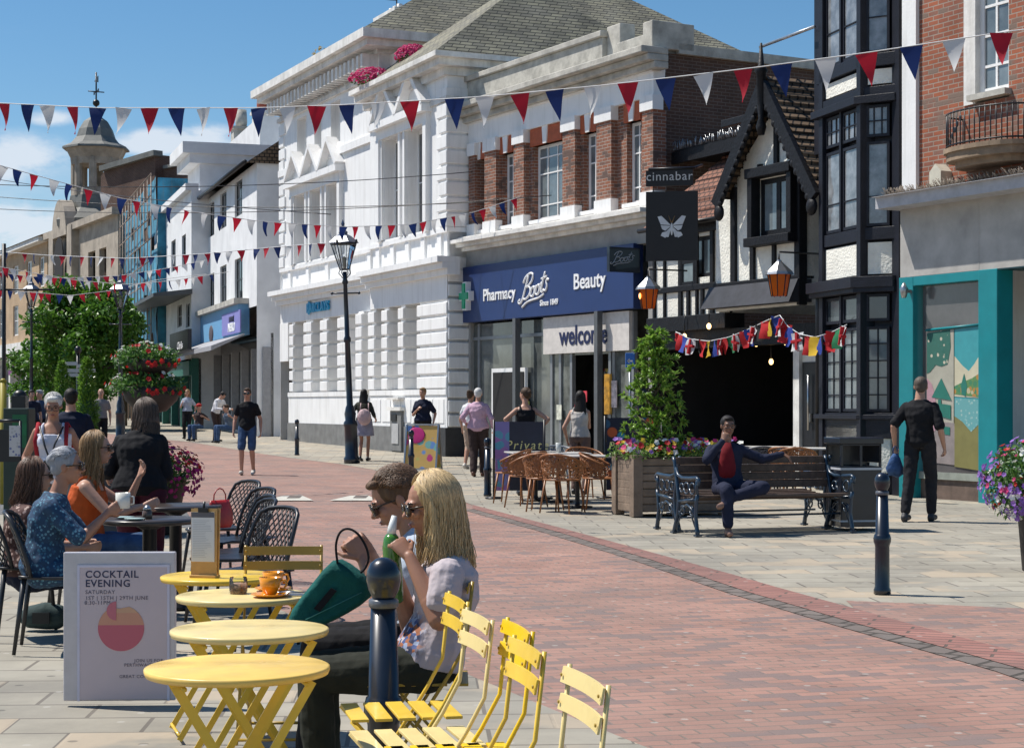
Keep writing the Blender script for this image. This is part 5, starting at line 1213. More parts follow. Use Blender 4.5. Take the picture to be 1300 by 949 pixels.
def lamp(loc, label, h, lean=0., name='street_lamp'):
    t = thing(name, label, 'street lamp', loc); t.rotation_euler = (0, lean, .4)
    k = h/5.5
    MB().lathe([(.19, 0), (.19, .12), (.155, .16), (.15, .85), (.17, .88), (.16, .95), (.12, 1.0), (.135, 1.15), (.10, 1.3), (.075, 1.35), (.062, 2.8), (.085, 2.83), (.085, 2.9), (.058, 2.95), (.048, 4.15*k), (.075, 4.2*k), (.05, 4.28*k), (.05, 4.45*k)], 16).build('post', M_navy, t)
    MB().tube([(-.32, 0, 3.95*k), (.32, 0, 3.95*k)], .018, 6).ell((-.33, 0, 3.95*k), (.035,)*3, 8, 6).ell((.33, 0, 3.95*k), (.035,)*3, 8, 6).build('ladder_bar', M_navy, t)
    z0, z1 = 4.5*k, 5.1*k
    mb = MB()
    for i in range(4):
        a = math.pi/4+i*math.pi/2; p0 = (.12*math.cos(a), .12*math.sin(a), z0); p1 = (.33*math.cos(a), .33*math.sin(a), z1); mb.tube([p0, p1], .015, 6)
        a2 = a+math.pi/2; mb.tube([p0, (.12*math.cos(a2), .12*math.sin(a2), z0)], .015, 6); mb.tube([p1, (.33*math.cos(a2), .33*math.sin(a2), z1)], .018, 6)
        m0 = ((.12*math.cos(a)+.12*math.cos(a2))/2, (.12*math.sin(a)+.12*math.sin(a2))/2, z0); m1 = ((.33*math.cos(a)+.33*math.cos(a2))/2, (.33*math.sin(a)+.33*math.sin(a2))/2, z1); mb.tube([m0, m1], .008, 5)
        mb.tube([(.05*math.cos(a), .05*math.sin(a), 4.3*k), (.16*math.cos(a), .16*math.sin(a), 4.42*k), (.12*math.cos(a), .12*math.sin(a), z0)], .012, 6)
        mb.ell((.33*math.cos(a), .33*math.sin(a), z1+.04), (.03, .03, .05), 8, 6)
    ln = mb.build('lantern', M_navy, t)
    mb = MB()
    for i in range(4):
        a = math.pi/4+i*math.pi/2; a2 = a+math.pi/2
        mb.add([(.115*math.cos(a), .115*math.sin(a), z0), (.115*math.cos(a2), .115*math.sin(a2), z0), (.322*math.cos(a2), .322*math.sin(a2), z1), (.322*math.cos(a), .322*math.sin(a), z1)], [(0, 1, 2, 3)])
    mb.build('pane', clearglass('lantern_glass', (.85, .88, .9)), ln)
    MB().lathe([(.37, z1+.01), (.36, z1+.03), (.20, z1+.17), (.10, z1+.22), (.11, z1+.27), (.05, z1+.33), (.03, z1+.42), (.045, z1+.46), (.005, z1+.56)], 4, sm=False).build('lantern_roof', mat('blue_lamp_lead', (.03, .06, .13), .3), t)
    MB().lathe([(.03, z0), (.05, z0+.1), (.05, z0+.25), (.02, z0+.3)], 8).build('lamp_bulb', mat('milk_glass', (.5, .5, .45), .3), ln)
    return t
g = G(447, 587.5); lamp(g, 'tall navy lantern lamp post in front of the white bank', 5.5, R(-2.3))
d = 58.; lamp(((153-CX)/FL*d, d, gz(d)), 'navy lantern lamp post behind the flower tower', 5.3, 0)
d = 70.; lamp(((40-CX)/FL*d, d, gz(d)), 'distant lantern lamp post between the trees and yellow brick building', 6.0, 0)
t = thing('sign_post', 'thin black post with cross bars at the left edge', 'post', ((5-CX)/FL*50, 50, 0)); MB().tube([(0, 0, 0), (0, 0, 6)], .06, 6).tube([(-.1, 0, 4.7), (1.4, 0, 4.7)], .03, 5).tube([(-.1, 0, .9), (.6, 0, .9)], .03, 5).build('post', M_black, t)
t = thing('yellow_post', 'yellow painted post at the far left edge', 'post', ((4-CX)/FL*26, 26, 0)); MB().tube([(0, 0, 0), (0, 0, 1.8)], .05, 8).lathe([(.06, 1.8), (.02, 1.84)], 8).build('post', mat('dull_yellow', (.35, .28, .03), .5), t)
# finger post
d = 50; t = thing('finger_post', 'white fingered direction post in front of the big tree', 'signpost', ((99-CX)/FL*d, d, 0))
MB().tube([(0, 0, 0), (0, 0, 2.9)], .05, 8).ell((0, 0, 3.0), (.1, .1, .12)).build('post', M_black, t)
for z, a, b in ((2.62, -.45, .0), (2.55, .0, .45), (2.42, -.5, 0), (2.42, 0, .5), (2.28, 0, .45), (2.3, -.4, 0)): MB().box(a, b, -.06, -.03, z-.05, z+.05).build('finger', mat('pale_sign', (.45, .45, .42), .5), t)
# litter bin
g = G(1088, 676); t = thing('litter_bin', 'square navy litter bin with open slots at the right end of the bench', 'litter bin', (g.x*1.02, g.y+.62, 0), R(10)); w_ = .25
mb = MB(); mb.box(-w_, w_, -w_, w_, .04, .74); mb.box(-w_, w_, -w_, -w_+.03, .98, 1.0)
for sx in (-1, 1):
    for sy in (-1, 1): mb.box(sx*w_-.03*(sx > 0), sx*w_+.03*(sx < 0), sy*w_-.03*(sy > 0), sy*w_+.03*(sy < 0), .74, 1.0)
mb.box(-w_, w_, -w_+.02, w_-.02, .985, 1.0); mb.box(-.015, .015, -w_, -w_+.02, .74, 1.); mb.box(-w_, w_, w_-.03, w_, .74, 1.0); mb.box(w_-.03, w_, -w_, w_, .78, 1.)
mb.build('body', M_navy, t, bevel=.006)
MB().box(-w_-.02, w_+.02, -w_-.02, w_+.02, 1.0, 1.075).build('lid', M_navy, t, bevel=.012)
for a_, b_ in ((.70, .725), (.10, .12)): MB().box(-w_-.004, w_+.004, -w_-.004, w_+.004, a_, b_).build('silver_stripe', mat('silver_stripe', (.45, .47, .5), .4), t)
# benches: cast iron ends with wood slats
M_wood = mat('bench_wood', (.085, .055, .04), .6, var=.35, scale=14, bump=.2)
M_iron = mat('blue_iron', (.018, .038, .066), .3, var=.3, scale=14, coat=.2)
def bench(loc, rz, label, L_=1.78):
    t = thing('park_bench', label, 'bench', loc, rz, 'back to back iron and wood benches')
    for k in range(5): y = -.22+k*.105; MB().box(-L_/2+.03, L_/2-.03, y, y+.082, .415-.012*k, .445-.012*k).build('seat_slat', M_wood, t, bevel=.005)
    for k in range(4):
        z = .50+k*.092; y = .26+.028*k; MB().bar((-L_/2+.03, y, z+.04), (L_/2-.03, y, z+.04), .025, .078).build('back_slat', M_wood, t, bevel=.005)
    for s_ in (-1, 1):
        x = s_*L_/2; mb = MB(); T = lambda pts, r_: mb.tube([(x, *p) for p in pts], r_, 8, flat=1.)
        T([(-.27, .0), (-.25, .06), (-.215, .22), (-.235, .38), (-.26, .46)], [.028, .026, .022, .022, .022])
        T([(.34, .0), (.31, .08), (.24, .22), (.22, .38), (.26, .55), (.33, .80), (.36, .86)], [.03, .026, .024, .024, .022, .02, .024])
        T([(-.24, .40), (0, .385), (.23, .36)], .02)
        T([(.30, .74), (.24, .66), (.12, .63), (-.08, .635), (-.24, .645), (-.30, .62), (-.29, .57), (-.25, .575)], [.018, .02, .022, .022, .022, .022, .018, .012])
        T([(-.26, .46), (-.235, .55), (-.255, .62)], .018)
        T([(-.22, .2), (-.1, .30), (.0, .34), (.1, .30), (.24, .2)], .014)     # arched brace
        for cy, cz, rr_ in ((-.13, .52, .065), (.02, .52, .065), (-.12, .27, .05), (.12, .27, .05), (.14, .52, .05)):
            T([(cy+rr_*math.cos(a*.7), cz+rr_*math.sin(a*.7)) for a in range(10)], .010)
        T([(-.2, .1), (-.12, .2), (-.2, .3)], .010); T([(.25, .1), (.17, .2), (.25, .3)], .010)
        mb.box(x-.035, x+.035, -.30, -.23, 0, .02); mb.box(x-.035, x+.035, .30, .38, 0, .02)
        mb.build('bench_end', M_iron, t)
    MB().tube([(-L_/2, 0, .20), (L_/2, .0, .20)], .012, 6).build('stretcher', M_iron, t)
    return t
gl_ = G(887, 680.5); gr_ = gl_+Vector((math.cos(R(20)), math.sin(R(20)), 0))*1.94
dv = (gr_-gl_); bl = dv.length; rzb = math.atan2(dv.y, dv.x); bc = (gl_+gr_)/2+Vector((-dv.y, dv.x, 0)).normalized()*.27
BENCH = bench(bc, rzb, 'iron and wood bench facing the viewer, with a man sitting on it', bl+.02)
nv_ = Vector((-dv.y, dv.x, 0)).normalized()
bench(bc+nv_*.76+dv.normalized()*.10, rzb+math.pi, 'iron and wood bench facing away, behind the occupied bench', bl+.02)
# lanterns on the bar
M_amber = clothmat('amber_glass', (.80, .22, .015), .2, tr=.6)
for k, (px, py, y, F_) in enumerate(((823, 374, -1.0, FC), (989, 356, -.9, FC))):
    c = F_.P(F_.u(px, y), F_.z(px, py, y), y)
    t = thing('bar_lantern', ['amber glass lantern under the hanging butterfly sign', 'amber glass lantern hanging below the gable window'][k], 'lantern', c, FC.rz, 'amber lanterns of the timber framed bar')
    MB().lathe([(.13, -.27), (.20, .11)], 8, sm=False).build('glass_body', M_amber, t)
    mb = MB(); mb.lathe([(.26, .10), (.24, .15), (.05, .33), (.04, .36)], 8, sm=False); mb.build('lantern_roof', M_metal, t)
    mb = MB(); 
    for i in range(8): a = i*math.pi/4; mb.tube([(.133*math.cos(a), .133*math.sin(a), -.28), (.205*math.cos(a), .205*math.sin(a), .11)], .010, 5)
    mb.tube([(0, 0, .34), (0, 0, .5), (0, .9, .5)], .018, 6); mb.build('frame', M_black, t)
    if k == 0:
        em, nt2, b2 = nodes_of('lantern_flame'); b2.inputs['Emission Color'].default_value = (1, .35, .03, 1); b2.inputs['Emission Strength'].default_value = 3
        MB().ell((-.0, -.19, -.03), (.03, .02, .06)).build('lit_bulb', em, t)
# hanging butterfly sign
yS = -1.1; u0, u1 = FC.u(823, yS), FC.u(883, yS)
p0 = At(822, 240, 36.6); 
c = Vector(((853-CX)/FL*34.0, 34.0, 0)); t = thing('butterfly_sign', 'black hanging banner sign with a white butterfly, beside the bar', 'sign', c, R(-12))
k_ = 34.0/FL
def zz_(py): return H+(YH-py)*k_
bn = MB().box(-33*k_, 33*k_, -.03, .03, zz_(331), zz_(243)).build('banner', mat('black_banner', (.012, .011, .012), .6), t)
nb_ = MB().box(-33*k_, 27*k_, -.03, .03, zz_(236), zz_(216)).build('name_board', mat('black_banner', (.012, .011, .012), .6), t)
text('lettering', 'cinnabar', mat('grey_lettering', (.55, .55, .55)), nb_, (-3*k_, -.033, zz_(229)), .24, ext=.003, space=1.1)
mb = MB(); cz = zz_(287)
for s_ in (-1, 1):
    f = lambda pts: mb.prism([(s_*a*k_, cz+b*k_) for a, b in pts][::s_], -.040, -.034)
    f([(1, 1), (13, 13), (18, 12), (14, 2)]); f([(1, 0), (14, 1), (12, -4), (8, -6)]); f([(1, -1), (7, -7), (12, -8), (14, -12), (8, -15)]); f([(.6, -2), (6, -8), (7, -14), (4, -14)])
mb.ell((0, -.037, cz-4*k_), (1.6*k_, .006, 8*k_)); bf = mb.build('butterfly', mat('butterfly_white', (.6, .62, .64), .5), bn, fixn=True)
MB().tube([(.3*k_, -.037, cz+4*k_), (4*k_, -.037, cz+13*k_)], .008, 5).tube([(-.3*k_, -.037, cz+4*k_), (-4*k_, -.037, cz+13*k_)], .008, 5).build('antennae', mat('antenna_brown', (.2, .12, .05)), bf)
mb = MB(); mb.tube([(-30*k_, 0, zz_(214)), (30*k_, 0, zz_(214))], .03, 6); mb.tube([(28*k_, 0, zz_(214)), (30*k_, 1.2, zz_(200))], .03, 6); mb.tube([(22*k_, 0, zz_(238)), (22*k_, 0, zz_(216))], .01, 5); mb.tube([(-24*k_, 0, zz_(245)), (-24*k_, 0, zz_(216))], .01, 5); mb.build('bracket', M_black, t)
# parking / one way blue sign
c = At(800, 458, 37); t = thing('blue_street_sign', 'small blue sign with white symbols beside the chemist door', 'sign', (c.x, c.y, 0)); s_ = 37/FL
b_ = MB().box(-6*s_, 6*s_, -.02, .02, c.z-10*s_, c.z+10*s_).build('sign_plate', mat('road_sign_blue', (.02, .14, .50), .4, var=0), t, bevel=.01)
MB().box(-3*s_, 3*s_, -.024, -.02, c.z-1*s_, c.z+1*s_).prism([(-4*s_, c.z+0*s_), (-1*s_, c.z+3*s_), (-1*s_, c.z-3*s_)][::-1], -.024, -.02).box(-4*s_, 4*s_, -.024, -.02, c.z-8*s_, c.z-6.5*s_).build('white_arrow', M_ltr, b_)
MB().tube([(0, .04, 0), (0, .04, c.z)], .03, 8).build('post', M_metal, t)
# ---------------------------------------------------------------- bunting
M_pr = clothmat('red_cloth', (.42, .012, .03)); M_pb = clothmat('navy_cloth', (.012, .03, .13)); M_pw_ = clothmat('white_cloth', (.62, .62, .62))
CL = {'r': M_pr, 'b': M_pb, 'w': M_pw_}
PENM = {}
def pennant_mesh(c, w_, h, seed):
    key = (c, round(w_, 2), round(h, 2), seed % 3)
    if key in PENM: return PENM[key]
    r_ = random.Random(seed); mb = MB(); n = 6; vs = []; fs = []; ph = r_.uniform(0, 6)
    for j in range(n+1):
        f = j/n
        for i in (-1, 0, 1): vs.append((i*w_/2*(1-f), .05*math.sin(f*2.4+ph)*f+.012*i*math.cos(ph+f*2), -h*f))
    for j in range(n):
        for i in (0, 1): a = j*3+i; fs.append((a, a+1, a+4, a+3))
    me_o = MB().add(vs, fs, 0, True).build('pennant', CL[c]); me = me_o.data; bpy.data.objects.remove(me_o); PENM[key] = me; return me
def interp(pts, x):
    for (x0, y0), (x1, y1) in zip(pts, pts[1:]):
        if x0 <= x <= x1: return y0+(y1-y0)*(x-x0)/(x1-x0)
    return pts[-1][1] if x > pts[-1][0] else pts[0][1]
def bunting(label, pts, d0, d1, pens, w_, h, seed=0, grp='lines of triangular bunting over the street'):
    x0, x1 = pts[0][0], pts[-1][0]
    dep = lambda x: 1/((1/d0)+((1/d1)-(1/d0))*(x-x0)/(x1-x0))     # straight line in plan
    W3 = lambda x: At(x, interp(pts, x), dep(x))
    t = thing('bunting', label, 'bunting', W3(x0), 0, grp); o0 = W3(x0)
    mb = MB(); mb.tube([W3(x0+(x1-x0)*k/60)-o0 for k in range(61)], .006 if d0 < 30 else .009, 4); mb.build('cord', mat('cord_white', (.6, .6, .6)), t)
    r_ = random.Random(seed)
    for i, (x, c) in enumerate(pens):
        p = W3(x); q = W3(x+3); a = math.atan2(q.y-p.y, q.x-p.x)+r_.uniform(-.35, .35); tilt = math.atan2(q.z-p.z, (q-p).xy.length)
        o = bpy.data.objects.new('pennant', pennant_mesh(c, w_, h, i+seed)); COL.objects.link(o); o.parent = t; o.location = p-o0-Vector((0, 0, .004)); o.rotation_euler = (r_.uniform(-.25, .25), -tilt+r_.uniform(-.12, .12), a)
def seq(xs, s_): return [(x, s_[i % len(s_)]) for i, x in enumerate(xs)]
bunting('longest bunting, with big red, white and blue pennants across the whole street in front', [(-40, 129), (0, 131), (125, 137), (330, 137), (440, 133), (610, 123), (770, 108), (950, 87), (1100, 67), (1280, 40), (1380, 28)], 23.5, 17.6,
        seq([5, 35, 60, 92, 124, 157, 190, 224, 258, 293, 328, 365, 402, 440, 480, 520, 577, 615, 660, 704, 752, 797, 845, 893, 943, 992, 1048, 1100, 1157, 1211, 1271, 1325], 'rbw'), .235, .35, 1)
bunting('bunting sagging from the upper left down to the chemist windows, pennants mid sized', [(-30, 200), (0, 210), (80, 232), (155, 252), (240, 268), (330, 281), (440, 288), (520, 285), (600, 270), (660, 250)], 27, 38,
        seq([-10, 3, 22, 43, 69, 88, 112, 134, 155, 173, 197, 215, 237, 260, 282, 301, 319, 337, 353, 371, 387, 403, 418, 436, 451, 466, 481, 497, 511, 524, 537, 551, 563, 575, 587, 600, 612, 625, 637, 652], 'rwb'), .20, .26, 2)
bunting('bunting from the yellow brick building across to the bank at first floor height', [(-20, 318), (60, 324), (160, 328), (260, 322), (345, 314), (420, 308)], 52, 42,
        seq([8, 31, 43, 66, 79, 90, 104, 116, 129, 143, 155, 181, 192, 219, 236, 248, 263, 276, 291, 306, 326, 338, 352, 366, 380, 394, 408], 'brbwr'), .24, .28, 3)
bunting('short pennant bunting just above the big tree with red and white pennants', [(-20, 335), (40, 346), (100, 356), (160, 361), (220, 356), (290, 345)], 48, 62,
        seq([7, 16, 34, 51, 62, 77, 87, 95, 104, 112, 121, 131, 146, 161, 173, 182, 189, 203, 215, 226, 236, 245, 254, 268], 'rwrbw'), .26, .30, 4)
bunting('lowest bunting crossing in front of the big tree', [(-20, 366), (40, 371), (90, 375), (140, 369), (200, 355), (262, 348)], 55, 62,
        seq([0, 13, 27, 42, 52, 61, 76, 89, 104, 123, 138, 153, 162], 'rbwrr'), .26, .30, 5)
bunting('dense bunting of many small pennants high across the yellow brick building', [(-20, 343), (30, 350), (80, 353), (150, 350), (215, 340), (262, 330)], 60, 66, seq(range(-8, 262, 11), 'wrbrwb'), .26, .30, 9)
# football flag bunting on the bar
yB = -1.6
FLG = [('flag_white_red_cross', (.6, .6, .6), (.5, .02, .03)), ('flag_red', (.5, .015, .02), None), ('flag_blue', (.02, .05, .3), None), ('flag_black', (.02, .02, .02), None), ('flag_yellow', (.6, .38, .02), None), ('flag_green', (.02, .2, .08), None)]
def flags(label, pts, F_, y, xs, seed):
    W3 = lambda x: F_.P(F_.u(x, y), F_.z(x, interp(pts, x), y), y)
    o0 = W3(pts[0][0]); t = thing('flag_bunting', label, 'bunting', o0, 0, 'football flag bunting on the bar')
    MB().tube([W3(pts[0][0]+(pts[-1][0]-pts[0][0])*k/24)-o0 for k in range(25)], .008, 4).build('cord', mat('cord_white', (.6, .6, .6)), t)
    r_ = random.Random(seed)
    for i, x in enumerate(xs):
        n_, c, c2_ = FLG[[0, 1, 2, 0, 3, 1, 4, 2, 0, 1, 5][i % 11]]; p = W3(x)-o0; m = clothmat(n_, c, tr=.2); w2_, h2 = .105, .30; mb = MB(); ph = r_.uniform(0, 6)
        vs = []; 
        for j in range(5):
            for k in (-1, 0, 1): vs.append((k*w2_, .03*math.sin(ph+k*1.4+j), -h2*j/4))
        mb.add(vs, [(j*3+k, j*3+k+1, j*3+k+4, j*3+k+3) for j in range(4) for k in (0, 1)], 0, True)
        if c2_: mb.box(-.018, .018, -.045, .045, -h2+.01, -.01, 1); mb.box(-w2_+.01, w2_-.01, -.044, .044, -.165, -.125, 1)
        o = mb.build('flag', [m, clothmat('flag_cross_red', (.5, .02, .03))], t); o.location = p; o.rotation_euler = (r_.uniform(-.3, .3), r_.uniform(-.25, .25), F_.rz+r_.uniform(-.5, .5))
flags('string of small national flags drooping from the bay tree to the bar jetty', [(858, 421), (875, 430), (900, 433), (925, 428), (950, 418), (975, 406), (990, 400)], FC, -1.2, [860, 865, 871, 878, 885, 892, 899, 907, 914, 920, 926, 934, 944, 950, 957, 964, 971, 978, 985], 1)
flags('string of small national flags from the jetty to the dark bay window', [(990, 400), (1000, 414), (1015, 424), (1035, 428), (1055, 422), (1075, 412)], FC, -2.6, [993, 998, 1003, 1012, 1020, 1028, 1036, 1043, 1050, 1057, 1064, 1071], 4)
# overhead cables
for k, (a, b, da, db, sg_) in enumerate((((-60, 218), (420, 272), 60, 40, .6), ((-60, 232), (600, 218), 45, 44, .9), ((-60, 245), (640, 255), 52, 44, 1.1), ((-60, 262), (700, 248), 55, 42, 1.2))):
    A_, B_ = At(*a, da), At(*b, db); t = thing('overhead_cable', ['thin overhead cable, highest at the left edge', 'thin overhead cable ending at the bank corner', 'thin overhead cable crossing below the bank windows', 'thin overhead cable, lowest of the four'][k], 'cable', A_, 0, 'overhead cables')
    MB().tube([(B_-A_)*(i/20)-Vector((0, 0, sg_*4*(i/20)*(1-i/20)*.25)) for i in range(21)], .010, 4).build('wire', M_black, t)
# rod between bar gable and bay building
t = thing('tie_rod', 'metal rod from the bar gable up to the black bay building', 'rod', At(965, 60, 33)); MB().tube([(0, 0, 0), At(1034, 34, 30.5)-At(965, 60, 33)], .03, 6).build('rod', M_metal, t)
# ---------------------------------------------------------------- boards, banners
def aboard(loc, rz, w_, h, label, face, frame, name='pavement_board', dz=.06):
    t = thing(name, label, 'pavement board', loc, rz); L_ = []
    for s_ in (-1, 1):
        mb = MB(); y0, y1 = s_*.24, s_*.02
        for x in (-w_/2, w_/2): mb.bar((x, y0, 0), (x, y1, h), .035, .03, 0, up=(1, 0, 0))
        mb.bar((-w_/2, y0*(1-dz/h)+y1*dz/h, dz+.03), (w_/2, y0*(1-dz/h)+y1*dz/h, dz+.03), .03, .03); mb.bar((-w_/2, y1, h), (w_/2, y1, h), .035, .03)
        f = mb.build('frame', frame, t)
        n = Vector((0, y1-y0, h)).normalized(); q0, q1 = (dz+.05)/h, .98
        mb = MB(); a, b = -w_/2+.02, w_/2-.02; P0 = y0+(y1-y0)*q0, h*q0; P1 = y0+(y1-y0)*q1, h*q1
        mb.add([(a, P0[0], P0[1]), (b, P0[0], P0[1]), (b, P1[0], P1[1]), (a, P1[0], P1[1]), (a, P0[0]-.01*s_, P0[1]), (b, P0[0]-.01*s_, P0[1]), (b, P1[0]-.01*s_, P1[1]), (a, P1[0]-.01*s_, P1[1])], [(0, 1, 2, 3), (7, 6, 5, 4), (0, 4, 5, 1), (1, 5, 6, 2), (2, 6, 7, 3), (3, 7, 4, 0)])
        pn = mb.build('panel', face, t, fixn=True)
        if s_ == -1: L_ = [t, pn, math.atan2(h, y1-y0)]
    return L_
g = G(537, 594); d = 36.5; g = Vector(((537-CX)/FL*d, d, gz(d)))
M_psk = spotmat('snack_poster', (.62, .40, .12), [(.55, .05, .2), (.15, .3, .6), (.6, .4, .1), (.5, .5, .15), (.2, .45, .4)], 5.5, .42)
T_ = aboard(g, R(-14), .68, 1.0, 'pavement board with a pink circle and colourful poster, behind a bollard', M_psk, M_metal)
mb = MB(); mb.ell((-.12, -.075, .78), (.19, .006, .17), M=Matrix.Rotation(R(-12), 3, 'X')); mb.build('pink_disc', mat('hot_pink', (.55, .02, .18), .5), T_[0])
# cocktail poster board in front left
d = 8.6; c = At(152, 700, d); t = thing('cocktail_poster_board', 'shaded grey framed poster board advertising a cocktail evening, in front of the dark tables', 'poster board', ((152-CX)/FL*d, d, 0), R(2))
s_ = d/FL; zt_ = c.z
M_pf = mat('galvanised_board', (.55, .52, .54), .4, metal=.2, var=.1, scale=8)
fr_ = MB().box(-70*s_, 71*s_, -.02, .02, .02, zt_).build('board', M_pf, t, bevel=.006)
px_ = lambda x: (x-152)*s_; pz_ = lambda y: H+(YH-y)*s_
ps_ = MB().box(px_(103), px_(213), -.026, -.021, pz_(886), pz_(719)).build('poster', mat('poster_paper', (.60, .50, .52), .7, var=.03), t)
bd = MB(); 
for a, b, cc, dd_ in ((100, 103, 716, 888), (213, 216, 716, 888)): bd.box(px_(a), px_(b), -.028, -.021, pz_(dd_), pz_(cc))
bd.box(px_(103), px_(213), -.028, -.021, pz_(719), pz_(716)); bd.build('poster_border', mat('lavender_border', (.62, .6, .72), .4), t)
M_pt = mat('poster_ink', (.03, .03, .08), .6, var=0); M_pt2 = mat('poster_ink_grey', (.12, .10, .14), .6, var=0)
for s2, x, y, sz, m_, al_ in (('COCKTAIL', 110, 732, .048, M_pt, 'LEFT'), ('EVENING', 110, 743.5, .048, M_pt, 'LEFT'), ('SATURDAY', 110, 752.5, .026, M_pt2, 'LEFT'), ('1ST | 15TH | 29TH JUNE', 110, 760, .026, M_pt2, 'LEFT'), ('8:30-11PM', 109, 766, .026, M_pt2, 'LEFT'), ('JOIN US FOR', 208, 839, .022, M_pt2, 'RIGHT'), ('PERTHWAITE CO', 208, 844.5, .022, M_pt2, 'RIGHT'), ('GREAT COCKTAILS', 208, 859, .022, M_pt2, 'RIGHT')):
    text('lettering', s2, m_, ps_, (px_(x), -.027, pz_(y)), sz, ext=.0006, align=al_, bold=.0008 if sz > .04 else 0, space=1.12)
cxp, czp, rp = px_(155), pz_(796), 29*s_
def arc(a0, a1, r_, c=(cxp, czp), n=24): return [(c[0]+r_*math.cos(R(a0+(a1-a0)*k/n)), c[1]+r_*math.sin(R(a0+(a1-a0)*k/n))) for k in range(n+1)]
MB().prism(arc(172, 368, rp), -.0285, -.0262).build('print_pink', mat('print_pink', (.55, .13, .17), .6, var=0), ps_, fixn=True)
MB().prism(arc(8, 42, rp)+arc(138, 172, rp), -.0285, -.0262).build('print_orange', mat('print_orange', (.62, .30, .20), .6, var=0), ps_, fixn=True)
MB().prism(arc(42, 70, rp)+[(cxp-1*s_, pz_(771)), (cxp-8*s_, pz_(771))]+arc(128, 138, rp), -.0285, -.0262).build('print_peach', mat('print_peach', (.62, .36, .22), .6, var=0), ps_, fixn=True)
MB().prism(arc(90, 270, 12*s_, (px_(149), pz_(774))), -.031, -.0286).build('print_rose', mat('print_rose', (.55, .16, .20), .6, var=0), ps_, fixn=True)
# windbreak banners behind the rattan chairs
def banner(px0, px1, py0, d, label, m, rz=0.):
    s_ = d/FL; c = (px0+px1)/2; t = thing('barrier_banner', label, 'barrier', ((c-CX)*s_, d, 0), rz); w_ = (px1-px0)*s_; zt_ = H+(YH-py0)*s_
    for x in (-w_/2, w_/2): MB().tube([(x, 0, 0), (x, 0, zt_+.03)], .018, 8).lathe([(.14, 0), (.14, .015), (.03, .03)], 12, (x, 0, 0)).build('post', M_black, t)
    b_ = MB().box(-w_/2+.02, w_/2-.02, -.006, .006, .12, zt_).build('banner', m, t); return t, b_, s_, w_, zt_
M_bn = mat('navy_banner', (.010, .013, .03), .5, var=.2)
t, b_, s_, w_, zt_ = banner(627, 691, 535, 27.6, 'navy barrier banner with gold writing and a lilac edge, left of the rattan chairs', M_bn)
MB().box(-w_/2+.02, -w_/2+.24, -.012, -.0065, .12, zt_).build('lilac_print', spotmat('lilac_print', (.20, .17, .38), [(.20, .22, .45), (.3, .15, .35), (.1, .3, .4)], 7, .5), b_)
text('lettering', 'Private', mat('gold_lettering', (.62, .55, .22), .5, var=0), b_, (.12, -.0085, zt_-.43), .20, ext=.001, shear=.2, space=1.25, sx=.95)
text('lettering', 'hire', mat('gold_lettering', (.62, .55, .22)), b_, (.12, -.0085, zt_-.62), .16, ext=.001, shear=.2, space=1.2)
t, b_, s_, w_, zt_ = banner(768, 840, 530, 27.8, 'navy barrier banner with orange and blue pictures, left of the bay tree', spotmat('party_banner', (.010, .013, .03), [(.02, .2, .3), (.4, .08, .02), (.01, .013, .03), (.01, .015, .04), (.02, .08, .15)], 5, .35))
text('lettering', 'Parties', mat('gold_lettering', (.62, .55, .22)), b_, (-.1, -.0085, zt_-.5), .18, ext=.001, shear=.2, space=1.2)
# night safe / cash point box in the bank wall
c = FA.P(FA.u(502, -.1), 0, 0); t = thing('cash_machine', 'grey wall machine set into the bank plinth behind the pavement board', 'cash machine', (c.x, c.y, 0), FA.rz)
s_ = FA.dep(502)/FL; zz1, zz0 = FA.z(502, 521), .2
MB().box(-.42, .42, -.10, .05, zz0, zz1).build('housing', M_plinth, t, bevel=.01); MB().box(-.52, .52, -.16, .05, zz1, zz1+.10).box(-.45, .45, -.2, .05, zz1+.3, zz1+.36).build('hood', M_white2, t)
MB().box(-.25, .25, -.12, -.1, zz0+.2, zz1-.35).build('panel', mat('pale_grey_panel', (.4, .4, .4), .4), t); MB().box(-.3, .1, -.13, -.1, zz1-.28, zz1-.1).build('screen', M_black, t)
# notice boards, kiosk and bins on the far left
d = 20; s_ = d/FL
t = thing('green_poster_kiosk', 'dark kiosk with a green and yellow poster behind the white haired woman', 'kiosk', ((20-CX)*s_, d, 0)); k_ = MB().box(-16*s_, 16*s_, 0, .3, 0, H+(YH-518)*s_).build('body', mat('dark_green', (.012, .03, .022), .5), t, bevel=.01)
MB().box(-4*s_, 14*s_, -.01, 0, H+(YH-568)*s_, H+(YH-526)*s_).build('poster', spotmat('green_poster', (.02, .12, .05), [(.3, .4, .03), (.02, .15, .06), (.02, .1, .05)], 5, .4), k_)
d = 16; s_ = d/FL
t = thing('menu_stand', 'black stand with a white menu sheet at the left edge', 'menu stand', ((10-CX)*s_, d, 0)); b_ = MB().box(-15*s_, 16*s_, 0, .03, H+(YH-586)*s_, H+(YH-545)*s_).build('board', M_black, t)
MB().box(2*s_, 16*s_, -.01, 0, H+(YH-579)*s_, H+(YH-540)*s_).build('menu_sheet', spotmat('menu_print', (.50, .50, .50), [(.15, .17, .3), (.5, .5, .5), (.4, .4, .4), (.5, .5, .5)], 40, .4), b_)
for x in (-14*s_, 15*s_): MB().tube([(x, .02, 0), (x, .02, H+(YH-534)*s_)], .015, 6).build('leg', M_black, t)
MB().tube([(-14*s_, .02, H+(YH-534)*s_), (15*s_, .02, H+(YH-534)*s_)], .015, 6).build('rail', M_black, t)
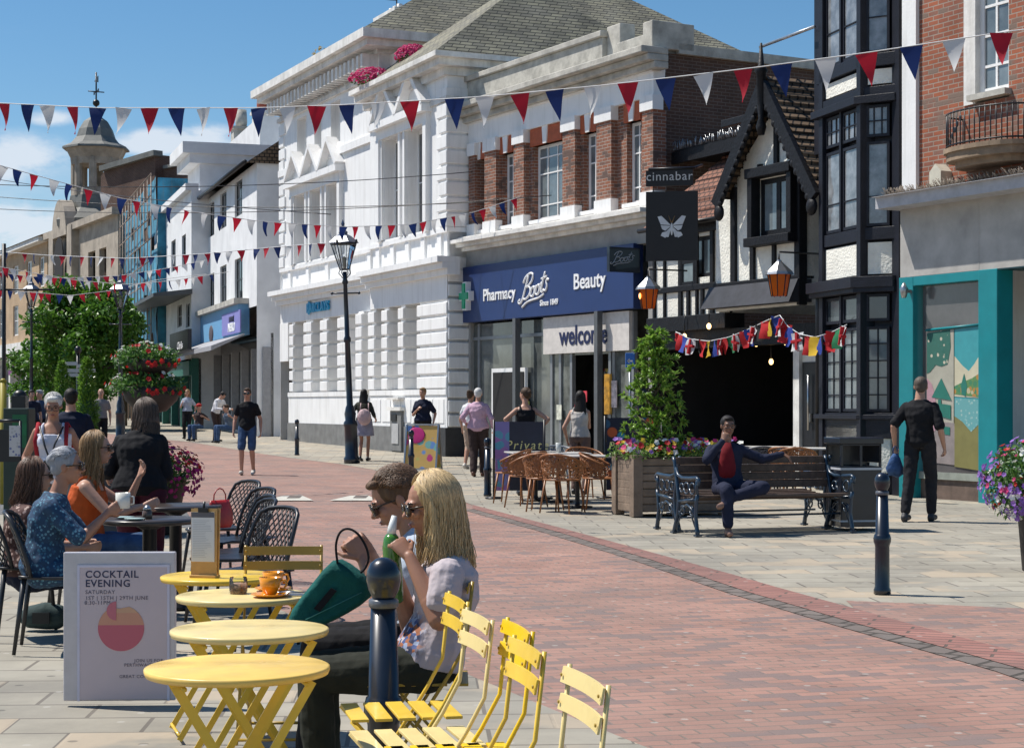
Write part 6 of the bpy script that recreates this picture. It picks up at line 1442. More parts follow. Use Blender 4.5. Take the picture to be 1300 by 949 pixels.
d = 30; s_ = d/FL; t = thing('round_top_bin', 'dark round topped bin behind the green poster kiosk', 'litter bin', ((25-CX)*s_, d, 0)); MB().box(-9*s_, 9*s_, -.1, .12, 0, H+(YH-502)*s_).build('body', M_black, t, bevel=.01); MB().ell((0, .01, H+(YH-502)*s_), (9*s_, .11, .1)).build('lid', M_black, t)
# dark barrier panel behind the seated women
d = 16.5; s_ = d/FL; t = thing('cafe_barrier', 'dark blue cafe barrier behind the seated women', 'barrier', ((125-CX)*s_, d, 0)); MB().box(-25*s_, 28*s_, 0, .02, .1, H+(YH-585)*s_).build('panel', mat('dark_slate_panel', (.02, .028, .04), .5), t); MB().tube([(-25*s_, 0, 0), (-25*s_, 0, .95)], .015, 6).build('post', M_metal, t)
# ================================================================ PEOPLE
V = Vector
def ik(a, c, l1, l2, hint):
    d = c-a; L_ = min(d.length, (l1+l2)*.998); L_ = max(L_, abs(l1-l2)+.01); d.normalize()
    ca = (l1*l1+L_*L_-l2*l2)/(2*l1*L_); hv = V(hint); hv = hv-d*hv.dot(d)
    if hv.length < 1e-4: hv = d.orthogonal()
    hv.normalize(); return a+d*l1*ca+hv*l1*math.sqrt(max(0, 1-ca*ca)), a+d*L_
def hand(mb, w_, dr, nm, curl=.35, ts=1, k=1., spread=1.):
    dr = V(dr).normalized(); nm = V(nm); nm = (nm-dr*nm.dot(dr)).normalized(); sd = dr.cross(nm)
    mb.loft([(w_-dr*.01, .024*k, .017*k), (w_+dr*.03*k, .034*k, .016*k), (w_+dr*.065*k, .040*k, .015*k), (w_+dr*.09*k, .038*k, .012*k)], 10, side=sd)
    for i, (o_, ln) in enumerate(((-.031, .060), (-.0105, .074), (.0105, .078), (.031, .068))):
        p = w_+dr*(.082-.004*abs(i-1.5))*k+sd*o_*ts*spread*k; a = 0
        for j, (q, rr_) in enumerate(((.44, .0092), (.32, .0084), (.24, .0074))):
            a += curl*(1.15, 1.3, .8)[j]*(1+.08*i); dd_ = dr*math.cos(a)+nm*math.sin(a); p2 = p+dd_*ln*q*k
            mb.cap(p, p2, rr_*k, (rr_-.0006)*k, 8); p = p2
    p = w_+dr*.028*k+sd*.028*ts*k; d1 = (dr*.7+sd*ts*.75+nm*.35).normalized(); p2 = p+d1*.036*k; d2 = (dr*.9+sd*ts*.25+nm*(.3+curl*.6)).normalized()
    mb.cap(p-d1*.01, p2, .0135*k, .011*k, 8); mb.cap(p2, p2+d2*.030*k, .011*k, .0085*k, 8)
HAIRM = {}
def hairmat(name, col, var=.35):
    if name in MATS: return MATS[name]
    m, nt, b = nodes_of(name); N = nt.nodes; L = nt.links
    tc = N.new('ShaderNodeTexCoord'); mp = N.new('ShaderNodeMapping'); mp.inputs['Scale'].default_value = (70, 70, 7); L.new(tc.outputs['Object'], mp.inputs['Vector'])
    no = N.new('ShaderNodeTexNoise'); no.inputs['Scale'].default_value = 1.; no.inputs['Detail'].default_value = 3; L.new(mp.outputs[0], no.inputs['Vector'])
    mx = N.new('ShaderNodeMix'); mx.data_type = 'RGBA'; mx.inputs['A'].default_value = (*[c*(1-var) for c in col], 1); mx.inputs['B'].default_value = (*[min(1, c*(1+var)) for c in col], 1)
    L.new(no.outputs['Fac'], mx.inputs['Factor']); L.new(mx.outputs['Result'], b.inputs['Base Color']); b.inputs['Roughness'].default_value = .6; b.inputs['Specular IOR Level'].default_value = .3
    bp = N.new('ShaderNodeBump'); bp.inputs['Strength'].default_value = .6; bp.inputs['Distance'].default_value = .01; L.new(no.outputs['Fac'], bp.inputs['Height']); L.new(bp.outputs[0], b.inputs['Normal'])
    MATS[name] = m; return m
def strandmat(hm):
    n_ = hm.name+'_strands'
    if n_ in MATS: return MATS[n_]
    m, nt, b = nodes_of(n_); N = nt.nodes; L = nt.links; src = hm.node_tree.nodes['Mix']; a = src.inputs['A'].default_value; c = src.inputs['B'].default_value
    ge = N.new('ShaderNodeNewGeometry'); mx = N.new('ShaderNodeMix'); mx.data_type = 'RGBA'; mx.inputs['A'].default_value = (a[0]*.85, a[1]*.82, a[2]*.78, 1); mx.inputs['B'].default_value = (min(1, c[0]*1.25), min(1, c[1]*1.25), min(1, c[2]*1.25), 1)
    L.new(ge.outputs['Random Per Island'], mx.inputs['Factor']); L.new(mx.outputs['Result'], b.inputs['Base Color']); b.inputs['Roughness'].default_value = .5; MATS[n_] = m; return m
def cloth(name, col, var=.15, bump=.35): return mat('cloth_'+name, col, .85, var=var, scale=9, bump=bump, bscale=14, spec=.2)
FOLD = bpy.data.textures.new('fold_noise', 'CLOUDS'); FOLD.noise_scale = .075; FOLD.noise_depth = 1
def folds(o, s_=.016):
    d_ = o.modifiers.new('folds', 'DISPLACE'); d_.texture = FOLD; d_.strength = s_; d_.mid_level = .42; d_.texture_coords = 'LOCAL'; return o
def person(label, loc, rz, h=1.72, g=1., fem=False, hip=(0, 0, .95), sh=(0, 0, 1.42), neck=None, head=None, sv=(1, 0, 0), look=(0, -1, 0), tilt=(0, 0, 1),
           arms=None, legs=None, skin=None, top=None, bot=None, sleeve=.55, bl=2., tank=False, skirt=None, shoes=None, hair='short', hm=None, hl=.3,
           shades=None, specs=None, vox=.011, strands=0, untuck=-.06, cuff=0, bag=None, shw=None, curl=.4, extra=None, ag=1.):
    t = thing('person', label, 'person', loc, rz); s_ = h/1.75; t.scale = (s_, s_, s_)
    skin = skin or M_skin; hip = V(hip); sh = V(sh); ax = (sh-hip).normalized(); sv = V(sv).normalized(); look = V(look).normalized()
    neck = V(neck) if neck else sh+ax*.06; head = V(head) if head else neck+V((0, -.025, .128))
    fwd = ax.cross(sv)*-1
    if fwd.dot(look) < 0 and abs(fwd.dot(look)) > .2: pass
    fwd = sv.cross(ax)*-1 if sv.cross(ax).y*-1 > 0 else sv.cross(ax)
    fwd = (V((0, -1, 0))-ax*V((0, -1, 0)).dot(ax)).normalized() if abs(ax.y) < .9 else V((0, 0, 1))
    shw = shw or (.158 if fem else .182)
    prof = ([(-.16, .10, .09), (-.02, .172, .125), (.12, .165, .12), (.38, .122, .098), (.66, .142, .112), (.86, .150, .10), (.96, .130, .074), (1.06, .062, .056)] if fem else
            [(-.16, .10, .09), (-.02, .158, .12), (.12, .156, .115), (.38, .142, .105), (.66, .165, .12), (.86, .176, .112), (.96, .165, .082), (1.06, .070, .062)])
    L0 = (sh-hip)
    def P_(f): return hip+L0*f+(fwd*-.012 if .3 < f < .8 else V((0, 0, 0)))
    def torso(mb, grow, f0=-.2, f1=1.1, gg=1.):
        mb.loft([(P_(f), (w_*gg*g+grow), (d_*gg*g+grow), sv) for f, w_, d_ in prof if f0 <= f <= f1], 18, side=sv)
        if fem and f1 > .7:
            for s2 in (-1, 1): mb.ell(P_(.68)+sv*.066*s2*g+fwd*.075*g, (.062*g+grow*.6, .052*g+grow*.6, .06*g+grow*.6))
    shj = [sh+sv*s2*(shw-.018)*g**.5-ax*.058 for s2 in (-1, 1)]; lk = .84 if bl > 1.3 else 1.; hpj = [hip+sv*s2*.092*g**.5-ax*.02 for s2 in (-1, 1)]
    arms = arms or [dict(w=(s2*.235, -.05, .86)) for s2 in (-1, 1)]; legs = legs or [dict(a=(s2*.095, .01, .085)) for s2 in (-1, 1)]
    # ---- body
    mb = MB(); torso(mb, -.004)
    mb.tube([neck-ax*.05, neck+(head-neck)*.35, head-V((0, 0, .035))+look*-.012], [.066 if not fem else .056, .056 if not fem else .047, .054 if not fem else .046], 14)
    side = look.cross(V(tilt)).normalized(); up = side.cross(look).normalized(); F = Matrix((side, -look, up)).transposed()   # local head frame: x side, -y face, z up
    def hp(x, y, z): return head+F @ V((x, y, z))
    mb.ell(hp(0, .012, .028), (.074, .094, .088), 16, 12, M=F); mb.ell(hp(0, -.026, -.032), (.058, .062, .080), 14, 10, M=F); mb.ell(hp(0, -.05, -.088), (.028, .026, .022), M=F)
    mb.ell(hp(0, -.074, .022), (.05, .02, .02), M=F)
    mb.cap(hp(0, -.082, .012), hp(0, -.107, -.020), .009, .0125); mb.ell(hp(0, -.094, -.026), (.018, .012, .010), M=F)
    mb.ell(hp(0, -.083, -.058), (.024, .014, .013), M=F)
    for s2 in (-1, 1): mb.ell(hp(s2*.074, .012, -.008), (.011, .019, .031), M=F); mb.ell(hp(s2*.034, -.064, -.018), (.024, .022, .022), M=F)
    elb = []; wr = []
    for i, a in enumerate(arms):
        s2 = (-1, 1)[i]; e, w_ = ik(shj[i], V(a['w']), .285, .255, a.get('hint', (s2*.4, .6, -.5))); elb.append(e); wr.append(w_)
        if 'e' in a: e = V(a['e']); elb[-1] = e; wr[-1] = w_ = V(a['w'])
        mb.cap(shj[i], e, (.052 if not fem else .045)*g**.5*ag, (.038 if not fem else .034)*g**.5*ag, 12)
        m_ = e+(w_-e)*.3; mb.cap(e, m_, .036*g**.5*ag, (.039*g**.5 if not fem else .034)*ag, 12); mb.cap(m_, w_, (.037 if not fem else .033)*ag, (.024 if not fem else .021)*ag**.5, 12)
        dr = V(a.get('d', (w_-e).normalized())); nm = V(a.get('n', (-s2, 0, 0)))
        hand(mb, w_, dr, nm, a.get('curl', curl), a.get('ts', s2), .95 if fem else 1.02)
    kn = []; an = []
    for i, a in enumerate(legs):
        k_, q = ik(hpj[i], V(a['a']), .43, .43, a.get('hint', (0, -1, 0))); kn.append(k_); an.append(q)
        mb.cap(hpj[i], k_, .082*g*lk, .054*lk, 14); m_ = k_+(q-k_)*.3+fwd*-.012*lk; mb.cap(k_, m_, .052*lk, .056*lk, 12); mb.cap(m_, q, .054*lk, .036, 12)
        td = V(a.get('t', (0, -1, 0))).normalized(); mb.cap(q-V((0, 0, .045)), q+td*.12-V((0, 0, .055)), .034, .030, 10)
    mb.build('body', skin, t, remesh=vox, smooth=3)
    # ---- clothes
    if top:
        mb = MB(); torso(mb, .012, f0=untuck if untuck < -.1 else -.03, f1=.9 if tank else 1.1)
        if untuck < -.1 or untuck >= 0: pass
        if tank:
            for s2 in (-1, 1):
                for ff in (1, -1): mb.tube([P_(.84)+sv*s2*.095+fwd*ff*.09, P_(1.0)+sv*s2*.095+fwd*ff*.045, P_(1.03)+sv*s2*.09], .02, 8, flat=.6)
        else:
            mb.loft([(P_(.9), .12*g, .085*g, sv), (P_(1.03)+V((0, 0, .0)), .075, .068, sv)], 14, side=sv)
            for i in (0, 1):
                f_ = min(1, sleeve); e = shj[i]+(elb[i]-shj[i])*f_; r0 = (.052 if not fem else .046)*g**.5*ag
                mb.cap(shj[i], e, r0+.010, r0+.006+(.006 if sleeve <= 1 else -.004), 14)
                if sleeve > 1: mb.cap(elb[i], elb[i]+(wr[i]-elb[i])*(sleeve-1), r0+.0, .036, 12)
        folds(mb.build('shirt', top, t, remesh=vox*.95, smooth=4))
    if bot:
        mb = MB()
        if skirt:
            z_ = skirt; a = hip+V((0, 0, .1)); n_ = V(((kn[0]+kn[1])/2)); mb.loft([(P_(.3), .128*g+.01, .10*g+.01, sv), (P_(.0), .178*g+.01, .13*g+.01, sv), (V((hip.x, hip.y, (hip.z+z_)/2)), .19*g+.02, .145*g+.02, sv), (V((hip.x, hip.y, z_)), .20*g+.03, .16*g+.02, sv)], 20, side=sv)
        else:
            torso(mb, .010, f1=.3)
            for i in (0, 1):
                f_ = min(1, bl); k_ = hpj[i]+(kn[i]-hpj[i])*f_; mb.cap(hpj[i], k_, .092*g, .070*g if bl > 1 else .082*g, 16)
                if bl > 1: q = kn[i]+(an[i]-kn[i])*(bl-1)*.97; mb.cap(kn[i], q, .070*g, .056*g if not cuff else cuff, 14)
        folds(mb.build('skirt' if skirt else ('shorts' if bl <= 1.1 else 'trousers'), bot, t, remesh=vox*.95, smooth=4))
    for i in (0, 1):
        td = V(legs[i].get('t', (0, -1, 0))).normalized(); mb = MB(); q = an[i]; mb.cap(q-V((0, 0, .042))-td*.035, q-V((0, 0, .047))+td*.135, .042, .036, 12); mb.cap(q-V((0, 0, .06))-td*.02, q+V((0, 0, -.01))-td*.015, .045, .040, 10)
        mb.build('shoe', shoes or M_black, t, remesh=max(.008, vox), smooth=2)
    # ---- hair
    if hair:
        hm = hm or hairmat('brown_hair', (.06, .035, .02)); mb = MB()
        mb.ell(hp(0, .022, .036), (.083, .096, .089), 16, 12, M=F)
        if hair == 'short': mb.ell(hp(0, .055, -.01), (.07, .06, .065), M=F); mb.ell(hp(0, -.052, .086), (.056, .036, .026), M=F)
        if hair == 'quiff':
            mb.ell(hp(0, .05, -.005), (.072, .065, .07), M=F)
            for k in range(7): mb.ell(hp((k-3)*.017, -.052-.006*math.cos(k*2.), .094+.005*math.sin(k*3)), (.016, .026, .016), M=F)
            for s2 in (-1, 1): mb.ell(hp(s2*.072, -.008, .03), (.011, .024, .035), M=F)
        if hair in ('bob', 'long', 'pony'):
            for s2 in (-1, 1): mb.ell(hp(s2*.064, .035, -.01), (.026, .052, .095 if hair != 'pony' else .04), M=F)
            mb.ell(hp(0, .062, -.02), (.075, .045, .09), M=F)
        if hair == 'bob':
            mb.loft([(hp(0, .035, .0), .09, .08, side), (hp(0, .04, -.09), .095, .075, side), (hp(0, .045, -hl*.45), .092, .068, side)], 14, side=side)
        if hair == 'long':
            b_ = head+F @ V((0, .06, 0)); dn = V((0, 0, -1)); mb.loft([(b_, .085, .05, sv), (b_+dn*.10+fwd*-.01, .10, .045, sv), (b_+dn*hl*.55+fwd*-.035, .105, .04, sv), (b_+dn*hl+fwd*-.03, .075, .025, sv)], 14, side=sv)
            for s2 in (-1, 1): mb.cap(hp(s2*.07, .01, -.03), hp(s2*.075, .02, -.16), .032, .02)
        if hair in ('bun', 'updo'): mb.ell(hp(0, .10, .035 if hair == 'updo' else .09), (.042, .04, .042), M=F); mb.ell(hp(0, .06, -.01), (.068, .05, .06), M=F)
        if hair == 'pony': mb.loft([(hp(0, .10, .04), .03, .03), (hp(0, .145, -.02), .04, .035), (hp(0, .14, -.14), .03, .025), (hp(0, .12, -.22), .012, .01)], 10, side=side)
        ho = mb.build('hair', hm, t, remesh=min(vox, .009), smooth=2)
        if strands:
            r_ = random.Random(int(h*1000)); ms = MB(); lng = hair in ('long', 'bob')
            for k in range(strands):
                a = r_.uniform(-.16*math.pi, 1.16*math.pi) if lng else r_.uniform(0, 2*math.pi)     # 0 is +x side, pi/2 is back
                if lng: face = False
                pts = []; rA = (.087, .101, .094); z1 = r_.uniform(.55, .62)*math.pi if lng else r_.uniform(.25, .62)*math.pi
                p0 = r_.uniform(.02, .15)*math.pi if lng else z1-r_.uniform(.12, .25)*math.pi
                da = r_.uniform(-.12, .12) if lng else r_.uniform(-.5, .5)
                if lng and k % 5 == 0:     # strands that start above the forehead and fall to the sides
                    s5 = r_.choice((-1, 1)); a = -math.pi/2+s5*r_.uniform(.05, .34)*math.pi; da = s5*(.40*math.pi-abs(a+math.pi/2))*1.05; p0 = r_.uniform(.03, .12)*math.pi; z1 = .5*math.pi
                if not lng and math.sin(a) < -.3 and z1 > .4*math.pi: z1 = .4*math.pi; p0 = .2*math.pi
                if hair in ('updo', 'quiff', 'short', 'bun', 'pony'):    # combed back over the skull
                    lam = r_.uniform(-1.35, 1.35); t0_h = r_.uniform(.0, .75) if hair in ('quiff', 'short') else r_.uniform(0, .25); t1_h = t0_h+.35 if hair in ('quiff', 'short') else 1.; wv = r_.uniform(-.1, .1)
                    for j in range(9):
                        tt = t0_h+(t1_h-t0_h)*j/8; th = R(38+142*tt); l2 = lam*(1-.35*tt*(hair not in ('quiff', 'short')))+wv*math.sin(j); gx = .002+.003*math.sin(j*1.3+lam*7)+(.008*math.sin(math.pi*j/8) if hair == 'quiff' else 0)
                        pts.append(hp((.085+gx)*math.sin(l2), .022-(.100+gx)*math.cos(l2)*math.cos(th), .034+(.092+gx)*math.cos(l2)*math.sin(th)))
                    w0 = r_.uniform(.0012, .0024); ms.tube(pts, [w0*(1-.6*(j/9)**2) for j in range(9)], 4); continue
                nst = 7; off_ = r_.choice((0, 0, .004, .008, .014)) if lng else r_.choice((0, .003, .007))
                for j in range(nst+1):
                    ph = p0+(z1-p0)*j/nst; aa = a+da*j/nst; pts.append(hp((rA[0]+off_*j/nst)*math.sin(ph)*math.cos(aa), .022+(rA[1]+off_*j/nst)*math.sin(ph)*math.sin(aa), .036+(rA[2]+off_*.6)*math.cos(ph)+.003*math.sin(j*1.7+a*9)))
                if lng:
                    end = head.z-hl*r_.uniform(.8, 1.05); q = pts[-1]; wv = r_.uniform(0, 6); n2 = 7; cen = V((head.x, head.y, 0))-look*.02
                    ty = q+V(((q.x-cen.x)*.08, 0, 0))+fwd*r_.uniform(-.045, .0)
                    for j in range(1, n2+1):
                        f_ = j/n2; pts.append(V((q.x+(ty.x-q.x)*f_+(.004+.014*f_)*math.sin(wv+f_*7), q.y+(ty.y-q.y)*f_+(.004+.014*f_)*math.cos(wv+f_*6), q.z+(end-q.z)*f_)))
                if lng and math.sin(a) < -.5:
                    pass
                w0 = r_.uniform(.0013, .0027)
                ms.tube(pts, [w0*(1-.6*(j/len(pts))**2) for j in range(len(pts))], 4)
            ms.build('hair_strands', strandmat(hm), ho)['kind'] = 'stuff'
    # ---- face
    mb = MB()
    for s2 in (-1, 1): mb.ell(hp(s2*.030, -.080, .006), (.012, .007, .006), 8, 6, M=F); mb.tube([hp(s2*.016, -.089, .026), hp(s2*.033, -.089, .031), hp(s2*.05, -.078, .026)], .0032, 5)
    mb.build('eyes', mat('eye_dark', (.02, .015, .012), .2), t)
    MB().ell(hp(0, -.094, -.055), (.021, .006, .004), 8, 6, M=F).ell(hp(0, -.092, -.062), (.018, .006, .0045), 8, 6, M=F).build('lips', mat('lips', (.30, .10, .085), .4), t)
    if shades or specs:
        mb = MB()
        for s2 in (-1, 1):
            c = [hp(s2*.035+.029*math.cos(a*.5236), -.103+.006*(1 if math.cos(a*.5236)*s2 > .4 else 0), .003+.023*math.sin(a*.5236)) for a in range(13)]; mb.tube(c, .0032, 6)
            mb.tube([hp(s2*.060, -.095, .012), hp(s2*.075, -.05, .010), hp(s2*.077, -.004, .004)], .0036, 6)
        mb.tube([hp(-.008, -.104, .008), hp(.008, -.104, .008)], .003, 6); gl = mb.build('glasses', mat('tortoiseshell', (.05, .03, .015), .25) if shades else mat('thin_frames', (.05, .03, .03), .3), t)
        if shades:
            mb = MB()
            for s2 in (-1, 1): mb.ell(hp(s2*.035, -.101, .003), (.028, .005, .022), 12, 8, M=F)
            mb.build('lens', mat('dark_lens', (.01, .01, .012), .05, spec=1.), gl)
    return t, hp, wr, elb
GND = lambda px, d: ((px-CX)/FL*d, d, gz(d))
def stride(s_=.16, w_=.08): return [dict(a=(-w_, -s_, .085)), dict(a=(w_, s_, .10), t=(0, -1, -.25))]
blk = cloth('black', (.012, .012, .014)); gry = cloth('grey', (.18, .18, .19)); nvy = cloth('navy', (.012, .016, .035)); wht = cloth('white', (.62, .62, .64)); den = cloth('denim', (.045, .085, .17), .3); brn = cloth('brown', (.045, .03, .028)); khk = cloth('pale_blue_shirt', (.34, .38, .46))
H_br = hairmat('brown_hair', (.06, .035, .02)); H_man = hairmat('warm_brown_hair', (.11, .06, .032)); H_bk = hairmat('black_hair', (.012, .009, .008)); H_wh = hairmat('white_hair', (.55, .54, .52), .15); H_gr = hairmat('grey_hair', (.26, .27, .30), .3); H_bl = hairmat('blonde_hair', (.46, .33, .17), .3); H_lb = hairmat('dark_blonde_hair', (.26, .16, .075), .3); H_gb = hairmat('grey_brown_hair', (.095, .068, .052), .4)
sh_w = mat('pale_shoe', (.5, .47, .42), .6); sh_b = mat('brown_shoe', (.12, .05, .03), .5)
# walking man in black t-shirt and denim shorts
person('man in black t-shirt and denim shorts walking towards the viewer on the brick road', GND(314, 36), 0, 1.78, hair='short', hm=H_br, top=blk, bot=den, bl=.92, shoes=sh_w, untuck=-.16, arms=[dict(w=(-.27, -.03, .86)), dict(w=(.27, -.03, .86))], legs=stride(.06, .11), specs=None, shades=True)
# woman with pink bag
t, hp, wr, el = person('woman with long dark hair walking away with a pink backpack near the lamp post', GND(462, 42.5), R(165), 1.74, fem=True, hair='long', hl=.42, hm=H_bk, top=cloth('dark_olive', (.04, .04, .03)), bot=cloth('lilac_grey', (.30, .29, .36)), skirt=.60, sleeve=1.4, g=1.12, skin=M_skin2, untuck=-.16, legs=stride(.10, .06), arms=[dict(w=(-.24, -.18, 1.0)), dict(w=(.27, -.02, .95))])
d = 42.5
b_ = thing('backpack', 'small pale pink backpack on the back of the long haired woman', 'backpack', t.location+V((.03, -.24, 1.05))); MB().ell((0, 0, 0), (.17, .10, .20)).build('pouch', cloth('pink_bag', (.55, .40, .40)), b_, remesh=.012); MB().tube([(-.1, .02, .15), (-.09, .1, .33)], .012, 6).tube([(.1, .02, .15), (.09, .1, .33)], .012, 6).build('strap', cloth('pink_bag', (.55, .40, .40)), b_)
# woman behind the a-board
person('short haired woman in a dark t-shirt standing behind the pavement board with a shoulder bag', GND(537, 42), R(-20), 1.78, fem=True, hair='short', hm=H_lb, top=nvy, bot=blk, sleeve=.75, g=1.2, arms=[dict(w=(-.05, -.2, 1.22), hint=(-.5, .2, -.8)), dict(w=(.27, -.02, .9))], untuck=-.14)
# pair left of the chemist
person('older white haired woman in a pink knitted jumper walking away past the chemist', GND(607, 35.3), R(172), 1.78, fem=True, hair='short', hm=H_wh, top=cloth('pink_knit', (.50, .33, .42), .1, .8), bot=brn, sleeve=1.85, g=1.22, untuck=-.16, shoes=sh_b, legs=stride(.14, .07), arms=[dict(w=(-.29, -.08, .93)), dict(w=(.28, -.12, 1.05))], tilt=(0, 0, 1))
person('young woman in a white top half hidden by the woman in the pink jumper', GND(597, 38.5), R(150), 1.72, fem=True, hair='bun', hm=H_br, top=wht, bot=cloth('beige', (.45, .33, .25)), bl=1.3, shoes=sh_w, legs=stride(.12, .06))
# black vest
person('woman in a black sleeveless top, hands on hips, behind the rattan chairs', GND(667, 28.6), R(190), 1.76, fem=True, hair='updo', hm=H_br, top=blk, tank=True, bot=cloth('pale_denim', (.30, .36, .44)), sleeve=0, look=(.5, -.8, 0), g=1.02, untuck=0, arms=[dict(w=(-.20, .06, 1.02), hint=(-1, .6, -.2), d=(.5, -.5, -.5)), dict(w=(.20, .06, 1.02), hint=(1, .6, -.2), d=(-.5, -.5, -.5))])
person('woman with very long straight dark hair by the chemist door in taupe trousers', GND(736, 29.), R(160), 1.71, fem=True, hair='long', hl=.52, hm=H_bk, top=cloth('cream_top', (.5, .46, .42)), tank=True, bot=cloth('taupe', (.14, .095, .085)), look=(.45, -.9, 0), skin=M_skin, arms=[dict(w=(.1, -.25, 1.2), hint=(-.6, 0, -.8)), dict(w=(.24, -.05, .9))])
# right man
t, hp, wr, el = person('man in a black t-shirt and dark trousers carrying a blue bag on the right', GND(1168, 22.2), R(150), 1.83, hair='short', hm=hairmat('dark_grey_brown', (.09, .07, .055)), top=blk, bot=cloth('charcoal', (.02, .02, .024)), sleeve=.85, look=(.35, -.9, 0), untuck=-.16, shades=True, vox=.009, shoes=mat('dark_grey_shoe', (.03, .03, .035), .6), bl=1.93, legs=[dict(a=(-.11, -.10, .085)), dict(a=(.13, .17, .09))], arms=[dict(w=(-.27, -.08, .88), curl=.5), dict(w=(.30, .03, .90), curl=1.)], g=1.05)
Mz = Matrix.Rotation(R(150), 3, 'Z'); wp = t.location+(Mz @ wr[1])*(1.83/1.75)
b_ = thing('carrier_bag', 'small blue fabric bag hanging from the hand of the man in black on the right', 'bag', wp+V((0, -.02, -.10)), .2)
MB().loft([((0, 0, .0), .03, .02), ((0, 0, -.06), .07, .04), ((-.01, 0, -.18), .12, .06), ((.01, 0, -.27), .10, .05), ((0, 0, -.29), .04, .02)], 12).build('pouch', cloth('blue_bag', (.05, .10, .22), .4, .9), b_); MB().tube([(-.02, 0, -.02), (-.03, 0, .06), (0, 0, .10), (.03, 0, .06), (.02, 0, -.02)], .008, 6).build('handle', cloth('blue_bag', (.05, .10, .22)), b_)
# bench man: sits on the front bench
Bm = Matrix.Rotation(rzb, 3, 'Z'); bp0 = bc+Bm @ V((-bl/2+.50, -.02, 0))
t, hp, wr, el = person('man in a navy suit and maroon jumper sitting cross legged on the bench', bp0, rzb-R(18), 1.74, g=1.08, skin=M_skin3, hair='short', hm=H_bk, specs=True, hip=(0, .08, .53), sh=(-.02, .14, 1.00), neck=(-.02, .12, 1.08), head=(.0, .07, 1.22), look=(.12, -1, -.05), vox=.009,
    top=cloth('navy_suit', (.018, .022, .045)), bot=cloth('navy_suit', (.018, .022, .045)), sleeve=1.93, bl=1.9, shoes=mat('tan_shoe', (.25, .14, .10), .5), untuck=-.1, sv=(1, .05, 0),
    arms=[dict(w=(-.08, -.12, 1.06), e=(-.26, -.06, .84), d=(.35, .2, .9), n=(.3, 1, 0), curl=.7), dict(w=(.66, .20, .90), hint=(0, .3, -1), d=(.75, -.3, -.6), n=(0, 0, -1), curl=.25)],
    legs=[dict(a=(-.07, -.40, .085), hint=(0, -.6, .8)), dict(a=(-.06, -.36, .42), hint=(1.2, -.5, .25), t=(-.8, -.4, -.3))])
mb = MB(); mb.loft([((-.02, .01, .62), .09, .05), ((-.02, -.0, .75), .10, .05), ((-.02, .015, .9), .08, .05), ((-.02, .03, 1.03), .045, .04)], 14); mb.build('jumper', cloth('maroon', (.16, .012, .018)), t)
# far people by the awning shop
def far(label, px, d, rz, h, **k): return person(label, GND(px, d), rz, h, vox=.018, **k)
far('woman in a pale blue top walking by the awning shop', 238, 60, R(-10), 1.70, fem=True, hair='long', hl=.25, hm=H_lb, top=khk, bot=blk, sleeve=.7, arms=[dict(w=(-.1, -.25, 1.25)), dict(w=(.27, -.02, .9))], legs=stride(.08))
def seatlegs(f=-.42, w_=.10, z=.085): return [dict(a=(-w_, f, z)), dict(a=(w_, f, z))]
thing_cap, *_ = far('seated person with a red cap outside the awning shop', 253, 58, R(-30), 1.6, hair=None, top=brn, bot=den, hip=(0, 0, .52), sh=(0, 0, .98), legs=seatlegs())
o = thing_cap; MB().ell((0, -.02, 1.27), (.10, .11, .07)).box(-.07, .07, -.20, -.10, 1.24, 1.255).build('cap', mat('red_felt', (.4, .02, .02), .8), o)
far('man in a white shirt and dark cap leaning forward by the awning shop', 275, 57, R(60), 1.74, hair='short', hm=H_bk, top=wht, bot=brn, sleeve=1.8, hip=(0, .05, .95), sh=(0, -.14, 1.36), head=(0, -.26, 1.50), look=(0, -.8, -.6), arms=[dict(w=(-.2, -.45, 1.05)), dict(w=(.2, -.45, 1.05))])
far('man in denim sitting low outside the awning shop', 291, 56, R(-60), 1.7, hair='short', hm=H_br, top=cloth('slate_shirt', (.10, .13, .17)), bot=den, hip=(0, 0, .5), sh=(0, -.08, .94), legs=seatlegs())
far('bald man standing in shade right of the conical shrubs', 128, 46, R(20), 1.75, hair=None, top=gry, bot=blk)
far('person in dark clothes below the lamp at the far left', 40, 44, R(30), 1.72, hair='short', hm=H_bk, top=nvy, bot=blk)
far('grey haired person in navy at the far left beside the dark one', 51, 45, R(-30), 1.72, hair='short', hm=H_gr, top=cloth('steel_blue', (.05, .07, .12)), bot=blk)
# mid left
person('white haired woman in a white vest and glasses walking towards the cafe tables', GND(68, 15), R(8), 1.57, fem=True, g=1.12, hair='short', hm=H_wh, specs=True, strands=260, top=cloth('white_vest', (.62, .62, .70)), tank=True, sleeve=0, bot=cloth('stone', (.25, .24, .22)), look=(0, -.92, -.3), vox=.009, skin=M_skin2, untuck=-.16, arms=[dict(w=(-.26, -.08, .95)), dict(w=(.26, -.08, .95))])
o = thing('crossbody_bag', 'dark cord and camera hanging on the white haired woman', 'camera', V(GND(68, 15))+V((0, -.16, 0))); MB().tube([(-.10, .09, 1.27), (-.03, .0, 1.10), (.02, -.02, .98)], .008, 6).tube([(.10, .09, 1.27), (.05, .0, 1.12), (.02, -.02, .98)], .008, 6).build('strap', M_black, o); MB().box(-.03, .07, -.06, -.01, .90, .99).build('body', M_black, o, bevel=.01)
o = thing('rucksack', 'red strapped rucksack on the back of the white haired woman', 'rucksack', V(GND(68, 15))); 
for s2 in (-1, 1): MB().tube([(s2*.12, -.07, 1.02), (s2*.13, -.10, 1.15), (s2*.12, -.03, 1.30), (s2*.12, .10, 1.24)], .018, 8, flat=.5).build('strap', cloth('red_strap', (.30, .02, .03)), o)
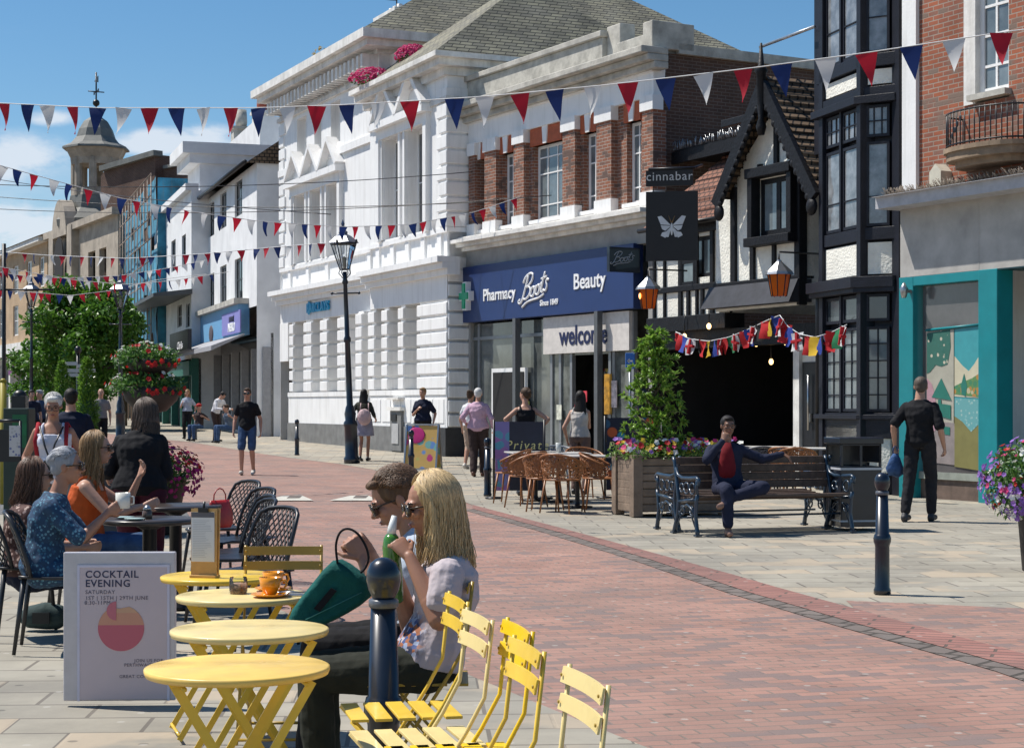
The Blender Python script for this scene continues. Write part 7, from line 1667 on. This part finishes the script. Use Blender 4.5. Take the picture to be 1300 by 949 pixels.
MB().ell((0, .2, 1.08), (.15, .10, .2)).build('pouch', cloth('red_strap', (.30, .02, .03)), o)
person('person in dark navy seen behind the white haired woman', GND(90, 20), R(200), 1.66, hair='short', hm=H_bk, top=nvy, bot=nvy, sleeve=1.9, g=1.15, untuck=-.16)
# standing woman in black, back to viewer
person('woman in a loose black t-shirt standing at the dark tables, back turned', GND(178, 13.2), R(185), 1.58, fem=True, g=1.28, hair='bob', hl=.25, hm=H_gb, hip=(0, .06, .92), sh=(0, -.03, 1.36), head=(-.03, -.09, 1.53), look=(.5, -.8, -.3), top=blk, bot=cloth('plum', (.06, .012, .025)), sleeve=.95, untuck=-.16, vox=.007, strands=900, arms=[dict(w=(-.20, -.26, 1.02), hint=(-.15, .9, -.6)), dict(w=(.30, -.25, 1.0), hint=(.15, .9, -.6))])
# ================================================================ CAFE FURNITURE
M_yel = mat('yellow_enamel', (.72, .48, .045), .32, var=.12, scale=5, coat=.15, wear=(.30, .16, .05))
M_yelp = mat('pale_yellow_enamel', (.72, .57, .24), .32, var=.10, scale=4, coat=.1, wear=(.38, .26, .12))
M_yel_shade = mat('shaded_yellow_enamel', (.38, .24, .03), .35, var=.08)  # darker copy of the yellow enamel, shade put into its colour
def bistro_table(x, y, label, mt, r=.265, zt_=.70, rz=.3):
    t = thing('bistro_table', label, 'table', (x, y, 0), rz, 'round yellow folding bistro tables')
    MB().lathe([(.01, zt_-.012), (r-.012, zt_-.014), (r-.004, zt_-.022), (r, zt_-.012), (r, zt_-.003), (r-.006, zt_), (.01, zt_)], 56).build('table_top', mt, t)
    for s_ in (-1, 1):
        for k in (-1, 1): MB().bar((k*.19, s_*(.15 if k > 0 else .13), zt_-.03), (-k*.20, s_*(.15 if k > 0 else .13), .01), .006, .024).build('leg', M_yel, t)
    MB().tube([(-.20, -.15, .03), (-.20, .15, .03)], .007, 6).build('cross_bar', M_yel, t); MB().tube([(.20, -.15, .03), (.20, .15, .03)], .007, 6).build('cross_bar', M_yel, t)
    MB().tube([(.17, -.17, zt_-.035), (.17, .17, zt_-.035)], .007, 6).build('cross_bar', M_yel, t); MB().tube([(-.17, -.17, zt_-.035), (-.17, .17, zt_-.035)], .007, 6).build('cross_bar', M_yel, t)
    return t
bistro_table(-.79, 5.1, 'nearest yellow bistro table, its golden top cut low in front of the couple', mat('warm_yellow_top', (.78, .52, .12), .33, var=.10, coat=.1, wear=(.40, .24, .08)))
bistro_table(-.882, 5.96, 'second nearest bistro table with an empty pale yellow top', M_yelp)
bistro_table(-1.064, 7.02, 'pale yellow bistro table holding the orange cup and the sugar jar', M_yelp)
bistro_table(-1.283, 7.82, 'farthest yellow bistro table, carrying the clipboard menu', M_yel)
CHG = 'yellow folding bistro chairs'
def bistro_chair(x, y, rz, label, m):
    t = thing('bistro_chair', label, 'chair', (x, y, 0), rz, CHG); f = .168
    for s_ in (-1, 1):
        MB().tube([(s_*f, -.20, .01), (s_*f, .12, .50), (s_*f, .175, .60), (s_*f, .20, .825)], .0065, 8).build('back_leg_frame', m, t)
        MB().tube([(s_*(f-.02), .22, .01), (s_*(f-.02), -.17, .455)], .0065, 8).build('leg', m, t)
    for k in range(5): y_ = -.17+k*.075; MB().box(-f+.01, f-.01, y_, y_+.055, .452, .462).build('seat_slat', m, t, bevel=.002)
    for z, h_ in ((.782, .038), (.717, .038)):
        mb = MB(); yb = .187 if z > .75 else .18; n = 8; vs = []
        for i in range(n+1):
            x_ = -f-.008+(2*f+.016)*i/n; yy = yb+.012*(1-(2*i/n-1)**2)
            vs += [(x_, yy-.010, z), (x_, yy-.004, z), (x_, yy+.004, z+h_), (x_, yy-.002, z+h_)]
        fs = [(0, 1, 2, 3), (4*n+3, 4*n+2, 4*n+1, 4*n)]
        for i in range(n):
            a = 4*i
            for j in range(4): fs.append((a+j, a+(j+1) % 4+0, a+4+(j+1) % 4, a+4+j))
        mb.add(vs, fs); sl_ = mb.build('back_slat', m, t, fixn=True)
        for s_ in (-1, 1): MB().ell((s_*(f-.004), yb-.010, z+h_/2), (.005, .003, .005), 8, 6).build('rivet', M_yel_shade, sl_)
    MB().tube([(-f, -.19, .03), (f, -.19, .03)], .007, 6).build('cross_bar', m, t); MB().tube([(-f+.02, .21, .03), (f-.02, .21, .03)], .007, 6).build('cross_bar', m, t)
    return t
def chair_back_at(px, d, rz, label, m):   # place so the back rail is seen at this pixel
    b_ = Matrix.Rotation(rz, 3, 'Z') @ V((0, .19, 0)); bistro_chair((px-CX)/FL*d-b_.x, d-b_.y, rz, label, m)
chair_back_at(578.5, 5.80, R(-78), 'yellow chair directly behind the blonde woman, in front of her own chair', M_yel)
chair_back_at(605, 5.32, R(-76), 'pale yellow chair overlapping the one behind the blonde woman', M_yelp)
M_brt = mat('bright_yellow_enamel', (.85, .55, .0), .3, var=.08, coat=.2, wear=(.4, .2, .03))
chair_back_at(656, 5.06, R(-78), 'brightest yellow chair, with its back half hidden by a paler one', M_brt)
chair_back_at(667, 4.66, R(-77), 'yellow chair in front of the brightest one', M_yel)
chair_back_at(742, 4.12, R(-77), 'pale yellow chair lowest and farthest right, mostly out of view', M_yelp)
bistro_chair(-1.01, 7.72, R(3), 'yellow chair with painted shade on the far side of the tables with cups', M_yel_shade)
bistro_chair(-.345, 6.45, R(-88), 'yellow chair the blonde woman is sitting on', M_yel_shade)
bistro_chair(-.42, 6.98, R(-90), 'yellow chair the bowed man is sitting on', M_yel_shade)
# things on the yellow tables
def ztab(): return .70
M_or = mat('orange_ceramic', (.80, .30, .01), .15, var=.03, coat=.5)
def cup(x, y, label, z=.70, m=None, s_=1.):
    t = thing('coffee_cup', label, 'cup', (x, y, z), R(0)); m = m or M_or
    MB().lathe([(.02, .010), (.024, .012), (.040, .045), (.044, .078), (.041, .078), (.036, .045), (.02, .018)], 28, close=True).build('bowl', m, t)
    MB().tube([(.040, 0, .066), (.058, 0, .066), (.064, 0, .050), (.054, 0, .034), (.038, 0, .034)], .005, 8).build('handle', m, t)
    MB().lathe([(.001, .012), (.036, .011), (.037, .012)], 20, (0, 0, .058)).build('coffee', mat('milky_coffee', (.30, .16, .07), .3), t)
    u = thing('saucer', 'saucer under the '+label, 'saucer', (x, y, z)); MB().lathe([(.03, .001), (.05, .003), (.074, .012), (.075, .015), (.05, .007), (.03, .005)], 32).build('dish', m, u)
cup(-.945, 6.93, 'front orange coffee cup'); cup(-.965, 7.16, 'orange coffee cup half hidden behind the other')
o = thing('sugar_jar', 'small glass jar of brown sugar on the table with cups', 'jar', (-1.09, 7.06, .70)); MB().lathe([(.036, .004), (.036, .055), (.033, .066)], 24, close=False).build('glass', clearglass('clear_glass'), o); MB().lathe([(.033, .002), (.033, .040), (.01, .044)], 20).build('sugar', mat('brown_sugar', (.36, .20, .13), .8, var=.4, scale=60), o)
o = thing('saucer_of_cutlery', 'dark small tray with a spoon right of the orange cups', 'tray', (-.86, 6.98, .70)); MB().box(-.06, .06, -.03, .03, 0, .008).build('tray', M_steel, o, bevel=.003); MB().tube([(-.05, 0, .014), (.05, .01, .014)], .003, 6).ell((-.055, 0, .014), (.012, .008, .003), 8, 6).build('spoon', M_steel, o)
x0, y0 = (260-CX)/FL*7.72, 7.72
o = thing('clipboard_menu', 'wooden menu holder with a clipped white sheet standing on the farthest yellow table', 'menu holder', (x0, y0, .70), R(-12)); M_pine = mat('pine', (.55, .32, .11), .5, var=.15, scale=8)
MB().box(-.06, .06, -.03, .03, .0, .012).build('base', M_pine, o, bevel=.002); MB().bar((0, .012, .01), (0, .03, .30), .118, .012, up=(0, 1, 0)).build('backboard', M_pine, o); MB().bar((0, -.010, .01), (0, -.008, .30), .118, .006, up=(0, 1, 0)).build('backboard', M_pine, o)
sh_ = MB().box(-.056, .050, -.016, -.0125, .07, .285).build('menu_sheet', mat('paper_white', (.72, .72, .72), .7, var=.02), o)
mb = MB(); rr = random.Random(4)
for k in range(22): mb.box(-.048, -.048+rr.uniform(.05, .09), -.0166, -.0162, .09+k*.0075, .0915+k*.0075)
mb.build('menu_lines', mat('faint_ink', (.45, .45, .46), .7), sh_); MB().box(-.056, .050, -.0169, -.0161, .262, .285).build('menu_header', mat('grey_header', (.12, .12, .14), .6), sh_)
MB().box(-.022, .022, -.024, .0, .285, .305).tube([(0, -.012, .30), (0, -.005, .33)], .006, 6).build('clip', M_black, o)
# dark round tables
M_dt = mat('dark_table_top', (.045, .036, .032), .30, var=.3, scale=9)
def dark_table(x, y, r, label):
    t = thing('cafe_table', label, 'table', (x, y, 0), 0, 'dark round cafe tables'); MB().lathe([(.01, .70), (r-.01, .70), (r, .708), (r, .725), (r-.006, .732), (.01, .732)], 48).build('table_top', M_dt, t)
    MB().lathe([(.22, 0), (.22, .02), (.05, .04), (.045, .1), (.045, .66), (.12, .70)], 20).build('pedestal', M_black, t); return t
dark_table(-2.30, 11.25, .31, 'dark round table with two small plates, nearer of the pair'); dark_table(-2.42, 12.75, .33, 'dark round table in front of the standing woman in black')
for k, (px, d, lb_) in enumerate(((158, 11.2, 'small teal rimmed plate, left of the pair on the dark table'), (171, 11.05, 'small teal rimmed plate, right of the pair on the dark table'))):
    o = thing('side_plate', lb_, 'plate', ((px-CX)/FL*d, d, .733)); MB().lathe([(.03, 0), (.065, .01), (.066, .013), (.03, .005)], 24).build('dish', mat('pale_teal_ceramic', (.45, .58, .55), .25), o)
o = thing('sugar_bowl', 'tiny jar beside the small plates on the dark table', 'jar', ((187-CX)/FL*11.2, 11.2, .733)); MB().lathe([(.03, 0), (.033, .02), (.03, .05), (.02, .055)], 14).build('jar', mat('brown_glass', (.12, .08, .06), .2), o); MB().lathe([(.022, .055), (.03, .06), (.01, .085)], 14).build('lid', M_metal, o)
# moulded black cafe chairs with a diamond lattice
M_pl = mat('black_plastic', (.014, .014, .017), .38, var=.2, scale=20)
CH0 = []
def cafe_chair(x, y, rz, label):
    if CH0:
        c = copy_tree(CH0[0], None, (x, y, 0), rz, label); return c
    t = thing('cafe_chair', label, 'chair', (x, y, 0), rz, 'black lattice backed cafe chairs')
    def B_(u, v): return V((u*.215*(1-.10*v+.06*math.sin(v*3)), .19+.07*v+.05*v*v-.05*u*u, .45+.37*v-.02*u*u*v))
    mb = MB()
    rim = [B_(-1, 0), B_(-1, .25), B_(-1, .5), B_(-1, .75), B_(-.95, .95), B_(-.7, 1), B_(-.35, 1.0), B_(0, 1.), B_(.35, 1), B_(.7, 1), B_(.95, .95), B_(1, .75), B_(1, .5), B_(1, .25), B_(1, 0)]
    mb.tube(rim, .013, 8)
    for s_ in (-1, 1):
        for k in range(-8, 9):
            pts = []
            for j in range(9):
                v = j/8; u = k*.22+s_*(v-.5)*1.3
                if abs(u) <= 1: pts.append(B_(u, v*.98+.01))
            if len(pts) > 1: mb.tube(pts, .0052, 5)
    mb.build('backrest', M_pl, t)
    mb = MB(); n = 8; vs = []
    for j in range(n+1):
        for i in range(n+1): u = i/n*2-1; v = j/n; vs.append((u*.215, -.21+.42*v, .44+.02*u*u-.012*math.sin(v*3.1)-(.03*(1-v*5) if v < .2 else 0)))
    mb.add(vs, [(j*(n+1)+i, j*(n+1)+i+1, (j+1)*(n+1)+i+1, (j+1)*(n+1)+i) for j in range(n) for i in range(n)], 0, True); o = mb.build('seat', M_pl, t); s_ = o.modifiers.new('solid', 'SOLIDIFY'); s_.thickness = .014
    for sx in (-1, 1):
        for sy in (-1, 1): MB().tube([(sx*.19, sy*.18, .44), (sx*.225, sy*.235, .0)], [.017, .011], 8).build('leg', M_pl, t)
    CH0.append(t); return t
cafe_chair(-1.62, 10.75, R(-46), 'black lattice chair nearest the viewer, right of the menu holder')
cafe_chair(-1.88, 11.75, R(-66), 'black lattice chair second in the row behind the nearest one')
cafe_chair(-1.95, 12.2, R(-66), 'black lattice chair third in the row, close behind the second')
cafe_chair(-2.10, 13.3, R(-55), 'black lattice chair holding the red handbag')
cafe_chair(-2.40, 14.6, R(-50), 'farthest black lattice chair, right of the standing woman in black')
cafe_chair(-2.70, 10.55, R(100), 'black chair under the grey haired woman in blue')
cafe_chair(-3.05, 11.15, R(118), 'black chair under the woman with the brown bob, at the left edge')
cafe_chair(-2.95, 12.3, R(95), 'black chair under the blonde woman in orange')
o = thing('red_handbag', 'red handbag hung on a black lattice chair', 'handbag', ((279-CX)/FL*12.9, 12.9, .56), .9); MB().loft([((0, 0, 0), .10, .05), ((0, 0, .03), .12, .055), ((0, 0, .1), .12, .05), ((0, 0, .17), .10, .03), ((0, 0, .2), .09, .012)], 16).build('pouch', mat('red_leather', (.40, .015, .015), .4, var=.3, scale=15), o); MB().tube([(-.06, 0, .18), (-.055, 0, .24), (-.03, 0, .275), (.0, 0, .285), (.03, 0, .275), (.055, 0, .24), (.06, 0, .18)], .005, 6).build('handle', mat('red_leather', (.4, .015, .015)), o)
g = G(55, 800); o = thing('rucksack', 'grey green rucksack lying under the black chairs', 'rucksack', g); MB().loft([((-.16, .05, .07), .03, .05), ((-.12, .05, .08), .07, .07), ((0, .05, .09), .09, .08), ((.10, .05, .08), .08, .07), ((.14, .05, .07), .04, .04)], 14, side=(0, 0, 1)).build('pouch', cloth('grey_green_bag', (.05, .075, .075)), o, remesh=.012, smooth=3); MB().box(-.06, .05, -.045, -.03, .05, .12).build('pocket', M_black, o)
# seated cafe women
sp1 = spotmat('ring_print', (.075, .03, .025), [(.45, .33, .28), (.075, .03, .025), (.40, .28, .25)], 38, .35)
sp2 = spotmat('blue_print', (.012, .045, .10), [(.03, .12, .20), (.012, .04, .09), (.10, .24, .33), (.02, .07, .15)], 55, .42)
person('woman with a brown bob in a ring patterned blouse seated at the left edge', (-3.02, 11.15, -.09), R(112), 1.62, fem=True, g=1.1, hair='bob', hl=.21, hm=hairmat('chestnut_hair', (.10, .05, .03)), shades=True, hip=(0, .05, .52), sh=(0, .04, .99), neck=(0, .02, 1.06), head=(0, -.03, 1.18), top=sp1, bot=nvy, sleeve=.9, vox=.008, strands=900, untuck=-.1, legs=seatlegs(-.42), arms=[dict(w=(-.15, -.35, .70)), dict(w=(.15, -.35, .70))])
t4, hp4, wr4, e4 = person('grey haired woman in sunglasses and a blue patterned dress holding a white mug', (-2.76, 10.55, 0), R(96), 1.61, fem=True, g=1.08, skin=M_skin2, hair='updo', hm=H_gr, shades=True, hip=(0, .04, .52), sh=(0, -.04, .98), neck=(0, -.07, 1.05), head=(0, -.12, 1.18), look=(0, -1, -.05), top=sp2, bot=sp2, bl=1.75, sleeve=.9, vox=.007, strands=700, untuck=-.1, legs=[dict(a=(s2*.1, -.40, .085), hint=(0, -.5, 1)) for s2 in (-1, 1)],
    arms=[dict(w=(-.05, -.38, .88), hint=(-.5, .1, -1), d=(.1, -.8, .5), n=(1, -.2, .2), curl=.6), dict(w=(.06, -.36, .86), hint=(.5, .1, -1), d=(-.2, -.7, .6), n=(-1, -.3, .2), curl=.6)])
cpos = t4.location+(Matrix.Rotation(R(96), 3, 'Z') @ V((0, -.46, .93)))*(1.66/1.75)
o = thing('mug', 'white mug held in both hands by the woman in the blue dress', 'mug', cpos-V((0, 0, .05))); MB().lathe([(.033, 0), (.042, .004), (.044, .095), (.040, .095), (.038, .01)], 22).build('cup', mat('white_ceramic', (.7, .68, .62), .2), o); MB().tube([(.042, 0, .075), (.065, 0, .07), (.065, 0, .03), (.042, 0, .025)], .005, 6).build('handle', mat('white_ceramic', (.7, .68, .62)), o)
person('blonde woman in an orange sleeveless top and sunglasses with one hand raised', (-2.93, 12.3, 0), R(92), 1.66, fem=True, g=1.1, hair='bob', hl=.31, hm=H_lb, shades=True, hip=(0, .04, .52), sh=(0, .0, .99), neck=(0, -.02, 1.07), head=(0, -.06, 1.21), top=cloth('orange', (.50, .09, .02)), tank=True, sleeve=0, bot=den, vox=.008, strands=1000, untuck=-.1, legs=seatlegs(-.44),
    arms=[dict(w=(-.12, -.42, .80)), dict(w=(.12, -.34, 1.00), hint=(.3, .3, -1), d=(0, -.35, .93), n=(-.6, .6, 0), curl=.35)])
# ================================================================ the couple at the yellow tables
M_tee = spotmat('mauve_tee', (.42, .36, .38), [(.42, .36, .38)]*4, 9, .5)
m = M_tee; nt_ = m.node_tree; N = nt_.nodes; L = nt_.links; b = N['Principled BSDF']
tc = N.new('ShaderNodeTexCoord'); vd = N.new('ShaderNodeVectorMath'); vd.operation = 'DISTANCE'; vd.inputs[1].default_value = (.10, -.15, .66); L.new(tc.outputs['Object'], vd.inputs[0])
vo = N.new('ShaderNodeTexVoronoi'); vo.inputs['Scale'].default_value = 60; L.new(tc.outputs['Object'], vo.inputs['Vector']); sp = N.new('ShaderNodeSeparateColor'); L.new(vo.outputs['Color'], sp.inputs[0])
cr = N.new('ShaderNodeValToRGB'); cr.color_ramp.interpolation = 'CONSTANT'; e = cr.color_ramp.elements
while len(e) < 6: e.new(.5)
for i, c in enumerate(((.02, .03, .08), (.30, .10, .04), (.04, .07, .20), (.05, .05, .10), (.25, .30, .42), (.42, .36, .38))): e[i].position = i/6; e[i].color = (*c, 1)
L.new(sp.outputs[0], cr.inputs[0]); mr = N.new('ShaderNodeMapRange'); mr.inputs['From Min'].default_value = .15; mr.inputs['From Max'].default_value = .10; L.new(vd.outputs['Value'], mr.inputs['Value'])
mx = N.new('ShaderNodeMix'); mx.data_type = 'RGBA'; L.new(mr.outputs['Result'], mx.inputs['Factor']); mx.inputs['A'].default_value = (.46, .40, .42, 1); L.new(cr.outputs['Color'], mx.inputs['B']); L.new(mx.outputs['Result'], b.inputs['Base Color'])
nb2 = N.new('ShaderNodeTexNoise'); nb2.inputs['Scale'].default_value = 9; nb2.inputs['Detail'].default_value = 3; L.new(tc.outputs['Object'], nb2.inputs['Vector']); bp = N.new('ShaderNodeBump'); bp.inputs['Strength'].default_value = .7; bp.inputs['Distance'].default_value = .03; L.new(nb2.outputs['Fac'], bp.inputs['Height']); L.new(bp.outputs[0], b.inputs['Normal'])
# local x is towards the viewer, local -y is to the left
kW = 1.63/1.75
tW, hpW, wrW, eW = person('blonde woman in sunglasses and a mauve printed t-shirt holding a green bottle', (-.275, 6.45, 0), R(-90), 1.63, fem=True, g=1.03, hair='long', hl=.24, hm=H_bl, shades=True, skin=M_skin2,
    hip=(0, -.03, .56), sh=(0, .06, .965), neck=(0, .03, 1.02), head=(0, -.025, 1.165), look=(.28, -1, -.22), top=M_tee, bot=cloth('dark_olive_trousers', (.025, .027, .02)), sleeve=.60, ag=1.22, vox=.004, strands=5200, untuck=-.12, legs=seatlegs(-.44),
    arms=[dict(w=(-.02, -.16, .90), hint=(-.4, .3, -1), d=(.2, -.5, .6), n=(.9, -.2, 0), curl=.8), dict(w=(.11, -.10, .975), e=(.205, .02, .745), d=(-.38, -.62, .72), n=(-.85, -.35, -.3), curl=.75, ts=-1)])
# green bottle
o = thing('green_bottle', 'green bottle with a white cap held up by the blonde woman', 'bottle', (-.428, 6.41, .735), 0); o.rotation_euler = (0, R(-2), 0)
MB().lathe([(.028, 0), (.036, .008), (.037, .10), (.032, .16), (.034, .20), (.028, .235), (.018, .25)], 24).build('bottle', mat('green_bottle', (.05, .17, .02), .15, var=.3, scale=20, spec=.8), o)
MB().tube([(0, 0, .245), (.004, 0, .27), (.014, 0, .315)], [.017, .016, .010], 10).build('cap', mat('white_plastic', (.7, .72, .72), .35), o)
tM, hpM, wrM, eM = person('man in sunglasses with brown swept hair, head bowed, holding a teal tote bag', (-.345, 6.98, 0), R(-90), 1.74, hair='quiff', hm=H_man, shades=True, skin=M_skin2, strands=1800,
    hip=(0, .02, .54), sh=(0, .0, .955), neck=(0, -.035, 1.005), head=(0, -.115, 1.085), look=(.12, -.88, -.46), top=cloth('pale_blue_tee', (.40, .46, .54)), bot=blk, sleeve=.8, ag=1.05, vox=.004, untuck=-.1, legs=seatlegs(-.44),
    arms=[dict(w=(-.10, -.22, .86), hint=(-.4, .4, -1), d=(.1, -.5, .5), curl=.9), dict(w=(.10, -.235, .858), hint=(.5, .5, -1), d=(.10, -.52, .85), n=(-.5, -.6, .3), curl=.95, ts=1)])
d = 6.62; s_ = d/FL
def smooth_path(pts, n=5):
    out = []
    for i in range(len(pts)-1):
        p0, p1, p2, p3 = (V(pts[max(0, i-1)]), V(pts[i]), V(pts[i+1]), V(pts[min(len(pts)-1, i+2)]))
        for k in range(n):
            t = k/n; out.append(tuple(.5*((2*p1)+(p2-p0)*t+(2*p0-5*p1+4*p2-p3)*t*t+(3*p1-p0-3*p2+p3)*t**3)))
    return out+[tuple(pts[-1])]
def bx_(x, y): return ((x-420)*s_, (YH-y)*s_+H)
o = thing('tote_bag', 'dark teal tote bag with a black handle on the lap of the bowed man', 'bag', ((420-CX)*s_, d, 0))
mb = MB(); poly = [bx_(*p) for p in ((424, 708), (440, 716), (472, 740), (471, 757), (442, 775), (415, 789), (388, 797), (371, 790), (372, 773), (398, 743))]
n = len(poly); cx2 = sum(p[0] for p in poly)/n; cz2 = sum(p[1] for p in poly)/n; lay = []
for (yy, sc_) in ((-.085, .55), (-.10, .86), (-.06, 1.), (.05, 1.), (.09, .8)): lay.append([(cx2+(a-cx2)*sc_*1.1, yy, cz2+(b-cz2)*sc_*1.1) for a, b in poly])
vs = [p for l in lay for p in l]; fs = [tuple(range(n)), tuple(range(5*n-1, 4*n-1, -1))]
for j in range(4):
    for i in range(n): fs.append((j*n+i, (j+1)*n+i, (j+1)*n+(i+1) % n, j*n+(i+1) % n))
mb.add(vs, fs, 0, True); bo = mb.build('pouch', cloth('teal_bag', (.008, .085, .075), .25, .9), o, fixn=True, sub=1)
mb = MB(); pl_ = [bx_(*p) for p in ((431, 712), (429, 690), (434, 674), (444, 669), (456, 675), (466, 690), (470, 706), (466, 718), (460, 724))]; mb.tube([(a, -.075, b) for a, b in smooth_path(pl_)], .015, 8, flat=.3, side=(0, 1, 0)); mb.build('handle', blk, o)
MB().prism([bx_(*p) for p in ((402, 768), (424, 742), (431, 746), (410, 772))][::-1], -.106, -.100).build('printed_logo', blk, bo, fixn=True)
MB().tube([(bx_(392, 782)[0], -.10, bx_(392, 782)[1]), (bx_(462, 748)[0], -.10, bx_(462, 748)[1])], .002, 5).build('seam', mat('seam_teal', (.03, .18, .16)), bo)
# ================================================================ rattan chairs and pale tables
M_rat = mat('rattan', (.28, .105, .03), .4, var=.35, scale=30, spec=.6)
RC0 = {}
def rattan_chair(x, y, rz, label, key='brown', m=None, grp='woven rattan armchairs'):
    if key in RC0: return copy_tree(RC0[key], None, (x, y, 0), rz, label)
    m = m or M_rat; t = thing('rattan_chair', label, 'chair', (x, y, 0), rz, grp); r_ = random.Random(8)
    def S_(a, v):   # a: angle round the back, 0 = straight back ; v: 0 seat .. 1 rim
        top = .24*max(0, math.cos(a*.62))**1.2+.10; R0 = .25+.05*v
        return V((R0*math.sin(a), R0*math.cos(a)*.95, .45+top*v))
    mb = MB(); A = 1.95
    mb.tube([S_(-A+2*A*k/28, 1) for k in range(29)], .016, 8); mb.tube([S_(-A+2*A*k/28, 0) for k in range(29)], .014, 8)
    for k in range(95):
        a0 = r_.uniform(-A*.97, A*.97); v0 = r_.uniform(.1, .92); ra = r_.uniform(.14, .30); rv = r_.uniform(.12, .28); pts = []
        for j in range(11): q = j*.6283; pts.append(S_(max(-A, min(A, a0+ra*math.cos(q))), max(0, min(1, v0+rv*math.sin(q)))))
        mb.tube(pts, .0062, 5)
    mb.build('woven_back', m, t)
    mb = MB(); mb.lathe([(.01, .435), (.245, .435), (.25, .445), (.245, .455), (.01, .45)], 24); mb.build('seat', m, t)
    for sx in (-1, 1):
        for sy in (-1, 1): MB().tube([(sx*.17, sy*.17, .44), (sx*.225, sy*.225, 0)], [.016, .011], 8).build('leg', m, t)
    RC0[key] = t; return t
def rc(px, d, rz, label, **k): rattan_chair((px-CX)/FL*d, d, R(rz), label, **k)
rc(650, 26.4, -105, 'rattan armchair at the left end, next to the navy bollard'); rc(668, 25.2, -120, 'rattan armchair second from the left of the woven row'); rc(692, 24.3, 170, 'rattan armchair third from the left, facing away from the viewer')
rc(714, 23.9, 150, 'rattan armchair nearest the viewer in the woven row'); rc(762, 24.4, 80, 'rattan armchair at the right end beside the timber planter'); rc(743, 27.4, 20, 'rattan armchair on the far side of the pale tables')
rc(706, 28.4, 0, 'silver grey woven chair behind the pale tables', key='silver', m=mat('silver_weave', (.25, .27, .30), .35, var=.2, scale=20), grp='grey woven chairs')
def pale_table(x, y, label, w_=.42):
    t = thing('pavement_table', label, 'table', (x, y, 0), R(10), 'pale topped pavement tables'); MB().box(-w_, w_, -w_, w_, .715, .74).build('table_top', mat('pale_table_top', (.50, .48, .45), .35), t, bevel=.008)
    MB().lathe([(.22, 0), (.22, .015), (.04, .03), (.035, .08), (.035, .68), (.1, .715)], 16).build('pedestal', M_black, t)
for px, d, lb_ in ((733, 25.2, 'pale topped table nearest the rattan armchairs, at the right'), (709, 26.6, 'pale topped table with a glass on it among the rattan armchairs'), (680, 27.0, 'pale topped table farthest left behind the rattan armchairs')): pale_table((px-CX)/FL*d, d, lb_)
o = thing('drinking_glass', 'empty tumbler standing on a pale table among the rattan chairs', 'glass', ((709-CX)/FL*26.4, 26.4, .74)); MB().lathe([(.035, 0), (.042, .15), (.039, .15), (.033, .01)], 16).build('tumbler', mat('misty_glass', (.5, .52, .5), .1), o)
# tables and woven chairs behind the bench, in front of the bar
for px, d, lb_ in ((965, 29.5, 'white topped table behind the seated man, in front of the dark bar'), (1030, 28.6, 'white topped table behind the litter bin, in front of the dark bar')):
    t = thing('bar_table', lb_, 'table', ((px-CX)/FL*d, d, 0), R(-20), 'white topped tables of the bar'); MB().box(-.55, .55, -.3, .3, .74, .765).build('table_top', mat('white_table_top', (.62, .6, .56), .35), t, bevel=.006)
    for sx in (-1, 1):
        for sy in (-1, 1): MB().tube([(sx*.5, sy*.25, .74), (sx*.5, sy*.25, 0)], .018, 6).build('leg', M_black, t)
rc(1012, 27.6, 170, 'rattan armchair behind the right half of the bench'); rc(1000, 27.9, 150, 'rattan armchair left of the one behind the right half of the bench')
rc(938, 28.6, 170, 'dark grey woven chair just right of the seated man', key='dark', m=mat('dark_weave', (.07, .07, .085), .35, var=.2, scale=20), grp='dark woven chairs of the bar'); rc(962, 28.2, 190, 'dark grey woven chair between the seated man and the rattan ones', key='dark')
rc(915, 31, 0, 'dark grey woven chair behind the head of the seated man', key='dark')
